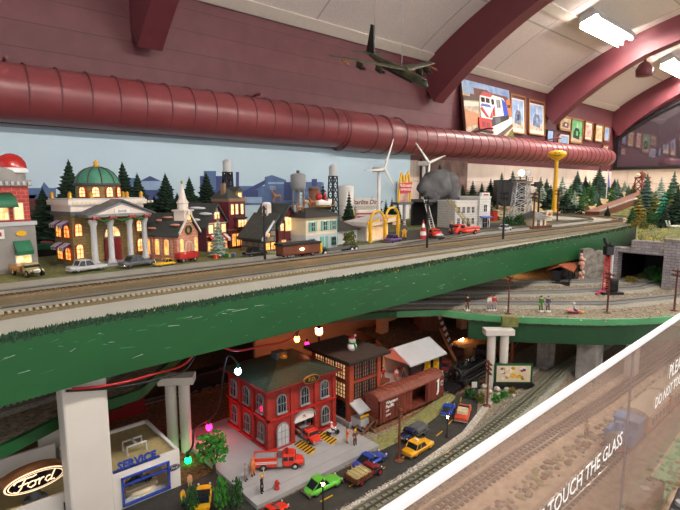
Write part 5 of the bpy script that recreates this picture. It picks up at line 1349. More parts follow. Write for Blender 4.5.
car('black car parked behind, in front of the stone wing of the lodge', up(255, 257), R(5), .075, 'black_gloss', 'sedan')
car('dark purple car parked in front of the arch restaurant', up(393, 243), R(12), .085, 'purple', 'sedan')
# trolley on the brown track
q = Vector((.80, 1.08, ZU+.013))
t = thing('trolley_car', 'dark brown flat sided rail trolley with a lit side lamp on the brown track', 'rail car', q)
b = MB(); b.bbox(-.062, .062, -.018, .018, .008, .036, 'wood_brown', .003); b.build('body', t)
b = MB(); b.bbox(-.066, .066, -.021, .021, .034, .040, 'dark_iron', .001); b.build('deck', t)
b = MB(); b.bbox(-.068, .068, -.008, .008, .006, .012, 'dark_iron', .001); b.build('frame', t)
b = MB(); b.ball((.0, -.0175, .022), (.007, .003, .003), 'lamp_warm', 10, 6); b.build('side_lamp', t, 'glowing side lamp')
for x in (-.04, .04):
    for y in (-.0125, .0125): wheel_part(t, x, y, .0065, .003, 'grey', 'wheel')
b = MB(); b.bbox(.066, .074, -.016, .016, .008, .034, 'yellow', .002); b.build('end_panel', t, 'yellow end panel')
# low loader trailer and small flat truck
q = up(341, 254)
t = thing('low_loader', 'long dark low loader trailer with white wheels in front of the grey bungalow', 'trailer', q+Vector((0, .0, 0)), R(6))
b = MB(); b.bbox(-.07, .06, -.017, .017, .012, .017, 'grey_dark', .001); b.prism([(-.07, .012), (-.085, .022), (-.095, .022), (-.095, .027), (-.083, .027), (-.07, .017)], 'xz', -.014, .014, 'grey_dark'); b.build('deck', t)
for x in (.030, .050, -.088):
    for y in (-.017, .017): wheel_part(t, x, y, .009, hub='white')
truck('small red flat truck left of the low loader trailer', up(309, 258)+Vector((-.012, .0, 0)), R(186), .07, 'red', 'red')
car('lime coloured car standing behind the low loader trailer', up(328, 249)+Vector((0, .02, 0)), R(10), .06, 'lime', 'sedan')
# wrapped gifts by the toy Christmas tree
for i, (dx, m_, lb) in enumerate(((-.02, 'red', 'red toy gift box left of the frosted tree'), (.02, 'green_cloth', 'green toy gift box right of the frosted tree'), (.036, 'blue', 'blue toy gift box right of the green gift box'))):
    q = at(222, 259); t = thing('gift_box', lb, 'gift box', (q.x+dx, q.y, ZU+.003), R(20*i), 'gifts by the frosted tree'); b = MB(); b.bbox(-.007, .007, -.006, .006, 0, .011, m_, .0008); b.build('box', t); b = MB(); b.box(-.0012, .0012, -.0065, .0065, -.0002, .0115, 'yellow'); b.build('ribbon', t)

# ------------------------------------------------------------------ trees behind the town
for x, yt, Y, lb in ((68, 158, 1.93, 'tall bottle brush tree between store and bank'), (42, 186, 2.0, 'short dark bottle brush tree behind the brown factory'), (122, 161, 1.98, 'tall dark bottle brush tree right behind the bank dome'), (137, 172, 1.9, 'dark bottle brush tree behind the right end of the bank'),
        (165, 172, 1.95, 'bottle brush tree behind the church roof, left of the steeple'), (189, 176, 1.92, 'bottle brush tree just right of the church steeple'), (206, 171, 1.95, 'slim bottle brush tree left of the silver tank tower'), (154, 195, 2.0, 'low dark bottle brush tree behind the church eaves'), (177, 192, 2.02, 'low dark bottle brush tree half hidden by the steeple'), (197, 195, 2.05, 'low dark bottle brush tree behind the candy shop roof')):
    Y -= .09; p = aty(x, yt, Y); tree('bottle', lb, (p.x, Y, ZU), p.z-ZU, w=1.25)
for x, yt, Y, lb in ((323, 181, 2.05, 'dark slim tree left of the second silver tank tower'), (349, 190, 1.85, 'dark slim tree in front of the white silo'), (372, 196, 2.15, 'dark tree right behind the diner'), (379, 195, 2.05, 'dark tree behind the gap between diner and arches'), (386, 199, 1.98, 'dark tree just right of the first turbine mast'), (392, 197, 2.06, 'dark tree second right of the first turbine mast'), (398, 201, 1.95, 'low dark tree left of the golden arches sign')):
    Y -= .09; p = aty(x, yt, Y); tree('spruce', lb, (p.x, Y, ZU), p.z-ZU, w=.8)
# ------------------------------------------------------------------ hills at the far end
def smooth(a, c, x): f = max(0, min(1, (x-a)/(c-a))); return f*f*(3-2*f)
def hz_back(x, y):
    d = math.hypot(x-LC[0], y-LC[1]) if x > LC[0] else abs(y-LC[1])
    h = .06*smooth(.80, 1.9, d)*smooth(3.2, 4.4, x)+.07*smooth(1.88, 2.18, y)*smooth(2.5, 2.8, x)
    h += .04*smooth(4.2, 6, x)
    return h+(.025*NZ.noise(Vector((x*2.2, y*2.2, 0)))+.012*NZ.noise(Vector((x*7, y*7, 3))))*smooth(.02, .08, h)
def ymax(x):
    if x < 2.95: return min(fy(x)-.022, .312*x)
    if x < 3.86: return LC[1]-math.sqrt(max(0, .79**2-(x-LC[0])**2))+.01
    return 1.40
def hz_right(x, y):
    f = 1 if x < 2.75 else smooth(-.02, .22, ymax(x)-y)
    return ZU+.004+f*(.10*smooth(2.2, 4.2, x)+.02*NZ.noise(Vector((x*2.5, y*3, 1)))*smooth(2.05, 2.5, x)+.008*NZ.noise(Vector((x*9, y*9, 5))))
def field(b, fx, nx, ny, m):
    rr = [[fx(i/nx, j/ny) for j in range(ny+1)] for i in range(nx+1)]
    b.rings(rr, m, closed=False, cap0=False, cap1=False)
t = thing('back_hillside', 'tan scenery hillside rising behind the curved tracks at the far end', 'hill')
b = MB()
def fb(u, v): x = 2.5+3.95*u; y = 1.16+1.13*v; return (x, y, ZU+.001+hz_back(x, y))
def fb2(u, v):
    x = 2.45+4.0*u; y = 1.88+.44*v; return (x, y, ZU+hz_back(x, y))
def fb3(u, v):
    a = R(-22+112*u) ; r0 = .76; x0, y0 = LC[0]+.05+r0*math.cos(a), LC[1]+r0*math.sin(a)
    x1, y1 = 6.45, 1.16+1.14*u
    x = x0+(x1-x0)*v; y = min(2.32, y0+(y1-y0)*v); return (x, y, ZU+.001+hz_back(x, y))
field(b, fb2, 60, 10, 'hill_tan'); field(b, fb3, 40, 46, 'hill_tan'); b.build('slope', t)
t = thing('portal_hill', 'green grassed hill over the dark stone portal at the right', 'hill')
b = MB()
def fr_(u, v):
    x = 2.04+4.3*u**1.3; ym = ymax(x); y = -.1+(ym+.1)*v
    return (x, y, hz_right(x, y))
field(b, fr_, 60, 40, 'hill_green')
b.build('slope', t)
b = MB(); r3 = random.Random(5)
for k in range(900):
    x = 2.05+1.5*r3.random()**1.5; ym = ymax(x)-.01; y = ym-.5*r3.random()**1.2*(1 if r3.random() < .7 else .2); s = r3.uniform(.003, .008)
    z = hz_right(x, y); a = r3.random()*6
    b.add([(x-s*math.cos(a)*.5, y-s*math.sin(a)*.5, z-.002), (x+s*math.cos(a)*.5, y+s*math.sin(a)*.5, z-.002), (x+s*math.sin(a)*.4, y-s*math.cos(a)*.4, z-.002), (x+r3.uniform(-.004, .004), y, z+s*1.5)], [(0,1,3), (1,2,3), (2,0,3)], r3.choice(['turf_yellow', 'moss', 'leaf_olive', 'leaf_gold', 'moss']))
b.build('grass_tufts', t, stuff=True)
# brown ramp wall and road on the right slope
p0 = Vector((3.80, 1.28, ZU)); p1 = Vector((4.75, 1.32, ZU))
t = thing('retaining_slope', 'long brown retaining wall of a ramp climbing to the right behind the curve', 'retaining slope')
b = MB(); b.add([(3.75, 1.42, ZU), (5.5, 1.55, ZU), (5.5, 1.55, ZU+.175), (3.75, 1.42, ZU+.03), (3.75, 1.52, ZU), (5.5, 1.70, ZU), (5.5, 1.70, ZU+.175), (3.75, 1.52, ZU+.03)], [(0,1,2,3), (4,7,6,5), (3,2,6,7), (0,3,7,4), (1,5,6,2)], 'wood_brown'); b.build('wall_face', t)
b = MB(); b.add([(3.74, 1.41, ZU+.026), (5.5, 1.54, ZU+.171), (5.5, 1.54, ZU+.180), (3.74, 1.41, ZU+.034), (3.74, 1.435, ZU+.034), (5.5, 1.57, ZU+.180)], [(0,1,2,3), (3,2,5,4)], 'stone'); b.build('coping', t)
# red brown water tower trestle far at right
p = aty(643, 171, 1.82); k = px(p, 1); H = p.z-ZU
t = thing('red_trestle_tower', 'rusty red wooden tower with pale barrels on top, far back among the trees', 'tower', (p.x, 1.82, ZU), R(-30))
b = MB(); lattice(b, 6*k, 4*k, H-7*k, 'red_dark', 4, .007); b.box(-5*k, 5*k, -5*k, 5*k, H-7*k, H-6*k, 'wood_brown'); b.build('trestle', t)
b = MB(); b.lathe([(3.4*k, H-6*k), (3.6*k, H-3*k), (2*k, H-1*k), (.01, H)], 'wood_brown', n=12); b.build('drum', t)
for s in (-1, 1):
    b = MB(); b.ball((s*5*k, 0, H-4*k), (2*k, 2*k, 1.6*k), 'cream', 10, 6); b.build('barrel', t)

def on_back(x, y): return Vector((x, y, ZU+hz_back(x, y)-.004))
TL = [  # picture column, row of the tip, depth, kind, what tells it apart
 (455, 186, 2.1, 'spruce', 'left of a row of small dark conifers above the roof of the white hall'), (463, 184, 2.12, 'spruce', 'second of the row of small dark conifers above the roof of the white hall'), (473, 180, 2.1, 'spruce', 'third and taller of the conifers above the roof of the white hall'), (482, 182, 2.15, 'spruce', 'right end conifer above the roof of the white hall'),
 (491, 178, 2.2, 'spruce', 'dark conifer between the white hall and the coal hopper'), (502, 172, 2.15, 'blue', 'tall dark conifer behind the left end of the coal hopper'), (513, 170, 2.15, 'blue', 'tall dark conifer behind the middle of the coal hopper'),
 (541, 176, 2.1, 'frost', 'greyish conifer behind the right side of the light tower'), (547, 178, 2.15, 'blue', 'dark conifer just left of the stem of the smiling water tower'), (551, 184, 1.95, 'spruce', 'dark conifer in front of the stem of the smiling water tower'),
 (563, 176, 2.0, 'frost', 'frosted conifer right of the smiling water tower'), (571, 183, 2.02, 'pine', 'green conifer second right of the smiling water tower'), (578, 170, 2.1, 'blue', 'tall blue green conifer third right of the smiling water tower'), (585, 186, 1.95, 'pine', 'small green conifer right of the tall blue green one'), (590, 180, 2.08, 'pine', 'mid green conifer on the ridge, middle of the tan slope'), (594, 184, 1.98, 'pine', 'dark green conifer on the tan slope beside the ridge conifer'),
 (582, 195, 1.75, 'pine', 'green conifer half way down the tan slope, left one'), (592, 195, 1.8, 'pine', 'green conifer half way down the tan slope, right one'), (600, 166, 2.1, 'blue', 'tallest blue green conifer at the end of the duct'), (604, 178, 2.0, 'blue', 'short blue conifer at the foot of the tallest blue green one'), (600, 197, 1.7, 'pine', 'green conifer low on the tan slope near the track curve'),
 (587, 204, 1.68, 'olive', 'low dark shrub like conifer beside the curve')]
for x, yt, Y, kd, lb in TL:
    p = aty(x, yt, Y); g = on_back(p.x, Y); h = p.z-g.z
    tree(kd, lb, g, max(h, .09), w=1.35)
XT = [(556, 181, 2.12, 'pine', 'mid green conifer peeking out between the yellow stem and the frosted conifer'), (567, 188, 1.9, 'spruce', 'small dark conifer below the frosted conifer on the tan slope'), (575, 190, 1.86, 'frost', 'pale conifer low on the left of the tan slope'), (586, 175, 2.2, 'spruce', 'dark conifer at the skyline right of the tall blue green one'), (597, 189, 1.85, 'blue', 'short blue conifer half way down the right of the tan slope'), (609, 183, 2.1, 'pine', 'green conifer at the skyline just right of the tallest blue green one'), (615, 178, 2.2, 'spruce', 'dark conifer at the skyline below the mirror corner'), (625, 180, 2.25, 'frost', 'frosted conifer at the skyline left of the red tower'), (634, 182, 2.2, 'pine', 'green conifer at the skyline touching the red tower'), (445, 190, 2.15, 'spruce', 'dark conifer showing right beside the grey mound'), (468, 189, 2.05, 'pine', 'low green conifer peeking over the middle of the white hall roof'), (487, 188, 2.0, 'pine', 'low green conifer at the right shoulder of the white hall')]
for x, yt, Y, kd, lb in XT:
    Y = min(Y, 2.2); p = aty(x, yt, Y)
    while p.x > 6.2: Y -= .02; p = aty(x, yt, Y)
    g = on_back(p.x, Y); tree(kd, lb, g, max(p.z-g.z, .09), w=1.35)
p = aty(572, 212, 1.62); bush('leaf_dark', 'flat dark bush beside the track curve at the foot of the tan slope', (p.x, 1.62, ZU+.002), .16, sz=(1.3, 1, .5))
TR = [(608, 205, 'spruce', 3.6, 1.25, 40, 'dark conifer at the left foot of the brown ramp wall'), (618, 178, 'blue', 5.2, 1.81, 33, 'slim blue conifer above the brown ramp wall'), (622, 190, 'spruce', 5.3, 1.81, 18, 'dark bushy conifer on top of the brown ramp wall'), (613, 186, 'pine', 4.9, 1.75, 22, 'green conifer left of the top of the ramp wall'), (629, 184, 'blue', 5.85, 1.93, 12, 'small grey conifer beside the red tower'),
 (648, 172, 'blue', 3.4, .92, 36, 'largest blue green spruce in the middle of the right hill'), (640, 192, 'gold', 3.1, .90, 26, 'golden brown conifer in front of the largest blue green spruce'), (656, 190, 'olive', 3.2, .85, 25, 'olive conifer right of the largest blue green spruce'), (633, 205, 'pine', 2.95, .90, 18, 'round topped green tree near the end of the green front board'), (651, 207, 'pine', 2.9, .80, 17, 'bushy green tree in the middle of the right hill front'), (665, 190, 'teal', 3.1, .72, 20, 'bright turquoise tree on the right hill'),
 (666, 204, 'spruce', 2.65, .65, 30, 'dark spiky conifer in front of the turquoise tree'), (675, 170, 'blue', 3.9, .80, 28, 'tall grey blue conifer at the right edge, farther back'), (671, 182, 'pine', 3.6, .74, 30, 'narrow green conifer between the turquoise tree and the right edge'), (679, 185, 'spruce', 2.9, .60, 32, 'dark green conifer at the right edge of the hill'), (662, 176, 'frost', 4.6, 1.15, 20, 'pale conifer far behind the turquoise tree'), (684, 172, 'gold', 3.1, .60, 40, 'tall olive gold conifer cut by the right edge'), (645, 212, 'olive', 2.6, .74, 10, 'small olive shrub tree at the brow of the right hill')]
for x, yt, kd, X, Y, hp, lb in TR:
    z = hz_right(X, Y) if Y < 1.0 else ZU+hz_back(X, Y)
    p = CAM+ray(x, yt)*1; d = ray(x, yt); q = Vector((d.x, d.y)); 
    tt = Vector((X, Y)).length/q.length; P = CAM+d*tt
    gx, gy = P.x, P.y; z = hz_right(gx, gy) if gy < 1.0 else ZU+hz_back(gx, gy)
    h = P.z-z+.004
    tree(kd, lb, (gx, gy, z-.004), max(.05, h), w=1.1)
for x, y, m_, s, lb in ((673, 218, 'leaf_olive', .10, 'olive bush at the right edge of the hill above the portal'), (659, 222, 'leaf_mid', .07, 'green bush on the brow above the portal'), (636, 222, 'leaf_gold', .05, 'yellow green bush at the very end of the green front board')):
    p = at(x, y, ZU+.03); bush(m_, lb, (p.x, p.y, hz_right(p.x, p.y)-.004), s)
p = at(674, 226, ZU+.03)
t = thing('white_bench', 'small white curved bench or sled on the right hill', 'bench', (p.x, p.y, hz_right(p.x, p.y)+.002), R(-30), sc=.6); b = MB(); b.tube([(-.05, 0, .05), (-.035, 0, .012), (0, 0, .006), (.05, 0, .010)], .006, 'white', 6); b.tube([(-.05, .025, .05), (-.035, .025, .012), (0, .025, .006), (.05, .025, .010)], .006, 'white', 6); 
for q in (-.04, -.015, .01, .035): b.cyl((q, 0, .012 if q > -.03 else .024), (q, .025, .012 if q > -.03 else .024), .004, 'white', n=6)
b.build('frame', t)

# ------------------------------------------------------------------ stone portal on the middle shelf
PX_ = 2.04
t = thing('stone_portal', 'grey purple stone tunnel portal with a wide black opening under the grassed hill', 'tunnel portal', (PX_, 0, ZM))
b = MB(); b.box(-.012, .03, .455, .645, .118, .166, 'portal_stone'); b.box(-.012, .03, .645, .705, .118, .136, 'portal_stone'); b.build('lintel', t)
for y0, y1 in ((.690, .705), (.463, .535), (.12, .20)):
    b = MB(); b.box(-.02 if y0 < .6 else -.01, .04, y0, y1, 0, .118 if y0 > .6 else .172, 'portal_stone'); b.build('pier', t)
b = MB(); b.box(-.012, .03, .12, .46, .118, .166, 'portal_stone'); b.build('lintel', t)
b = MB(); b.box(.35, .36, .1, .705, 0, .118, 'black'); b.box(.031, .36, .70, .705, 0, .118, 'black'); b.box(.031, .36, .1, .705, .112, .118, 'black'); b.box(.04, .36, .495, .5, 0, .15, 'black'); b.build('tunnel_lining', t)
b = MB(); b.box(-.024, .02, .46, .54, .172, .180, 'stone'); b.build('pier_cap', t)
P = at(598, 281, ZM)
t = thing('torn_rock_wall', 'rough piece of scenery rock with torn pink foam edge beside the stone portal', 'rock', (P.x, P.y+.02, ZM), R(-40))
b = MB(); r4 = random.Random(9); pts = [(-.045+.012*NZ.noise(Vector((z*40, 0, 0))), z*.12) for z in [i/8 for i in range(9)]]
b.prism(pts+[(-.01, .126), (.012, .110), (.03, .118), (.048, .096), (.044, .06), (.055, .03), (.055, 0)], 'xz', 0, .03, 'stone'); b.build('rock_face', t)
b = MB()
for i in range(26): z = r4.random()*.115; b.ball((-.045+r4.uniform(-.006, .006), .0+r4.uniform(-.004, .012), z), (r4.uniform(.004, .009),)*3, 'pink_foam', 6, 4)
b.build('foam_edge', t, 'torn pink foam edge')
P = at(613, 283, ZM)
for x, y, m_, s, lb in ((630, 283, 'leaf_gold', .05, 'yellow moss mound at the left foot of the stone portal'), (653, 281, 'leaf_mid', .075, 'green leafy bush in front of the stone portal opening'), (661, 284, 'leaf_bright', .05, 'small bright bush at the right pier of the stone portal'), (642, 280, 'leaf_olive', .036, 'low olive mound inside the stone portal opening')):
    p = at(x, y, ZM); bush(m_, lb, (p.x, p.y, ZM+.001), s, sz=(1, 1, .9 if m_ != 'leaf_gold' else .6))
# red lattice crane / signal in front of the portal
P = at(605, 294, ZM)
t = thing('red_lattice_signal', 'red lattice ladder mast with black machinery on top, in front of the stone portal', 'signal mast', (P.x, P.y, ZM), R(-35))
b = MB(); h = .135
for s in (-1, 1):
    b.tube([(s*.011, 0, .008), (s*.009, 0, h)], .0022, 'red', 5)
for i in range(12): b.tube([(-.011+.0002*i, 0, .012+.0105*i), (.011-.0002*i, 0, .012+.0105*i)], .0014, 'red', 4)
for i in range(11): b.tube([((-1)**i*.0105, 0, .012+.0105*i), (-(-1)**i*.0105, 0, .0225+.0105*i)], .0012, 'red', 4)
b.build('lattice_mast', t)
b = MB(); b.bbox(-.012, .016, -.01, .012, h, h+.030, 'black', .003); b.tube([(.0, 0, h+.028), (-.012, 0, h+.044), (-.018, 0, h+.060)], .005, 'black', 6); b.ball((.008, -.004, h+.034), (.010, .010, .008), 'black', 8, 6); b.build('top_machinery', t)
b = MB(); b.cyl((.024, .012, 0), (.024, .012, h+.02), .0055, 'grey_light', n=10); b.build('steel_tube', t)
b = MB(); b.box(-.02, .055, -.02, .03, 0, .008, 'black'); b.bbox(.016, .045, -.005, .025, .008, .050, 'black_gloss', .003); b.build('base', t)
b = MB(); b.tube([(-.012, -.004, .010), (-.03, -.012, .012), (-.045, -.018, .004)], .004, 'magenta', 6); b.build('pink_chute', t, 'pink chute')
# platform shed under the shelf
P = Vector((1.915, .842, ZM))
t = thing('orange_roof_depot', 'open sided platform depot with a rusty orange roof under the green front board', 'model building', P, R(18))
b = MB(); b.prism([(-.045, .052), (0, .070), (.045, .052), (.045, .056), (0, .075), (-.045, .056)], 'yz', -.10, .085, 'rust_roof'); b.build('roof', t)
b = MB(); b.box(-.10, .10, -.035, .035, 0, .010, 'dark_iron'); b.build('platform', t); t.scale = (1.15, 1, 1)
b = MB(); b.box(-.09, .0, .0, .03, .01, .052, 'black'); b.box(.03, .075, -.01, .03, .01, .052, 'grey_dark'); b.build('walls', t)
for x in (-.095, -.045, .01, .08):
    b = MB(); b.box(x-.002, x+.002, -.034, -.030, .01, .052, 'dark_iron'); b.build('post', t)
for i in range(3, 5):
    q = at(556+8*i, 284-i*.6, ZM); t = thing('rail_scrap', ('low dark scrap heap in front of the depot', 'scrap heap second in front of the depot', 'scrap heap third in front of the depot', 'scrap heap fourth in front of the depot', 'scrap heap nearest the torn rock')[i], 'scrap pile', (q.x, q.y, ZM))
    b = MB()
    for j in range(9): b.ball((rnd.uniform(-.015, .015), rnd.uniform(-.012, .012), .004), (rnd.uniform(.004, .009),)*3, rnd.choice(['dark_iron', 'wood_brown', 'stone']), 6, 4)
    b.build('pile', t)
t = thing('wood_post', 'rusty brown timber post under the end of the upper shelf', 'post', (2.16, .93, ZM)); b = MB(); b.box(-.012, .012, -.012, .012, 0, ZU-.026-ZM, 'rust_roof'); b.build('shaft', t)
t = thing('wood_post', 'olive green post under the end of the upper shelf beside the torn rock', 'post', (2.14, .86, ZM)); b = MB(); b.box(-.018, .012, -.012, .012, 0, ZU-.026-ZM, 'hill_green'); b.build('shaft', t)
# poles and figures on the middle shelf
for x, y, yt, lb in ((508, 314, 276, 'rust brown telegraph pole standing above the white double column'), (607, 313, 273, 'rust brown telegraph pole right of the red saucer sled'), (674, 311, 270, 'rust brown telegraph pole at the right edge of the middle shelf')):
    P = at(x, y, ZM); pole(lb, (P.x, P.y, ZM+.001), px(P, y-yt)*1.02, 'pole_brown', R(-30), 2, base=True)
for x, y, lb, tp, bt, ht in ((544, 313, 'figure in a long green coat standing on a white stand', 'green_cloth', 'green_cloth', 'hair_brown'), (551, 313, 'figure in grey coat standing just right of the green coat', 'denim', 'grey_dark', 'grey_dark'), (470, 312, 'dark clothed figure beside the edge at the left of the middle shelf', 'black', 'brown_cloth', 'black'), (492, 312, 'figure in white top beside the pole base', 'white', 'grey', 'red'), (497, 312, 'figure in red top next to the white topped one', 'red', 'grey', None)):
    P = at(x, y, ZM); person(lb, (P.x, P.y+.01, ZM+.004), .046, R(-30), tp, bt, hat=ht, base='white')
P = at(579, 314, ZM)
t = thing('red_saucer_sled', 'round red saucer sled with a yellow front on the middle shelf edge', 'sled', (P.x, P.y+.015, ZM+.001), R(-41), sc=.68)
b = MB(); b.lathe([(.004, 0), (.018, .003), (.026, .010), (.024, .011), (.012, .006), (.001, .005)], 'red', n=18, sx=1.2); b.build('saucer', t); b = MB(); b.ball((.030, -.01, .005), (.010, .008, .004), 'yellow', 8, 5); b.build('front_flag', t)
person('small figure in pale blue sitting in the red saucer sled', (P.x, P.y+.015, ZM-.010), .042, R(30), 'grey_light', 'denim', hat='white', pose='sit')
# ------------------------------------------------------------------ columns and posts
t = thing('white_column', 'thick white painted square column in the left foreground under the green board', 'column', (.178, .803, ZL)); b = MB(); b.bbox(-.031, .031, -.022, .022, 0, ZU-.026-ZL, 'white_paint', .003); b.build('shaft', t)
t = thing('white_column', 'pale square column behind the lit oval sign', 'column', (.185, 1.03, ZL)); b = MB(); b.bbox(-.035, .03, -.02, .02, 0, ZM-.022-ZL, 'white_paint', .003); b.build('shaft', t)
def twin(label, X, Y, rz, sp, r, top):
    t = thing('twin_column', label, 'column', (X, Y, ZL), rz)
    for s in (-1, 1):
        b = MB(); b.cyl((s*sp/2, 0, 0), (s*sp/2, 0, top-.016), r, 'white_paint', n=18); b.build('round_post', t)
    b = MB(); b.bbox(-sp/2-r*1.9, sp/2+r*1.9, -r*1.5, r*1.5, top-.016, top, 'white_paint', .001); b.build('cap_beam', t); return t
t = thing('white_column', 'pale column seen through the guard under the right end of the middle shelf', 'column', (1.56, .47, ZL)); b = MB(); b.bbox(-.02, .02, -.014, .014, 0, ZM-.022-ZL, 'white_paint', .002); b.build('shaft', t)
twin('white twin round column with a flat cap at left, beside the green bulb', .388, .948, R(-35), .027, .0115, ZM-.022-ZL)
twin('white twin round column in the middle, in front of the yellow billboard', 1.19, .690, R(-40), .036, .0115, ZM-.022-ZL)
t = thing('bracket_block', 'small green block on the edge of the middle shelf above the twin column', 'block', (1.222, .675, ZM-.022), R(-42)); b = MB(); b.bbox(-.022, .022, -.004, .010, .002, .030, 'hill_green', .001); b.build('block', t)
t = thing('back_board', 'dark brown plywood board closing the space under the shelves', 'board', (0, 1.92, ZL)); b = MB(); b.box(-.6, 4.0, 0, .02, 0, .32, 'ply_brown'); b.build('board', t)
t = thing('plywood_panel', 'orange lit plywood panel behind the brick block and the freight house', 'board', (1.0, 1.22, ZL), R(-4)); b = MB(); b.box(-.25, .34, 0, .012, 0, .145, 'ply_pale'); b.build('panel', t)
for x, y, lb in ((1.16, 1.10, 'pale wooden post left of the glowing globe lamp under the middle shelf'), (1.50, 1.02, 'first pale wooden post under the middle shelf behind the striped boom'), (1.60, .98, 'second pale wooden post under the middle shelf, right of the first')):
    t = thing('wood_post', lb, 'post', (x, y, ZL)); b = MB(); b.box(-.018, .018, -.012, .012, 0, ZM-.022-ZL, 'ply_pale'); b.build('shaft', t)
for x, y, lb in ((1.36, .74, 'thin rusty post left of the grey arches'), (1.40, .80, 'thin rusty post farther back behind the arches')):
    t = thing('rusty_post', lb, 'post', (x, y, ZL)); b = MB(); b.cyl((0, 0, 0), (0, 0, ZM-.022-ZL), .005, 'rust_roof'); b.build('shaft', t)

# ------------------------------------------------------------------ car dealer at the left
t = thing('car_dealer', 'white model car dealership with SERVICE lettering and a blue framed lit show window', 'model building', (0, .83, ZL))
b = MB(); b.box(.175, .338, 0, .006, .058, .073, 'white'); b.box(.175, .236, 0, .006, 0, .058, 'white'); b.box(.316, .338, 0, .006, 0, .058, 'white'); b.box(.236, .316, 0, .006, 0, .007, 'white'); b.build('front_wall', t)
b = MB(); b.box(.332, .338, .006, .16, 0, .073, 'white'); b.build('side_wall', t); b = MB(); b.box(.175, .338, .154, .16, 0, .073, 'white'); b.build('back_wall', t); b = MB(); b.box(.175, .332, .006, .154, .062, .067, 'cloth_tan'); b.build('roof', t)
b = MB(); b.box(.17, .332, .006, .154, 0, .003, 'grey_light'); b.build('show_floor', t)
b = MB()
for x0, x1, z0, z1 in ((.234, .318, .056, .0592), (.234, .318, .0055, .0085), (.234, .2372, .007, .058), (.3148, .318, .007, .058), (.268, .2695, .044, .058), (.236, .316, .043, .0446)): b.box(x0, x1, -.003, .003, z0, z1, 'blue')
b.build('window_frame', t, 'blue window frame')
b = MB(); b.box(.240, .314, .10, .104, .004, .060, 'lit_dim'); b.build('lit_back_wall', t, 'lit inside wall')
b = MB(); b.lathe([(.032, .003), (.032, .012), (.030, .013), (.001, .0131)], 'cream', (.278, .045, 0), 24); b.build('turntable', t)
b = MB(); b.text('SERVICE', .019, 'blue', XZ(.262, -.001, .081), .003, bold=.0006, sx=.95); b.build('roof_letters', t, 'blue SERVICE letters')
b = MB(); b.box(.222, .302, .0, .004, .071, .0745, 'blue'); b.build('letter_rail', t)
b = MB(); el = lambda a, c, x, z: [(x+a*math.cos(R(15*i)), z+c*math.sin(R(15*i))) for i in range(24)]
b.prism(el(.0115, .006, .326, .042), 'xz', -.0012, 0, 'navy'); b.prism(el(.010, .005, .326, .042), 'xz', -.0014, -.001, 'white'); b.prism(el(.0094, .0045, .326, .042), 'xz', -.0017, -.001, 'navy'); b.text('Ford', .006, 'letter_white', XZ(.326, -.0019, .042), .0003, shear=.3); b.build('oval_badge', t)
b = MB()
for y in (.05, .075): b.tube([(.262, y, .067), (.262, y, .084), (.296, y, .084), (.296, y, .067)], .0022, 'grey_light', 6)
b.tube([(.279, .05, .084), (.279, .075, .084)], .0022, 'grey_light', 6); b.build('roof_rack', t)
b = MB(); b.box(-.02, .165, -.0, .006, .0, .070, 'white'); b.box(-.02, .165, .14, .146, 0, .090, 'white'); b.box(-.02, -.014, 0, .14, 0, .074, 'white'); b.box(-.014, .165, .006, .14, .052, .058, 'cloth_tan'); b.build('showroom_wing', t)
b = MB()
for x0, x1, z0, z1 in ((.146, .165, .052, .0545), (.146, .1485, .01, .054)): b.box(x0, x1, -.003, 0, z0, z1, 'navy')
b.box(.1485, .165, -.001, 0, .01, .052, 'lit_dim'); b.build('wing_window', t)
P = aty(36, 480, .845)
t = thing('oval_sign', 'lit oval black sign with cream script lettering standing on the dealership roof', 'sign', (P.x, .845, P.z), R(4)); A, B_ = .0435, .0165
b = MB(); b.prism([(A*math.cos(R(10*i)), B_*math.sin(R(10*i))) for i in range(36)], 'xz', 0, .028, 'sign_case', True); b.build('case', t)
b = MB(); b.prism([(A*.985*math.cos(R(10*i)), B_*.97*math.sin(R(10*i))) for i in range(36)], 'xz', -.001, .0, 'sign_lit'); b.prism([(A*.93*math.cos(R(10*i)), B_*.86*math.sin(R(10*i))) for i in range(36)], 'xz', -.0014, -.0008, 'black_gloss'); 
b.prism([(A*.88*math.cos(R(10*i)), B_*.80*math.sin(R(10*i))) for i in range(36)], 'xz', -.0017, -.0012, 'sign_lit'); b.prism([(A*.84*math.cos(R(10*i)), B_*.74*math.sin(R(10*i))) for i in range(36)], 'xz', -.0020, -.0015, 'black_gloss'); b.build('face', t)
b = MB(); u = .001
def st(pts, r=.0011): b.tube([(x*u, -.0026, z*u) for x, z in pts], r, 'sign_lit', 6)
st([(-30, 5), (-26, 9), (-16, 9.5), (-4, 9), (1, 10.5)]); st([(-14, 9), (-18, 3), (-21, -4), (-26, -8.5), (-31, -6)]); st([(-24, 0.5), (-17, 1), (-11, 1.5)])
st([(-5, 2), (-10, 1), (-12, -4), (-8, -7.5), (-2, -5), (-1, 0), (-5, 2), (0, 1), (5, 2)]); st([(5, 2.5), (3, -7)]); st([(4, -2), (8, 2), (11, 2)])
st([(20, 1.5), (15, 1.5), (12, -3.5), (15, -7), (20, -4)]); st([(27, 9.5), (22, 0), (20, -6.5), (25, -6.5)]); b.build('script_letters', t, 'cream script letters')
zz = ZL+.058-P.z; b = MB(); b.cyl((0, .014, zz+.004), (0, .014, -B_*.9), .008, 'grey_dark'); b.lathe([(.018, zz), (.016, zz+.005)], 'grey_dark', (0, .014, 0), 14); b.build('stand', t)
q = car('dark antique car on the round turntable inside the show window', (.278, .875, ZL+.0132), R(-20), .048, 'black_gloss', 'coupe')

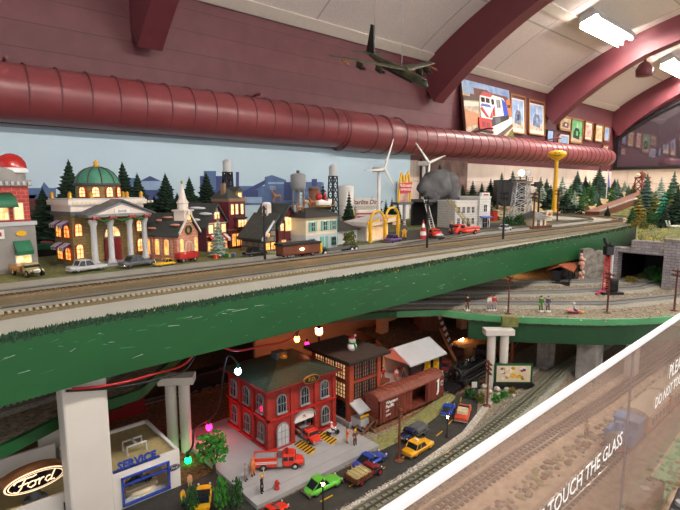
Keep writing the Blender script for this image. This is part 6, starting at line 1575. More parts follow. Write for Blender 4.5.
# ------------------------------------------------------------------ fire station
t = thing('station_slab', 'pale grey paved slab under the fire station', 'paving', (0, 0, ZL)); b = MB(); b.box(.406, .708, .675, 1.0, .0018, .010, 'slab_grey'); b.build('slab', t)
for i in range(3):
    b = MB(); b.box(.406, .708, .70+.033*i, .7004+.033*i, .0099, .0102, 'grey'); b.build('joint_line', t)
for s, nm in ((.572, 'left'), (.632, 'right')):
    b = MB()
    for i in range(6):
        b.add([(s, .742+.009*i, .0103), (s+.024, .742+.009*i+.006, .0103), (s+.024, .742+.009*i+.0105, .0103), (s, .742+.009*i+.0045, .0103)], [(0,1,2,3)], 'yellow'); b.add([(s, .7465+.009*i, .01028), (s+.024, .7525+.009*i, .01028), (s+.024, .757+.009*i, .01028), (s, .751+.009*i, .01028)], [(0,1,2,3)], 'black')
    b.build('hazard_stripes', t)
FX0, FX1, FY0, FY1, FZ = .518, .692, .806, .972, ZL+.010; H = .134
t = thing('fire_station', 'red brick two storey fire station with arched grey windows and green hip roof', 'model building', (FX0, FY0, FZ)); w, d = FX1-FX0, FY1-FY0
dx0, dx1 = .062, .118
b = MB(); b.box(0, dx0, 0, .004, 0, H, 'fire_brick'); b.box(dx1, w, 0, .004, 0, H, 'fire_brick'); 
mid = [(dx0, H), (dx0, .045)]+[((dx0+dx1)/2+(dx1-dx0)/2*math.cos(R(180-15*i)), .045+.016*math.sin(R(15*i))) for i in range(13)]+[(dx1, H)]
b.prism(mid, 'xz', 0, .004, 'fire_brick'); b.box(0, .004, .004, d, 0, H, 'fire_brick'); b.box(w-.004, w, .004, d, 0, H, 'fire_brick'); b.box(.004, w-.004, d-.004, d, 0, H, 'fire_brick')
for x, y in ((0, 0), (w, 0), (dx0-.004, 0), (dx1+.004, 0), (0, d*.33), (0, d*.66)): b.box(x-.005, x+.005, y-.003, y+.005, 0, H, 'fire_brick')
b.build('walls', t)
b = MB()
for z, h in ((.066, .004), (.126, .008), (.0, .006)): 
    b.box(-.005, dx0 if z < .01 else w+.005, -.005, -.0005, z, z+h, 'red'); b.box(-.005, -.0005, -.005, d+.004, z, z+h, 'red')
b.box(dx1, w+.005, -.005, -.0005, 0, .006, 'red'); b.build('string_courses', t)
for x in (.030, .090, .145): win(t, x, .080, .019, .036, -.001, 'grey', 'car_glass', True, 3, 2, sill='grey')
win(t, .030, .008, .026, .046, -.004, 'grey', 'grey_light', True, 3, 3, name='entrance_door'); win(t, .147, .018, .019, .036, -.001, 'grey', 'car_glass', True, 3, 2, sill='grey')
for y in (.028, .083, .138):
    win(t, -y, .080, .019, .036, -.001, 'grey', 'car_glass', True, 3, 2, side=-1, sill='grey'); win(t, -y, .018, .019, .036, -.001, 'grey', 'car_glass', True, 3, 2, side=-1, sill='grey')
b = MB(); arcp = lambda q, z: [((dx0+dx1)/2+(dx1-dx0)/2*q*math.cos(R(180-15*i)), .045+z*math.sin(R(15*i))) for i in range(13)]
b.prism(arcp(1.08, .022)+arcp(1.0, .016)[::-1], 'xz', -.004, .0, 'grey'); b.build('arch_trim', t)
b = MB(); b.prism([(dx0, .040), (dx1, .040)]+arcp(1, .016)[::-1], 'xz', .0, .003, 'white'); b.box((dx0+dx1)/2-.005, (dx0+dx1)/2+.005, -.0006, 0, .0475, .0485, 'red'); b.box((dx0+dx1)/2-.003, (dx0+dx1)/2+.003, -.0006, 0, .0500, .0525, 'red'); b.build('tympanum', t, 'white arched panel over the garage door')
b = MB(); b.box(dx1-.016, dx1, .012, .016, .0, .045, 'grey'); b.box(dx1-.013, dx1-.003, .010, .013, .022, .04, 'car_glass'); b.build('garage_door', t)
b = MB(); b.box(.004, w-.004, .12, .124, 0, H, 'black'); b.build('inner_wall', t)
q = hip(t, 0, w, 0, d, H, .028, 'shingle', over=.014)
b = MB(); b.box(-.014, w+.014, -.014, d+.014, H-.003, H+.001, 'red_dark'); b.build('eaves', t)
b = MB(); b.bbox(w*.42, w*.58, d*.46, d*.6, H+.024, H+.040, 'slate', .001); b.build('cupola', t)
b = MB(); b.lathe([(.008, 0), (.010, .004), (.006, .008), (.003, .010), (.0005, .011)], 'gold', (w*.52, d*.46, H+.026), 10); b.build('brass_bell', t)
b = MB(); b.prism(el(.021, .0088, .096, H+.004), 'xz', -.0205, -.016, 'gold'); b.prism(el(.0192, .0075, .096, H+.004), 'xz', -.0212, -.0203, 'black'); b.text('F.D.', .012, 'gold', XZ(.096, -.0216, H+.004), .0005, bold=.0003); b.build('oval_name_board', t)

fire_engine('red fire engine rolling nose first out of the fire station garage', (.612, .805, FZ), R(-94), .088, 'pumper')
P = at(282, 469, FZ); fire_engine('red fire engine parked on the grey slab in front of the station corner', (P.x, P.y+.012, FZ), R(-36), .098, 'pumper')
P = at(284, 487, FZ)
P = at(277, 489, FZ); t = thing('fire_hydrant', 'red fire hydrant at the kerb of the grey slab', 'hydrant', (P.x, P.y, FZ))
b = MB(); b.lathe([(.005, 0), (.005, .002), (.0034, .003), (.0034, .012), (.0045, .0125), (.003, .016), (.001, .018)], 'red', n=12); b.build('barrel', t); b = MB(); b.cyl((-.006, 0, .009), (.006, 0, .009), .0018, 'red', n=8); b.build('side_caps', t)
for x, y, lb, tp, bt, ht, ps, rz, hd in ((262, 493, 'firefighter in black raising an arm, beside the hydrant', 'black', 'black', 'yellow', 'wave', 35, 'white'), (246, 481, 'grey figure standing behind the parked fire engine', 'grey', 'grey', 'grey', 'stand', 30, None), (253, 476, 'orange figure standing behind the parked fire engine', 'orange_skin', 'orange_skin', 'orange_skin', 'stand', 10, None), (347, 443, 'orange figure bending beside the man in yellow hard hat', 'orange_skin', 'orange_skin', None, 'reach', 60, None), (355, 445, 'man in dark clothes and yellow hard hat at the end of the slab', 'brown_cloth', 'brown_cloth', 'yellow', 'hips', 0, None)):
    P = at(x, y, FZ); person(lb, (P.x, P.y, FZ), .036, R(rz), tp, bt, hat=ht, pose=ps, hold=hd, head='orange_skin' if 'orange fig' in lb else 'skin')
P = at(333, 435, FZ); t = thing('motorcycle', 'small white motorcycle on the slab by the right station window', 'motorcycle', (P.x, P.y, FZ), R(-20))
for x in (-.010, .010):
    b = MB(); b.cyl((x, -.0015, .0055), (x, .0015, .0055), .0055, 'tyre', n=14); b.build('wheel', t)
b = MB(); b.ball((-.002, 0, .011), (.011, .003, .004), 'white', 10, 6); b.tube([(.010, 0, .0055), (.006, 0, .015), (.004, .004, .017)], .001, 'chrome', 5); b.tube([(.006, 0, .015), (.004, -.004, .017)], .001, 'chrome', 5); b.build('frame', t)
person('rider in blue and white on the white motorcycle', (P.x-.003, P.y+.001, FZ-.002), .034, R(60), 'white', 'denim', hat='white', pose='sit')

# ------------------------------------------------------------------ brick block with snowman
t = thing('brick_block', 'orange brick three storey block with black framed lit windows and flat black roof', 'model building', (.729, .792, ZL)); w, d, H = .098, .135, .157
b = MB(); b.box(0, w, 0, d, .010, H, 'hotel_brick'); 
for x in (.004, w-.004): b.box(x-.006, x+.006, -.003, 0, .01, H, 'hotel_brick')
for y in (.004, d-.004): b.box(-.003, 0, y-.006, y+.006, .01, H, 'hotel_brick')
b.build('walls', t)
b = MB(); b.box(-.006, w+.006, -.006, d+.006, 0, .012, 'grey_light'); b.build('plinth', t)
b = MB(); b.box(-.016, w+.02, -.016, d+.016, H, H+.005, 'tar_roof'); b.box(-.017, w+.021, -.017, d+.017, H-.003, H+.0015, 'black'); b.build('roof', t, 'flat dark roof')
def grid_window(t, u0, u1, z0, z1, side, pane, nx, nz):
    b = MB()
    b.T = Matrix.Identity(4) if side == 0 else Matrix.Rotation(-PI/2, 4, 'Z')
    b.box(u0, u1, -.0015, .0, z0, z1, pane)
    for i in range(nx+1): x = u0+(u1-u0)*i/nx; b.box(x-.0008, x+.0008, -.003, -.001, z0, z1, 'black')
    for i in range(nz+1): z = z0+(z1-z0)*i/nz; b.box(u0, u1, -.003, -.001, z-.0006, z+.0006, 'black')
    for i in range(1, 3): x = u0+(u1-u0)*i/3; b.box(x-.0018, x+.0018, -.004, -.001, z0, z1, 'black')
    return b.build('window', t)
grid_window(t, .014, w-.014, .110, .148, 0, 'lit_faint', 9, 4); grid_window(t, .014, w-.014, .064, .100, 0, 'lit_faint', 9, 4)
grid_window(t, -d+.012, -.012, .110, .146, -1, 'lit_dim', 12, 4); grid_window(t, -d+.012, -.012, .064, .100, -1, 'lit_dim', 12, 4); grid_window(t, -d+.012, -.012, .018, .054, -1, 'car_glass', 12, 4)
b = MB(); b.prism([(0, .060), (-.034, .044), (-.034, .041), (0, .056)], 'yz', -.002, .034, 'grey_light'); b.build('loading_canopy', t)
b = MB(); b.box(.002, .032, -.036, -.003, 0, .026, 'grey_light')
for i in range(4): b.box(-.0+.001*i, .0, -.040, -.003, 0, .004, 'grey_light')
b.build('loading_dock', t); b = MB(); b.box(.004, .030, -.0345, -.031, .030, .034, 'yellow'); b.build('dock_rail', t)
t = thing('snowman_ornament', 'white snowman ornament with red cap and green scarf on the flat black roof', 'ornament', (.777, .836, ZL+.162), R(-20))
b = MB(); b.ball((0, 0, .010), (.0115, .0115, .0115), 'snow', 14, 10); b.ball((0, 0, .0255), (.0085, .0085, .0085), 'snow', 14, 10); b.build('body', t)
b = MB(); b.lathe([(.0078, .030), (.007, .034), (.003, .038), (.0005, .039)], 'red', n=12); b.ball((.008, .0, .036), .003, 'snow', 8, 6); b.build('cap', t)
b = MB(); b.tube([(.0085*math.cos(R(30*i)), .0085*math.sin(R(30*i)), .0195) for i in range(13)], .0022, 'green_cloth', 6); b.tube([(.002, -.009, .019), (.004, -.0115, .012), (.005, -.012, .006)], .0026, 'green_cloth', 6); b.build('scarf', t)
for s in (-1, 1):
    b = MB(); b.ball((s*.003, -.0076, .028), .0011, 'black', 6, 5); b.build('eye', t)
b = MB(); b.lathe([(.0013, 0), (.0002, .006)], 'orange', n=8); o = b.build('nose', t); o.location = (0, -.008, .0255); o.rotation_euler = (PI/2, 0, 0)

# ------------------------------------------------------------------ freight house
t = thing('freight_house', 'open front freight house with grey gabled roof and yellow posters', 'model building', (.985, .835, ZL)); t.scale = (.94, 1, .97)

b = MB(); b.box(-.165, .15, -.012, .10, .0, .026, 'grey_light'); b.build('platform', t)
b = MB(); b.prism([(-.02, .078), (.045, .112), (.11, .078), (.11, .082), (.045, .117), (-.02, .082)], 'yz', -.015, .155, 'grey_light'); b.build('roof', t)
b = MB(); b.prism([(-.01, .08), (.1, .08), (.045, .11)], 'yz', -.008, -.004, 'cream'); b.build('gable_boards', t)
b = MB(); b.box(.0, .145, .09, .096, .026, .08, 'cream'); b.box(.06, .145, -.004, .0, .026, .078, 'cream'); b.box(.14, .145, 0, .09, .026, .08, 'cream'); b.build('walls', t)
for x in (.064, .104):
    b = MB(); b.box(x, x+.030, -.006, -.004, .034, .072, 'yellow'); b.box(x+.006, x+.02, -.0066, -.006, .05, .056, 'gold'); b.build('poster', t)
for x in (.0, .058, .100, .142):
    b = MB(); b.box(x-.003, x+.003, -.010, -.003, .026, .08, 'black'); b.build('post', t)
b = MB()
for i in range(13): x = -.16+.0125*i; b.box(x-.0008, x+.0008, -.011, -.009, .026, .046, 'black')
for z in (.030, .038, .046): b.box(-.162, -.003, -.0115, -.0085, z-.0008, z+.0008, 'black')
b.build('railing', t, 'black iron railing')
for x, y, lb, tp, bt, ht in ((.97, .865, 'figure in white and orange on the freight platform', 'white', 'orange', 'red'), (.995, .86, 'figure in blue jeans on the freight platform by the post', 'cloth_tan', 'denim', None), (.945, .89, 'figure in red coat near the brick block on the freight platform', 'red', 'red_dark', None)):
    person(lb, (x, y, ZL+.026), .036, R(-20), tp, bt, hat=ht)
t = thing('freight_crate', 'brown wooden crate on the freight platform', 'crate', (.92, .87, ZL+.026), R(10)); b = MB(); b.bbox(-.022, .022, -.012, .012, 0, .012, 'wood_brown', .001); b.build('box', t); b = MB(); b.box(-.022, .022, -.0125, .0125, .004, .006, 'ply_pale'); b.build('slat', t)

# ------------------------------------------------------------------ boxcar
t = thing('boxcar', 'reddish brown boxcar with open side door and white lettering', 'rail car', (.886, .757, ZL+.006), sc=1); L, W, z0, z1 = .240, .048, .011, .064
b = MB(); b.box(-L/2, -.005, -W/2, -W/2+.002, z0, z1, 'boxcar_red'); b.box(.048, L/2, -W/2, -W/2+.002, z0, z1, 'boxcar_red'); b.box(-.005, .048, -W/2, -W/2+.002, z1-.006, z1, 'boxcar_red'); b.box(-L/2, L/2, W/2-.002, W/2, z0, z1, 'boxcar_red'); b.box(-L/2, -L/2+.002, -W/2, W/2, z0, z1, 'boxcar_red'); b.box(L/2-.002, L/2, -W/2, W/2, z0, z1, 'boxcar_red'); b.box(-L/2, L/2, -W/2, W/2, z0-.003, z0, 'boxcar_red')
for i in range(24):
    x = -L/2+.004+i*(L-.008)/23
    if not -.008 < x < .050: b.box(x-.0012, x+.0012, -W/2-.0012, -W/2, z0, z1, 'boxcar_red')
for i in range(7): b.box(-L/2-.0014, -L/2, -W/2+.002, W/2-.002, z0+.004+i*.0085, z0+.008+i*.0085, 'boxcar_red')
b.build('body', t)
b = MB(); rp = [(-W/2-.001, z1), (-W/2+.004, z1+.006), (-W/4, z1+.0105), (0, z1+.012), (W/4, z1+.0105), (W/2-.004, z1+.006), (W/2+.001, z1)]
b.prism(rp, 'yz', -L/2-.001, L/2+.001, 'boxcar_roof')
for i in range(15): x = -L/2+.006+i*(L-.012)/14; b.prism([(y*1.0, z+.0012) for y, z in rp], 'yz', x-.001, x+.001, 'boxcar_roof')
b.build('roof', t)
b = MB(); b.box(.050, .102, -W/2-.0035, -W/2-.001, z0+.001, z1-.002, 'boxcar_red'); 
for i in range(5): b.box(.052+.0115*i, .054+.0115*i, -W/2-.0045, -W/2-.0035, z0+.001, z1-.002, 'boxcar_red')
b.build('sliding_door', t); b = MB(); b.box(-.118, .105, -W/2-.0035, -W/2-.0005, z1-.003, z1-.001, 'boxcar_roof'); b.build('door_rail', t)
b = MB(); y = -W/2-.0019
b.text('Western', .0115, 'letter_white', XZ(-.100, y, .0535), .0005, align='LEFT', bold=.0002); b.text('Pacific', .0115, 'letter_white', XZ(-.100, y, .0440), .0005, align='LEFT', bold=.0002); b.text('WP', .008, 'letter_white', XZ(-.100, y, .0335), .0005, align='LEFT'); b.text('35900', .007, 'letter_white', XZ(-.100, y, .0235), .0005, align='LEFT'); b.build('lettering', t, 'white lettering')
b = MB(); b.prism([(.085, .060), (.094, .063), (.094, .030), (.090, .022), (.084, .022), (.086, .030), (.088, .034), (.088, .056), (.085, .056)], 'xz', -W/2-.0056, -W/2-.0048, 'letter_white'); b.build('feather_mark', t, 'white hooked stripe mark')
b = MB(); b.box(.106, .115, y-.0003, y+.0003, .040, .052, 'letter_white'); b.box(.1072, .1138, y-.0006, y, .0415, .0505, 'boxcar_red'); b.build('data_panel', t)
for x in (-.085, .085):
    b = MB(); b.bbox(x-.022, x+.022, -.017, .017, .004, .0095, 'black', .001); b.build('bogie', t)
    for q in (-.012, .012):
        for s in (-1, 1): wheel_part(t, x+q, s*.0125, .0062, .003, 'dark_iron')
b = MB()
for i in range(4): b.box(L/2-.008, L/2-.002, -W/2-.003, -W/2-.002, z0+.006+i*.007, z0+.007+i*.007, 'boxcar_roof')
b.build('ladder', t); b = MB(); b.bbox(-L/2-.008, -L/2, -.003, .003, .006, .010, 'black', .001); b.build('coupler', t)
t = thing('buffer_stop', 'brown wooden buffer stop at the near end of the boxcar', 'buffer stop', (.745, .752, ZL+.002)); 
b = MB()
for s in (-1, 1): b.tube([(-.03, s*.013, .0015), (.014, s*.013, .024)], .003, 'wood_brown', 5); b.tube([(.014, s*.013, .0), (.014, s*.013, .026)], .003, 'wood_brown', 5)
b.box(.011, .018, -.020, .020, .018, .026, 'wood_brown'); b.box(-.014, -.010, -.018, .018, .006, .010, 'wood_brown'); b.build('frame', t)

# ------------------------------------------------------------------ cars on the road
def lo(x, y, z=ZL+.002): p = at(x, y, z); return Vector((p.x, p.y, z))
car('bright green coupe on the road in front of the grey slab', lo(321, 487)-Vector((0, .006, 0)), R(-2), .076, 'lime', 'coupe')
car('blue sports coupe parked by the end of the grey slab', lo(367, 462)-Vector((0, .008, 0)), R(2), .078, 'blue', 'sports')
truck('red cab stake truck with a tan load, nearest the telegraph pole', lo(365, 478), R(2), .078, 'red_dark', 'wood_brown', load='cloth_tan', fender='black', stake=True, hub='red')
car('yellow taxi with roof sign on the road', lo(418, 451), R(2), .078, 'yellow_taxi', 'taxi', 'taxi', 'taxi')
truck('dark navy dump truck facing left beside the boxcar', lo(413, 437), R(184), .080, 'navy', 'grey_dark', load='grey_dark', fender='navy')
car('blue sports car heading away at the bend of the road', lo(448, 412), R(24), .066, 'blue', 'coupe')
car('orange red convertible at the bend of the road by the gravel edge', lo(463, 416), R(27), .085, 'orange_red', 'convertible')
car('red car at the kerb cut by the bottom edge of the picture', lo(268, 511)-Vector((0, .014, 0)), R(8), .06, 'red_bright', 'sports')
car('yellow car half hidden behind the small trees at lower left', lo(203, 501), R(60), .075, 'yellow', 'sports', roof='black')
car('dark red car parked in shade at the right end of the freight house', (1.19, .865, ZL+.003), R(30), .075, 'red_dark', 'sedan')
for x, y, h, lb, c in ((323, 513, .062, 'black street lamp with lit lantern in front of the green coupe', 1), (447, 437, .054, 'black street lamp on the gravel edge by the orange red convertible', 1)):
    street_lamp(lb, lo(x, y), h)
P = lo(399, 460); pole('brown telegraph pole on the gravel edge left of the taxi', P, .118, 'wood_brown', R(-38), 2)
P = lo(487, 406); pole('brown telegraph pole beside the bushes in front of the twin column', P, .120, 'wood_brown', R(-38), 3)
P = lo(474, 394); t = thing('small_sign', 'small white sign on a post by the bushes', 'sign', P, R(-40)); b = MB(); b.box(-.007, .007, -.001, .001, .018, .034, 'white'); b.build('plate', t); b = MB(); b.cyl((0, .001, 0), (0, .001, .03), .0012, 'grey_light', n=6); b.build('post', t)

# ------------------------------------------------------------------ steam locomotive
t = thing('steam_locomotive', 'black steam locomotive facing left behind the end of the boxcar', 'locomotive', (1.165, .757, ZL+.008), R(186), sc=1.1)
b = MB(); b.cyl((-.06, 0, .036), (.075, 0, .036), .018, 'black_gloss', n=20); b.cyl((.075, 0, .036), (.083, 0, .036), .0185, 'dark_iron', n=20); b.ball((.083, 0, .036), (.004, .013, .013), 'black_gloss', 12, 8); b.build('boiler', t)
b = MB(); b.lathe([(.005, .05), (.0045, .066), (.006, .068)], 'black', (.062, 0, 0), 12); b.build('smokestack', t)
for x in (.03, -.005):
    b = MB(); b.lathe([(.008, .050), (.008, .058), (.004, .062), (.0005, .063)], 'black_gloss', (x, 0, 0), 12); b.build('dome', t)
b = MB(); b.bbox(-.095, -.058, -.020, .020, .014, .064, 'black', .002); b.box(-.100, -.052, -.022, .022, .064, .067, 'black'); b.build('cab', t)
for s in (-1, 1):
    b = MB(); b.box(-.086, -.066, s*.0202-.0004, s*.0202+.0004, .042, .058, 'car_glass'); b.build('cab_window', t)
    for x in (-.045, -.012, .021):
        b = MB(); b.cyl((x, s*.0115, .0145), (x, s*.0150, .0145), .0145, 'dark_iron', n=18); b.build('driving_wheel', t)
    for x in (.055, .078, -.08): wheel_part(t, x, s*.0125, .0075, .003, 'dark_iron')
    b = MB(); b.box(-.05, .062, s*.0165-.001, s*.0165+.001, .013, .016, 'rail_steel'); b.build('side_rod', t)
    b = MB(); b.bbox(.052, .075, s*.019-.006, s*.019+.006, .012, .024, 'black', .002); b.build('cylinder', t)
    b = MB(); b.box(-.055, .09, s*.019-.004, s*.019+.004, .026, .028, 'black'); b.build('running_board', t)
    b = MB(); b.tube([(-.055, s*.0195, .044), (.072, s*.0195, .044)], .0008, 'chrome', 4); b.build('handrail', t)
b = MB(); b.box(-.09, .09, -.010, .010, .010, .022, 'black'); b.build('frame', t)
b = MB(); b.prism([(.088, .004), (.112, .003), (.090, .018)], 'xz', -.018, .018, 'black'); b.build('pilot', t)
b = MB(); b.cyl((.084, 0, .056), (.092, 0, .056), .005, 'dark_iron', n=12); b.build('headlamp', t)
# striped boom
t = thing('striped_boom', 'tall leaning red and white striped crane boom behind the steam locomotive', 'crane boom', (1.32, .93, ZL)); p0 = Vector((0, 0, .02)); p1 = Vector((-.05, .03, .155)); n = 14
b = MB(); b.bbox(-.03, .03, -.025, .025, 0, .022, 'wood_brown', .002); b.build('base', t)
for i in range(n):
    q0, q1 = p0.lerp(p1, i/n), p0.lerp(p1, (i+1)/n); b = MB()
    for s in (-1, 1): b.tube([q0+Vector((s*.010, s*.004, 0))*(1-.5*i/n), q1+Vector((s*.010, s*.004, 0))*(1-.5*(i+1)/n)], .0036, 'white' if i % 2 else 'red_dark', 6)
    b.tube([q0+Vector((-.010, -.004, 0))*(1-.5*i/n), q1+Vector((.010, .004, 0))*(1-.5*(i+1)/n)], .002, 'white' if i % 2 else 'red_dark', 5); b.build('boom_section', t)
t = thing('brown_crate', 'large brown box on the dirt behind the striped boom', 'box', (1.36, 1.06, ZL+.02), R(-20)); b = MB(); b.bbox(-.05, .03, -.03, .03, -.02, .09, 'wood_brown', .002); b.build('box', t); b = MB(); b.box(-.052, .032, -.032, .032, .085, .092, 'ply_brown'); b.build('lid', t)
t = thing('dirt_ramp', 'orange brown dirt bank behind the freight house', 'dirt bank', (1.3, 1.02, ZL)); b = MB()
b.rings([[(x, y, .02+.055*smooth(-.12, .10, y)*(1-.6*smooth(.0, .3, x))+.008*NZ.noise(Vector((x*20, y*20, 0)))) for x in [-.2+.04*i for i in range(14)]] for y in [-.06+.03*j for j in range(8)]], 'dirt_brown', closed=False, cap0=False, cap1=False); b.build('bank', t)
t = thing('timber_log', 'peeled orange log lying down the dirt bank behind the locomotive', 'log', (0, 0, 0)); b = MB(); b.tube([(1.33, .99, ZL+.075), (1.28, .92, ZL+.045), (1.255, .87, ZL+.010)], .005, 'ply_pale', 8); b.build('log', t)

# billboard, bushes, rocks by the middle twin column
P = lo(517, 392); t = thing('picture_billboard', 'black framed billboard with a yellow and white picture behind the twin column', 'billboard', P+Vector((.01, .024, 0)), R(-42))
b = MB(); b.box(-.048, .062, -.006, .014, 0, .014, 'black'); b.build('base', t); b = MB(); b.bbox(-.046, .058, 0, .008, .014, .070, 'green_dark', .001); b.build('frame', t); b = MB(); b.box(-.041, .052, -.001, 0, .019, .065, 'cream'); b.build('poster', t)
b = MB(); r5 = random.Random(4)
for i in range(22): x, z = r5.uniform(-.03, .042), r5.uniform(.028, .058); s = r5.uniform(.003, .008); b.prism([(x+s*math.cos(j*1.05), z+s*.8*math.sin(j*1.05)) for j in range(6)], 'xz', -.0016-.00005*i, -.0009, r5.choice(['yellow', 'yellow', 'white', 'purple', 'red', 'gold']))
b.build('poster_picture', t)
for x, y, m_, s, lb in ((470, 398, 'leaf_mid', .032, 'green bush left of the telegraph pole by the twin column'), (480, 402, 'leaf_olive', .030, 'olive bush just left of the telegraph pole foot'), (496, 402, 'leaf_bright', .026, 'bright green bush right of the telegraph pole foot'), (504, 398, 'leaf_bright', .024, 'small bright bush in front of the twin column'), (512, 394, 'leaf_gold', .022, 'yellow green bush beside the billboard base'), (476, 388, 'leaf_dark', .03, 'dark bush left of the twin column')):
    bush(m_, lb, lo(x, y, ZL), s)
for i, (x, y, s) in enumerate(((484, 388, .010), (497, 391, .011), (507, 391, .009), (513, 397, .007), (490, 393, .008), (503, 394, .008))):
    P = lo(x, y, ZL); t = thing('pale_rock', ('pale rock at the left foot of the twin column', 'largest pale rock at the foot of the twin column', 'pale rock at the right foot of the twin column', 'small pale rock in front of the billboard', 'pale rock in front of the left round post', 'pale rock in front of the right round post')[i], 'rock', P, i); b = MB(); b.ball((0, 0, s*.5), (s, s*.8, s*.7), 'gravel_white', 9, 6); b.build('stone', t)
# grey arches carrying the middle shelf
t = thing('grey_arch_wall', 'weathered grey arched wall that the three rail track runs through', 'bridge wall', (1.42, 0, ZL)); top = ZM-.022-ZL
def arch_gap(y0, y1): c = (y0+y1)/2; r = (y1-y0)/2; return [(y0, 0), (y0, .09)]+[(c+r*math.cos(R(180-15*i)), .09+.05*math.sin(R(15*i))) for i in range(1, 12)]+[(y1, .09), (y1, 0)]
b = MB(); b.prism([(.518, 0), (.518, top), (.69, top), (.69, 0)]+[] + [p for p in arch_gap(.572, .657)[::-1]], 'yz', 0, .05, 'portal_concrete'); b.build('wall', t)

# ------------------------------------------------------------------ trees at lower left, people
P = lo(214, 473); bush('leaf_bright', 'round bright green tree at the corner of the grey slab', (P.x, P.y, ZL+.002), .064, trunk=.42, name='round_tree', cat='tree')
for x, y, yt, lb in ((193, 513, 484, 'narrow columnar tree nearest the dealership corner'), (222, 509, 474, 'narrow columnar tree right of the yellow car'), (237, 508, 476, 'narrow columnar tree closest to the grey slab')):
    P = lo(x, y); h = px(P, y-yt); bush('leaf_bright' if x == 222 else 'leaf_mid', lb, P, h, sz=(.44, .44, 1.12), name='columnar_tree', cat='tree')
P = lo(183, 506); person('figure in yellow top and green trousers standing by the dealership wall', P, .034, R(20), 'yellow', 'green_cloth')
P = lo(190, 488); person('pale figure standing at the white dealership corner', P, .030, R(0), 'skin', 'cloth_tan')
# dark red building and black locomotive deep under the shelf
t = thing('dark_red_shed', 'dark red shed deep under the shelf right of the thick white column', 'model building', (.34, 1.18, ZL)); b = MB(); b.box(-.09, .06, 0, .12, 0, .12, 'red_dark'); b.build('walls', t); win(t, -.01, .03, .03, .05, 0, 'wood_brown', 'black', False, 2, 3)
hip(t, -.09, .06, 0, .12, .12, .03, 'roof_dark')
t = thing('black_tender', 'black locomotive tender standing in the dark under the middle shelf', 'rail car', (.57, 1.205, ZL+.009), R(-3)); b = MB(); b.bbox(-.07, .07, -.022, .022, .010, .05, 'black', .004); b.build('tank', t)
for x in (-.045, -.02, .02, .045):
    for s in (-1, 1): wheel_part(t, x, s*.0125, .0075, .003, 'dark_iron')
b = MB(); b.cyl((.07, 0, .034), (.15, 0, .034), .018, 'black_gloss', n=16); b.build('boiler_end', t)

# ------------------------------------------------------------------ coloured bulbs and their wires
def bulb(x, y, Y, m, label, s=.0075, drop=None):
    p = aty(x, y, Y); t = thing('light_bulb', label, 'light bulb', p)
    b = MB(); b.ball((0, 0, 0), (s, s, s*1.25), m, 10, 8); b.build('globe', t); b = MB(); b.cyl((0, 0, s*.9), (0, 0, s*2.6), s*.6, 'green_dark', n=8); b.build('socket', t)
    return p
B1 = bulb(188, 460, .895, 'bulb_green', 'glowing green bulb hanging by the left twin column', .0065); B2 = bulb(209, 427, .93, 'bulb_red', 'glowing red bulb left of the fire station', .0065); B3 = bulb(238, 371, .86, 'bulb_white', 'glowing blue white bulb over the roof corner of the fire station', .0065)
B4 = bulb(297, 339, .84, 'bulb_orange', 'glowing orange bulb under the green board above the fire station', .006); B5 = bulb(307, 344, 1.02, 'bulb_red', 'small red bulb behind the peak of the fire station roof', .0055); B6 = bulb(382, 352, .855, 'bulb_red', 'small red bulb right of the snowman roof', .0055)
def globe_lamp(x, y, X, Y, label):
    p = aty(x, y, Y); t = thing('globe_lamp', label, 'street lamp', (p.x, Y, ZL)); h = p.z-ZL
    b = MB(); b.cyl((0, 0, 0), (0, 0, h-.01), .003, 'black', n=8); b.lathe([(.009, h-.012), (.004, h-.009)], 'black', n=10); b.build('post', t); b = MB(); b.bbox(-.008, .008, -.008, .008, h-.008, h+.010, 'lamp_warm', .003); b.build('globe', t, 'glowing lantern'); b = MB(); b.lathe([(.010, h+.010), (.004, h+.015)], 'black', n=10); b.build('cap', t)
globe_lamp(319, 331, 0, 1.05, 'glowing lantern on a post behind the flat black roof'); globe_lamp(461, 338, 0, 1.0, 'glowing lantern under the middle shelf beside the striped boom')
for x, Y, lb in ((505, .98, 'glowing warm lamp at the left end of the depot on the middle shelf'),):
    p = at(x+14, 284, ZM); t = thing('depot_lamp', lb, 'lamp', (1.86, 1.02, ZM)); b = MB(); b.cyl((0, 0, 0), (0, 0, .05), .002, 'black', n=6); b.build('post', t); b = MB(); b.ball((0, 0, .055), .010, 'lamp_warm', 8, 6); b.build('globe', t)
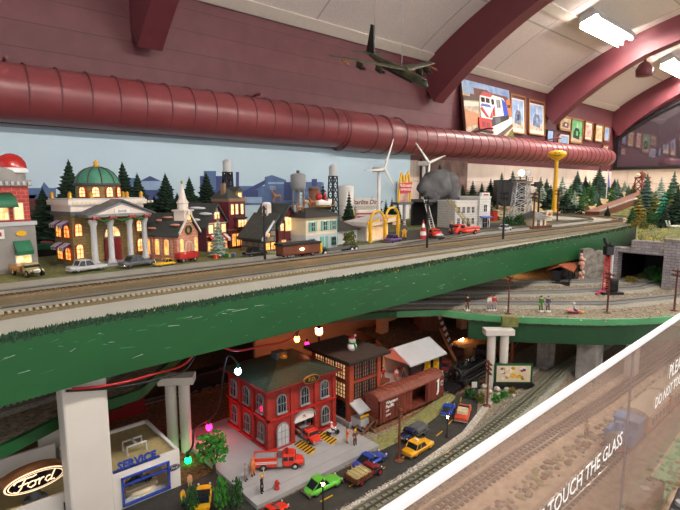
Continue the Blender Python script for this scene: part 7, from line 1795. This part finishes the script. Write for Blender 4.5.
for pts, m, lb in (([B1+Vector((0, 0, .016)), B1+Vector((.015, .01, .02)), B2+Vector((-.03, 0, .008)), B2+Vector((0, 0, .016))], 'cable_black', 'black wire strung between the green and the red bulb'), ([B2+Vector((0, 0, .016)), B2+Vector((.015, -.02, .05)), B3+Vector((-.02, .01, .03)), B3+Vector((0, 0, .016))], 'cable_black', 'black wire running up to the blue white bulb'),
        ([aty(72, 389, .768), aty(110, 385, .768), aty(150, 375, .772), aty(190, 359, .80), (.40, .84, ZU-.03)], 'cable_red', 'red cable hanging below the green board across the white column'), ([aty(66, 391, .772), aty(120, 387, .772), aty(160, 378, .776), aty(190, 364, .80), (.42, .86, ZU-.03)], 'cable_black', 'black cable hanging just under the red cable'),
        ([(.40, .87, ZU-.03), aty(225, 348, .83), aty(262, 346, .83), B4+Vector((0, 0, .012)), (.66, .86, ZU-.03)], 'cable_red', 'thin red cable leading to the orange bulb'), ([(.0, .93, ZM-.06), (.10, .95, ZM-.055), (.2, .99, ZM-.03), (.3, 1.0, ZM-.022)], 'cable_red', 'red cable running behind the white column at left')):
    P = [Vector(p) for p in pts]; sm = []
    for i in range(len(P)-1):
        a, c = P[max(i-1, 0)], P[min(i+2, len(P)-1)]; p, q = P[i], P[i+1]
        for k in range(6): f = k/6; sm.append(.5*((2*p)+(q-a)*f+(2*a-5*p+4*q-c)*f*f+(3*p-a-3*q+c)*f**3))
    sm.append(P[-1]); b = MB(); b.tube(sm, .0022, m, 6); one('hanging_cable', b, lb, 'cable')

# ------------------------------------------------------------------ behind the guard
t = thing('tank_engine', 'small plain blue tank engine seen through the clear guard', 'locomotive', (1.10, .335, ZL+.008), R(180))
b = MB(); b.cyl((-.005, 0, .030), (.048, 0, .030), .017, 'blue_engine', n=20); b.cyl((.048, 0, .030), (.056, 0, .030), .0165, 'grey', n=20); b.build('boiler', t)
for s in (-1, 1):
    b = MB(); b.bbox(-.01, .034, s*.021-.005, s*.021+.005, .014, .040, 'blue_engine', .001); b.build('side_tank', t)
    for x in (-.028, -.002, .026): wheel_part(t, x, s*.0125, .009, .003, 'blue_engine')
    b = MB(); b.cyl((.058, s*.012, .013), (.068, s*.012, .013), .003, 'grey_dark', n=8); b.build('buffer', t)
b = MB(); b.bbox(-.048, -.008, -.024, .024, .012, .052, 'blue_engine', .001); b.bbox(-.052, -.004, -.027, .027, .052, .056, 'blue_engine', .002); b.build('cab', t); b = MB(); b.box(-.05, .058, -.025, .025, .010, .014, 'red_dark'); b.build('running_plate', t)
b = MB(); b.lathe([(.006, .044), (.005, .062), (.007, .064)], 'blue_engine', (.036, 0, 0), 12); b.build('funnel', t); b = MB(); b.lathe([(.006, .044), (.006, .052), (.001, .056)], 'blue_engine', (.012, 0, 0), 12); b.build('dome', t)
for i, lb in enumerate(('orange brown coach with cream roof coupled behind the blue engine', 'second orange brown coach with cream roof behind the first coach')):
    t = thing('coach', lb, 'rail car', (1.235+.165*i, .335, ZL+.008)); b = MB(); b.bbox(-.072, .072, -.026, .026, .012, .052, 'orange_skin', .001); b.build('body', t)
    b = MB(); b.prism([(-.028, .052), (-.018, .060), (0, .064), (.018, .060), (.028, .052)], 'yz', -.074, .074, 'cream'); b.build('roof', t)
    for x in (-.045, .045):
        for s in (-1, 1): wheel_part(t, x, s*.0125, .008, .003, 'dark_iron')
    for x in (-.05, -.025, 0, .025, .05): win(t, x, .028, .016, .016, -.026, 'cream', 'car_glass', False, 1, 1)
P = at(586, 438, ZL); person('figure in brown hat standing on the sand behind the guard', (P.x, P.y, ZL), .042, R(-20), 'cloth_tan', 'brown_cloth', hat='brown_cloth')
t = thing('black_control_box', 'black control box on the table edge at the lower right corner behind the guard', 'control box', (.905, .185, ZL+.002), R(5)); b = MB(); b.bbox(-.05, .06, -.012, .012, 0, .035, 'black', .003); b.build('case', t); b = MB(); b.lathe([(.008, .035), (.007, .041)], 'grey', (0, 0, 0), 14); b.build('knob', t)
# ------------------------------------------------------------------ pictures on the wall
def picture(label, x0, x1, z0, z1, frame, art, lean=0, mat=True, fw=.012, name='framed_picture', cat='picture', parts=None):
    t = thing(name, label, cat, ((x0+x1)/2, YW-.012-lean*.1, z0)); w, h = (x1-x0)/2, z1-z0
    t.rotation_euler = (-math.atan2(lean, h) if lean else 0, 0, 0)
    b = MB()
    for a, c, e, f in ((-w, w, 0, fw), (-w, w, h-fw, h), (-w, -w+fw, 0, h), (w-fw, w, 0, h)): b.box(a, c, -.014, .004, e, f, frame)
    b.build('frame', t)
    m = fw*1.0; k = fw+(h*.10 if mat else 0); kk = fw+(w*.16 if mat else 0)
    if mat:
        b = MB(); b.box(-w+m, w-m, -.004, 0, m, h-m, 'picture_mat'); b.build('mat', t)
    b = MB(); b.box(-w+kk, w-kk, -.006, -.001, k, h-k, art); b.build('print', t)
    if parts: parts(t, -w+kk, w-kk, k, h-k)
    return t
def loco_print(c1, c2):
    def f(t, a, c, z0, z1):
        b = MB(); W, H = c-a, z1-z0; P = lambda pts: [(a+W*u, z0+H*v) for u, v in pts]
        b.prism(P([(0, 0), (1, 0), (1, .28), (0, .22)]), 'xz', -.0064, -.0058, 'art_ground'); b.prism(P([(.2, .18), (.75, .12), (.8, .42), (.7, .62), (.38, .66), (.22, .45)]), 'xz', -.0068, -.006, c1); b.prism(P([(.45, .3), (.62, .3), (.62, .5), (.45, .5)]), 'xz', -.0072, -.006, c2); b.prism(P([(.5, .66), (.58, .66), (.56, .85), (.48, .9)]), 'xz', -.0066, -.006, 'picture_mat'); b.build('printed_engine', t)
    return f
picture('tall framed train print in a brown frame, right of the large locomotive canvas', 4.07, 4.33, 2.035, 2.375, 'frame_gold', 'art_blue', .02, parts=loco_print('art_navy', 'black'))
picture('tall framed train print in a dark frame, just left of the second arch foot', 4.39, 4.70, 2.045, 2.365, 'frame_gold', 'art_blue', .02, parts=loco_print('art_navy', 'art_blue'))
picture('tiny blue picture low on the wall beside the arch foot', 4.75, 4.89, 2.00, 2.115, 'frame_black', 'art_blue', 0, False, .007)
picture('framed sepia engine picture above the tiny white one, right of the arch foot', 5.0, 5.28, 2.13, 2.275, 'frame_gold', 'art_sepia', .0, False, .018, parts=loco_print('art_brown', 'picture_mat'))
picture('small pale picture under the sepia engine picture', 5.02, 5.22, 1.975, 2.09, 'picture_mat', 'art_blue', 0, False, .012)
picture('bright green framed engine poster', 5.26, 5.56, 2.02, 2.275, 'frame_gold', 'art_green', 0, False, .016, parts=loco_print('leaf_dark', 'art_green'))
picture('small framed print with a red figure, right of the green poster', 5.60, 5.81, 2.07, 2.27, 'frame_gold', 'art_red', 0, True, .014)
picture('small framed sepia print, second right of the green poster', 5.88, 6.10, 2.07, 2.265, 'frame_gold', 'art_sepia', 0, True, .014)
picture('small framed blue print, last at the corner', 6.13, 6.30, 2.09, 2.26, 'frame_gold', 'art_blue', 0, False, .014)
picture('smallest frame low in the corner above the duct end', 6.12, 6.30, 1.96, 2.045, 'frame_gold', 'art_red', 0, True, .012)
# the big canvas of a striped diesel locomotive
x0, x1, z0, z1 = 3.30, 4.00, 1.965, 2.39
t = thing('locomotive_canvas', 'large unframed canvas of a red and white diesel locomotive leaning above the duct', 'painting', ((x0+x1)/2, YW-.09, z0), 0); t.rotation_euler = (R(-9), 0, 0); W, H = x1-x0, z1-z0
b = MB(); b.box(-W/2, W/2, 0, .02, 0, H, 'art_brown'); b.build('canvas_back', t)
b = MB(); nl = [0]
def pp(pts, m): nl[0] += 1; b.prism([(-W/2+W*u, H*v) for u, v in pts], 'xz', -.001-.0006*nl[0], .001, m)
pp([(0, 0), (1, 0), (1, 1), (0, 1)], 'art_ground'); pp([(0, .80), (1, .76), (1, 1), (0, 1)], 'art_blue')
pp([(.14, .70), (.95, .74), (.95, .86), (.55, .86), (.50, .90), (.14, .88)], 'art_brown'); pp([(.03, .76), (.22, .76), (.22, .88), (.03, .90)], 'mural_pale')
pp([(.0, .62), (.34, .66), (.34, .72), (0, .70)], 'art_rail'); pp([(.0, .50), (.32, .56), (.32, .63), (0, .60)], 'picture_mat'); pp([(0, .12), (.22, .2), (.3, .4), (.0, .44)], 'ply_pale')
pp([(.22, .02), (.60, .0), (1, .34), (1, .46), (.8, .40)], 'picture_mat'); pp([(.55, .0), (.70, .0), (1, .26), (1, .32)], 'art_rail'); pp([(.80, .0), (1, .0), (1, .22)], 'leaf_olive'); pp([(.05, .02), (.24, .04), (.32, .14), (.2, .14)], 'art_rail')
pp([(.90, .42), (.99, .46), (.99, .80), (.90, .78)], 'orange'); pp([(.91, .62), (.98, .64), (.98, .70), (.91, .69)], 'black')
pp([(.42, .14), (.92, .40), (.92, .48), (.42, .34)], 'black'); pp([(.60, .25), (.72, .31), (.72, .42), (.60, .38)], 'grey_dark')
pp([(.52, .38), (.92, .48), (.88, .72), (.82, .80), (.56, .82), (.52, .78)], 'white'); pp([(.80, .45), (.92, .48), (.88, .72), (.78, .79)], 'blue')
pp([(.30, .32), (.54, .34), (.54, .76), (.32, .76), (.30, .60)], 'white'); pp([(.32, .76), (.54, .76), (.60, .83), (.40, .85)], 'red')
pp([(.335, .64), (.41, .64), (.41, .73), (.335, .73)], 'car_glass'); pp([(.43, .64), (.51, .64), (.51, .73), (.43, .73)], 'car_glass'); pp([(.55, .62), (.60, .63), (.60, .73), (.55, .73)], 'car_glass')
pp([(.31, .56), (.53, .56), (.50, .61), (.34, .61)], 'blue'); pp([(.30, .50), (.42, .36), (.47, .36), (.33, .55)], 'red'); pp([(.54, .50), (.48, .36), (.53, .36), (.54, .42)], 'red'); pp([(.56, .40), (.60, .41), (.60, .60), (.56, .52)], 'red')
pp([(.24, .12), (.50, .10), (.50, .33), (.24, .33)], 'red'); pp([(.30, .16), (.36, .16), (.36, .26), (.30, .26)], 'red_dark'); pp([(.40, .155), (.46, .155), (.46, .255), (.40, .255)], 'red_dark'); pp([(.24, .08), (.52, .06), (.52, .10), (.24, .12)], 'black')
pp([(.66, .58), (.69, .58), (.69, .74), (.66, .74)], 'grey'); pp([(.71, .59), (.735, .59), (.735, .74), (.71, .74)], 'grey')
b.build('painted_scene', t)

# ------------------------------------------------------------------ model bomber hanging from the ceiling
t = thing('model_bomber', 'camouflaged eight engine model bomber hanging under the ceiling on thin wires', 'model aircraft', (1.653, 1.513, 2.068))
yaw, pit, rol, sc = -1.74925, .456140, .0743843, .497495
t.rotation_euler = (Matrix.Rotation(yaw, 3, 'Z') @ Matrix.Rotation(pit, 3, 'Y') @ Matrix.Rotation(rol, 3, 'X')).to_euler(); t.scale = (sc,)*3
def fus(x, w, h, zc=0, n=14): return [(x, w*math.cos(2*PI*k/n), zc+h*math.sin(2*PI*k/n)) for k in range(n)]
b = MB(); b.rings([fus(.5, .004, .004, -.015), fus(.485, .016, .018, -.012), fus(.45, .026, .032, -.004), fus(.40, .030, .038), fus(.1, .030, .038), fus(-.2, .028, .034, .002), fus(-.38, .020, .024, .012), fus(-.5, .008, .010, .02)], 'plane_green'); b.build('fuselage', t)
b = MB(); b.bbox(-.18, .30, -.026, .026, -.044, -.02, 'plane_black', .01); b.build('belly', t, 'black belly')
for s in (-1, 1):
    b = MB(); sec = []
    for f in (0, .25, .5, .75, 1):
        y = s*(.02+.54*f); xl = .20-.34*f-.0; c = .19*(1-f)+.07*f; z = .028+.004*f; th = .012*(1-f)+.004
        sec.append([(xl, y, z), (xl-c*.3, y, z+th), (xl-c, y, z), (xl-c*.3, y, z-th*.6)])
    b.rings(sec, 'plane_green'); b.build('wing', t)
    for f, dy in ((.36, 0), (.62, 0)):
        y = s*(.02+.54*f); xl = .20-.34*f
        for q in (-.014, .014):
            b = MB(); b.rings([[(x, y+q+r*math.cos(k*.785), -.008+r*math.sin(k*.785)) for k in range(8)] for x, r in ((xl+.075, .010), (xl+.06, .0125), (xl+.0, .0115), (xl-.03, .005))], 'plane_black'); b.build('engine', t)
        b = MB(); b.box(xl-.05, xl+.05, y-.003, y+.003, -.004, .030, 'plane_green'); b.build('pylon', t)
    b = MB(); y = s*.47; b.rings([[(x, y+r*math.cos(k*.785), .008+r*math.sin(k*.785)) for k in range(8)] for x, r in ((.02, .002), (-.02, .010), (-.10, .010), (-.16, .002))], 'frame_gold'); b.build('wing_tank', t)
    b = MB(); b.rings([[(-.36, s*.012, .022), (-.46, s*.012, .026), (-.46, s*.012, .020)], [(-.43, s*.18, .024), (-.48, s*.18, .026), (-.48, s*.18, .022)]], 'plane_green'); b.build('tailplane', t)
b = MB(); b.prism([(-.36, .03), (-.45, .26), (-.50, .26), (-.49, .03)], 'xz', -.006, .006, 'plane_black'); b.build('tail_fin', t)
b = MB(); b.bbox(.425, .462, -.019, .019, .014, .030, 'car_glass', .004); b.build('cockpit_glass', t)
Mw = t.matrix_basis.copy()
from mathutils import Matrix as _M
Mt = _M.Translation(t.location) @ t.rotation_euler.to_matrix().to_4x4() @ _M.Scale(sc, 4)
for p, lb in (((.1, 0, .038), 'thin hanging wire over the bomber wings'), ((-.35, 0, .03), 'thin hanging wire over the bomber tail')):
    q = Mt @ Vector(p); top = arc(q.y)
    b = MB(); b.cyl(q, (q.x, q.y, top-.002), .0012, 'grey', n=5); one('hanging_wire', b, lb, 'wire')
# ------------------------------------------------------------------ world and exposure
w = bpy.data.worlds.new('world'); SC.world = w; w.use_nodes = True
bg = w.node_tree.nodes['Background']; bg.inputs[0].default_value = (1, .95, .93, 1); bg.inputs[1].default_value = .55
SC.view_settings.view_transform = 'Standard'; SC.view_settings.look = 'None'; SC.view_settings.gamma = 1
SC.view_settings.use_curve_mapping = False
SC.view_settings.exposure = 1.2
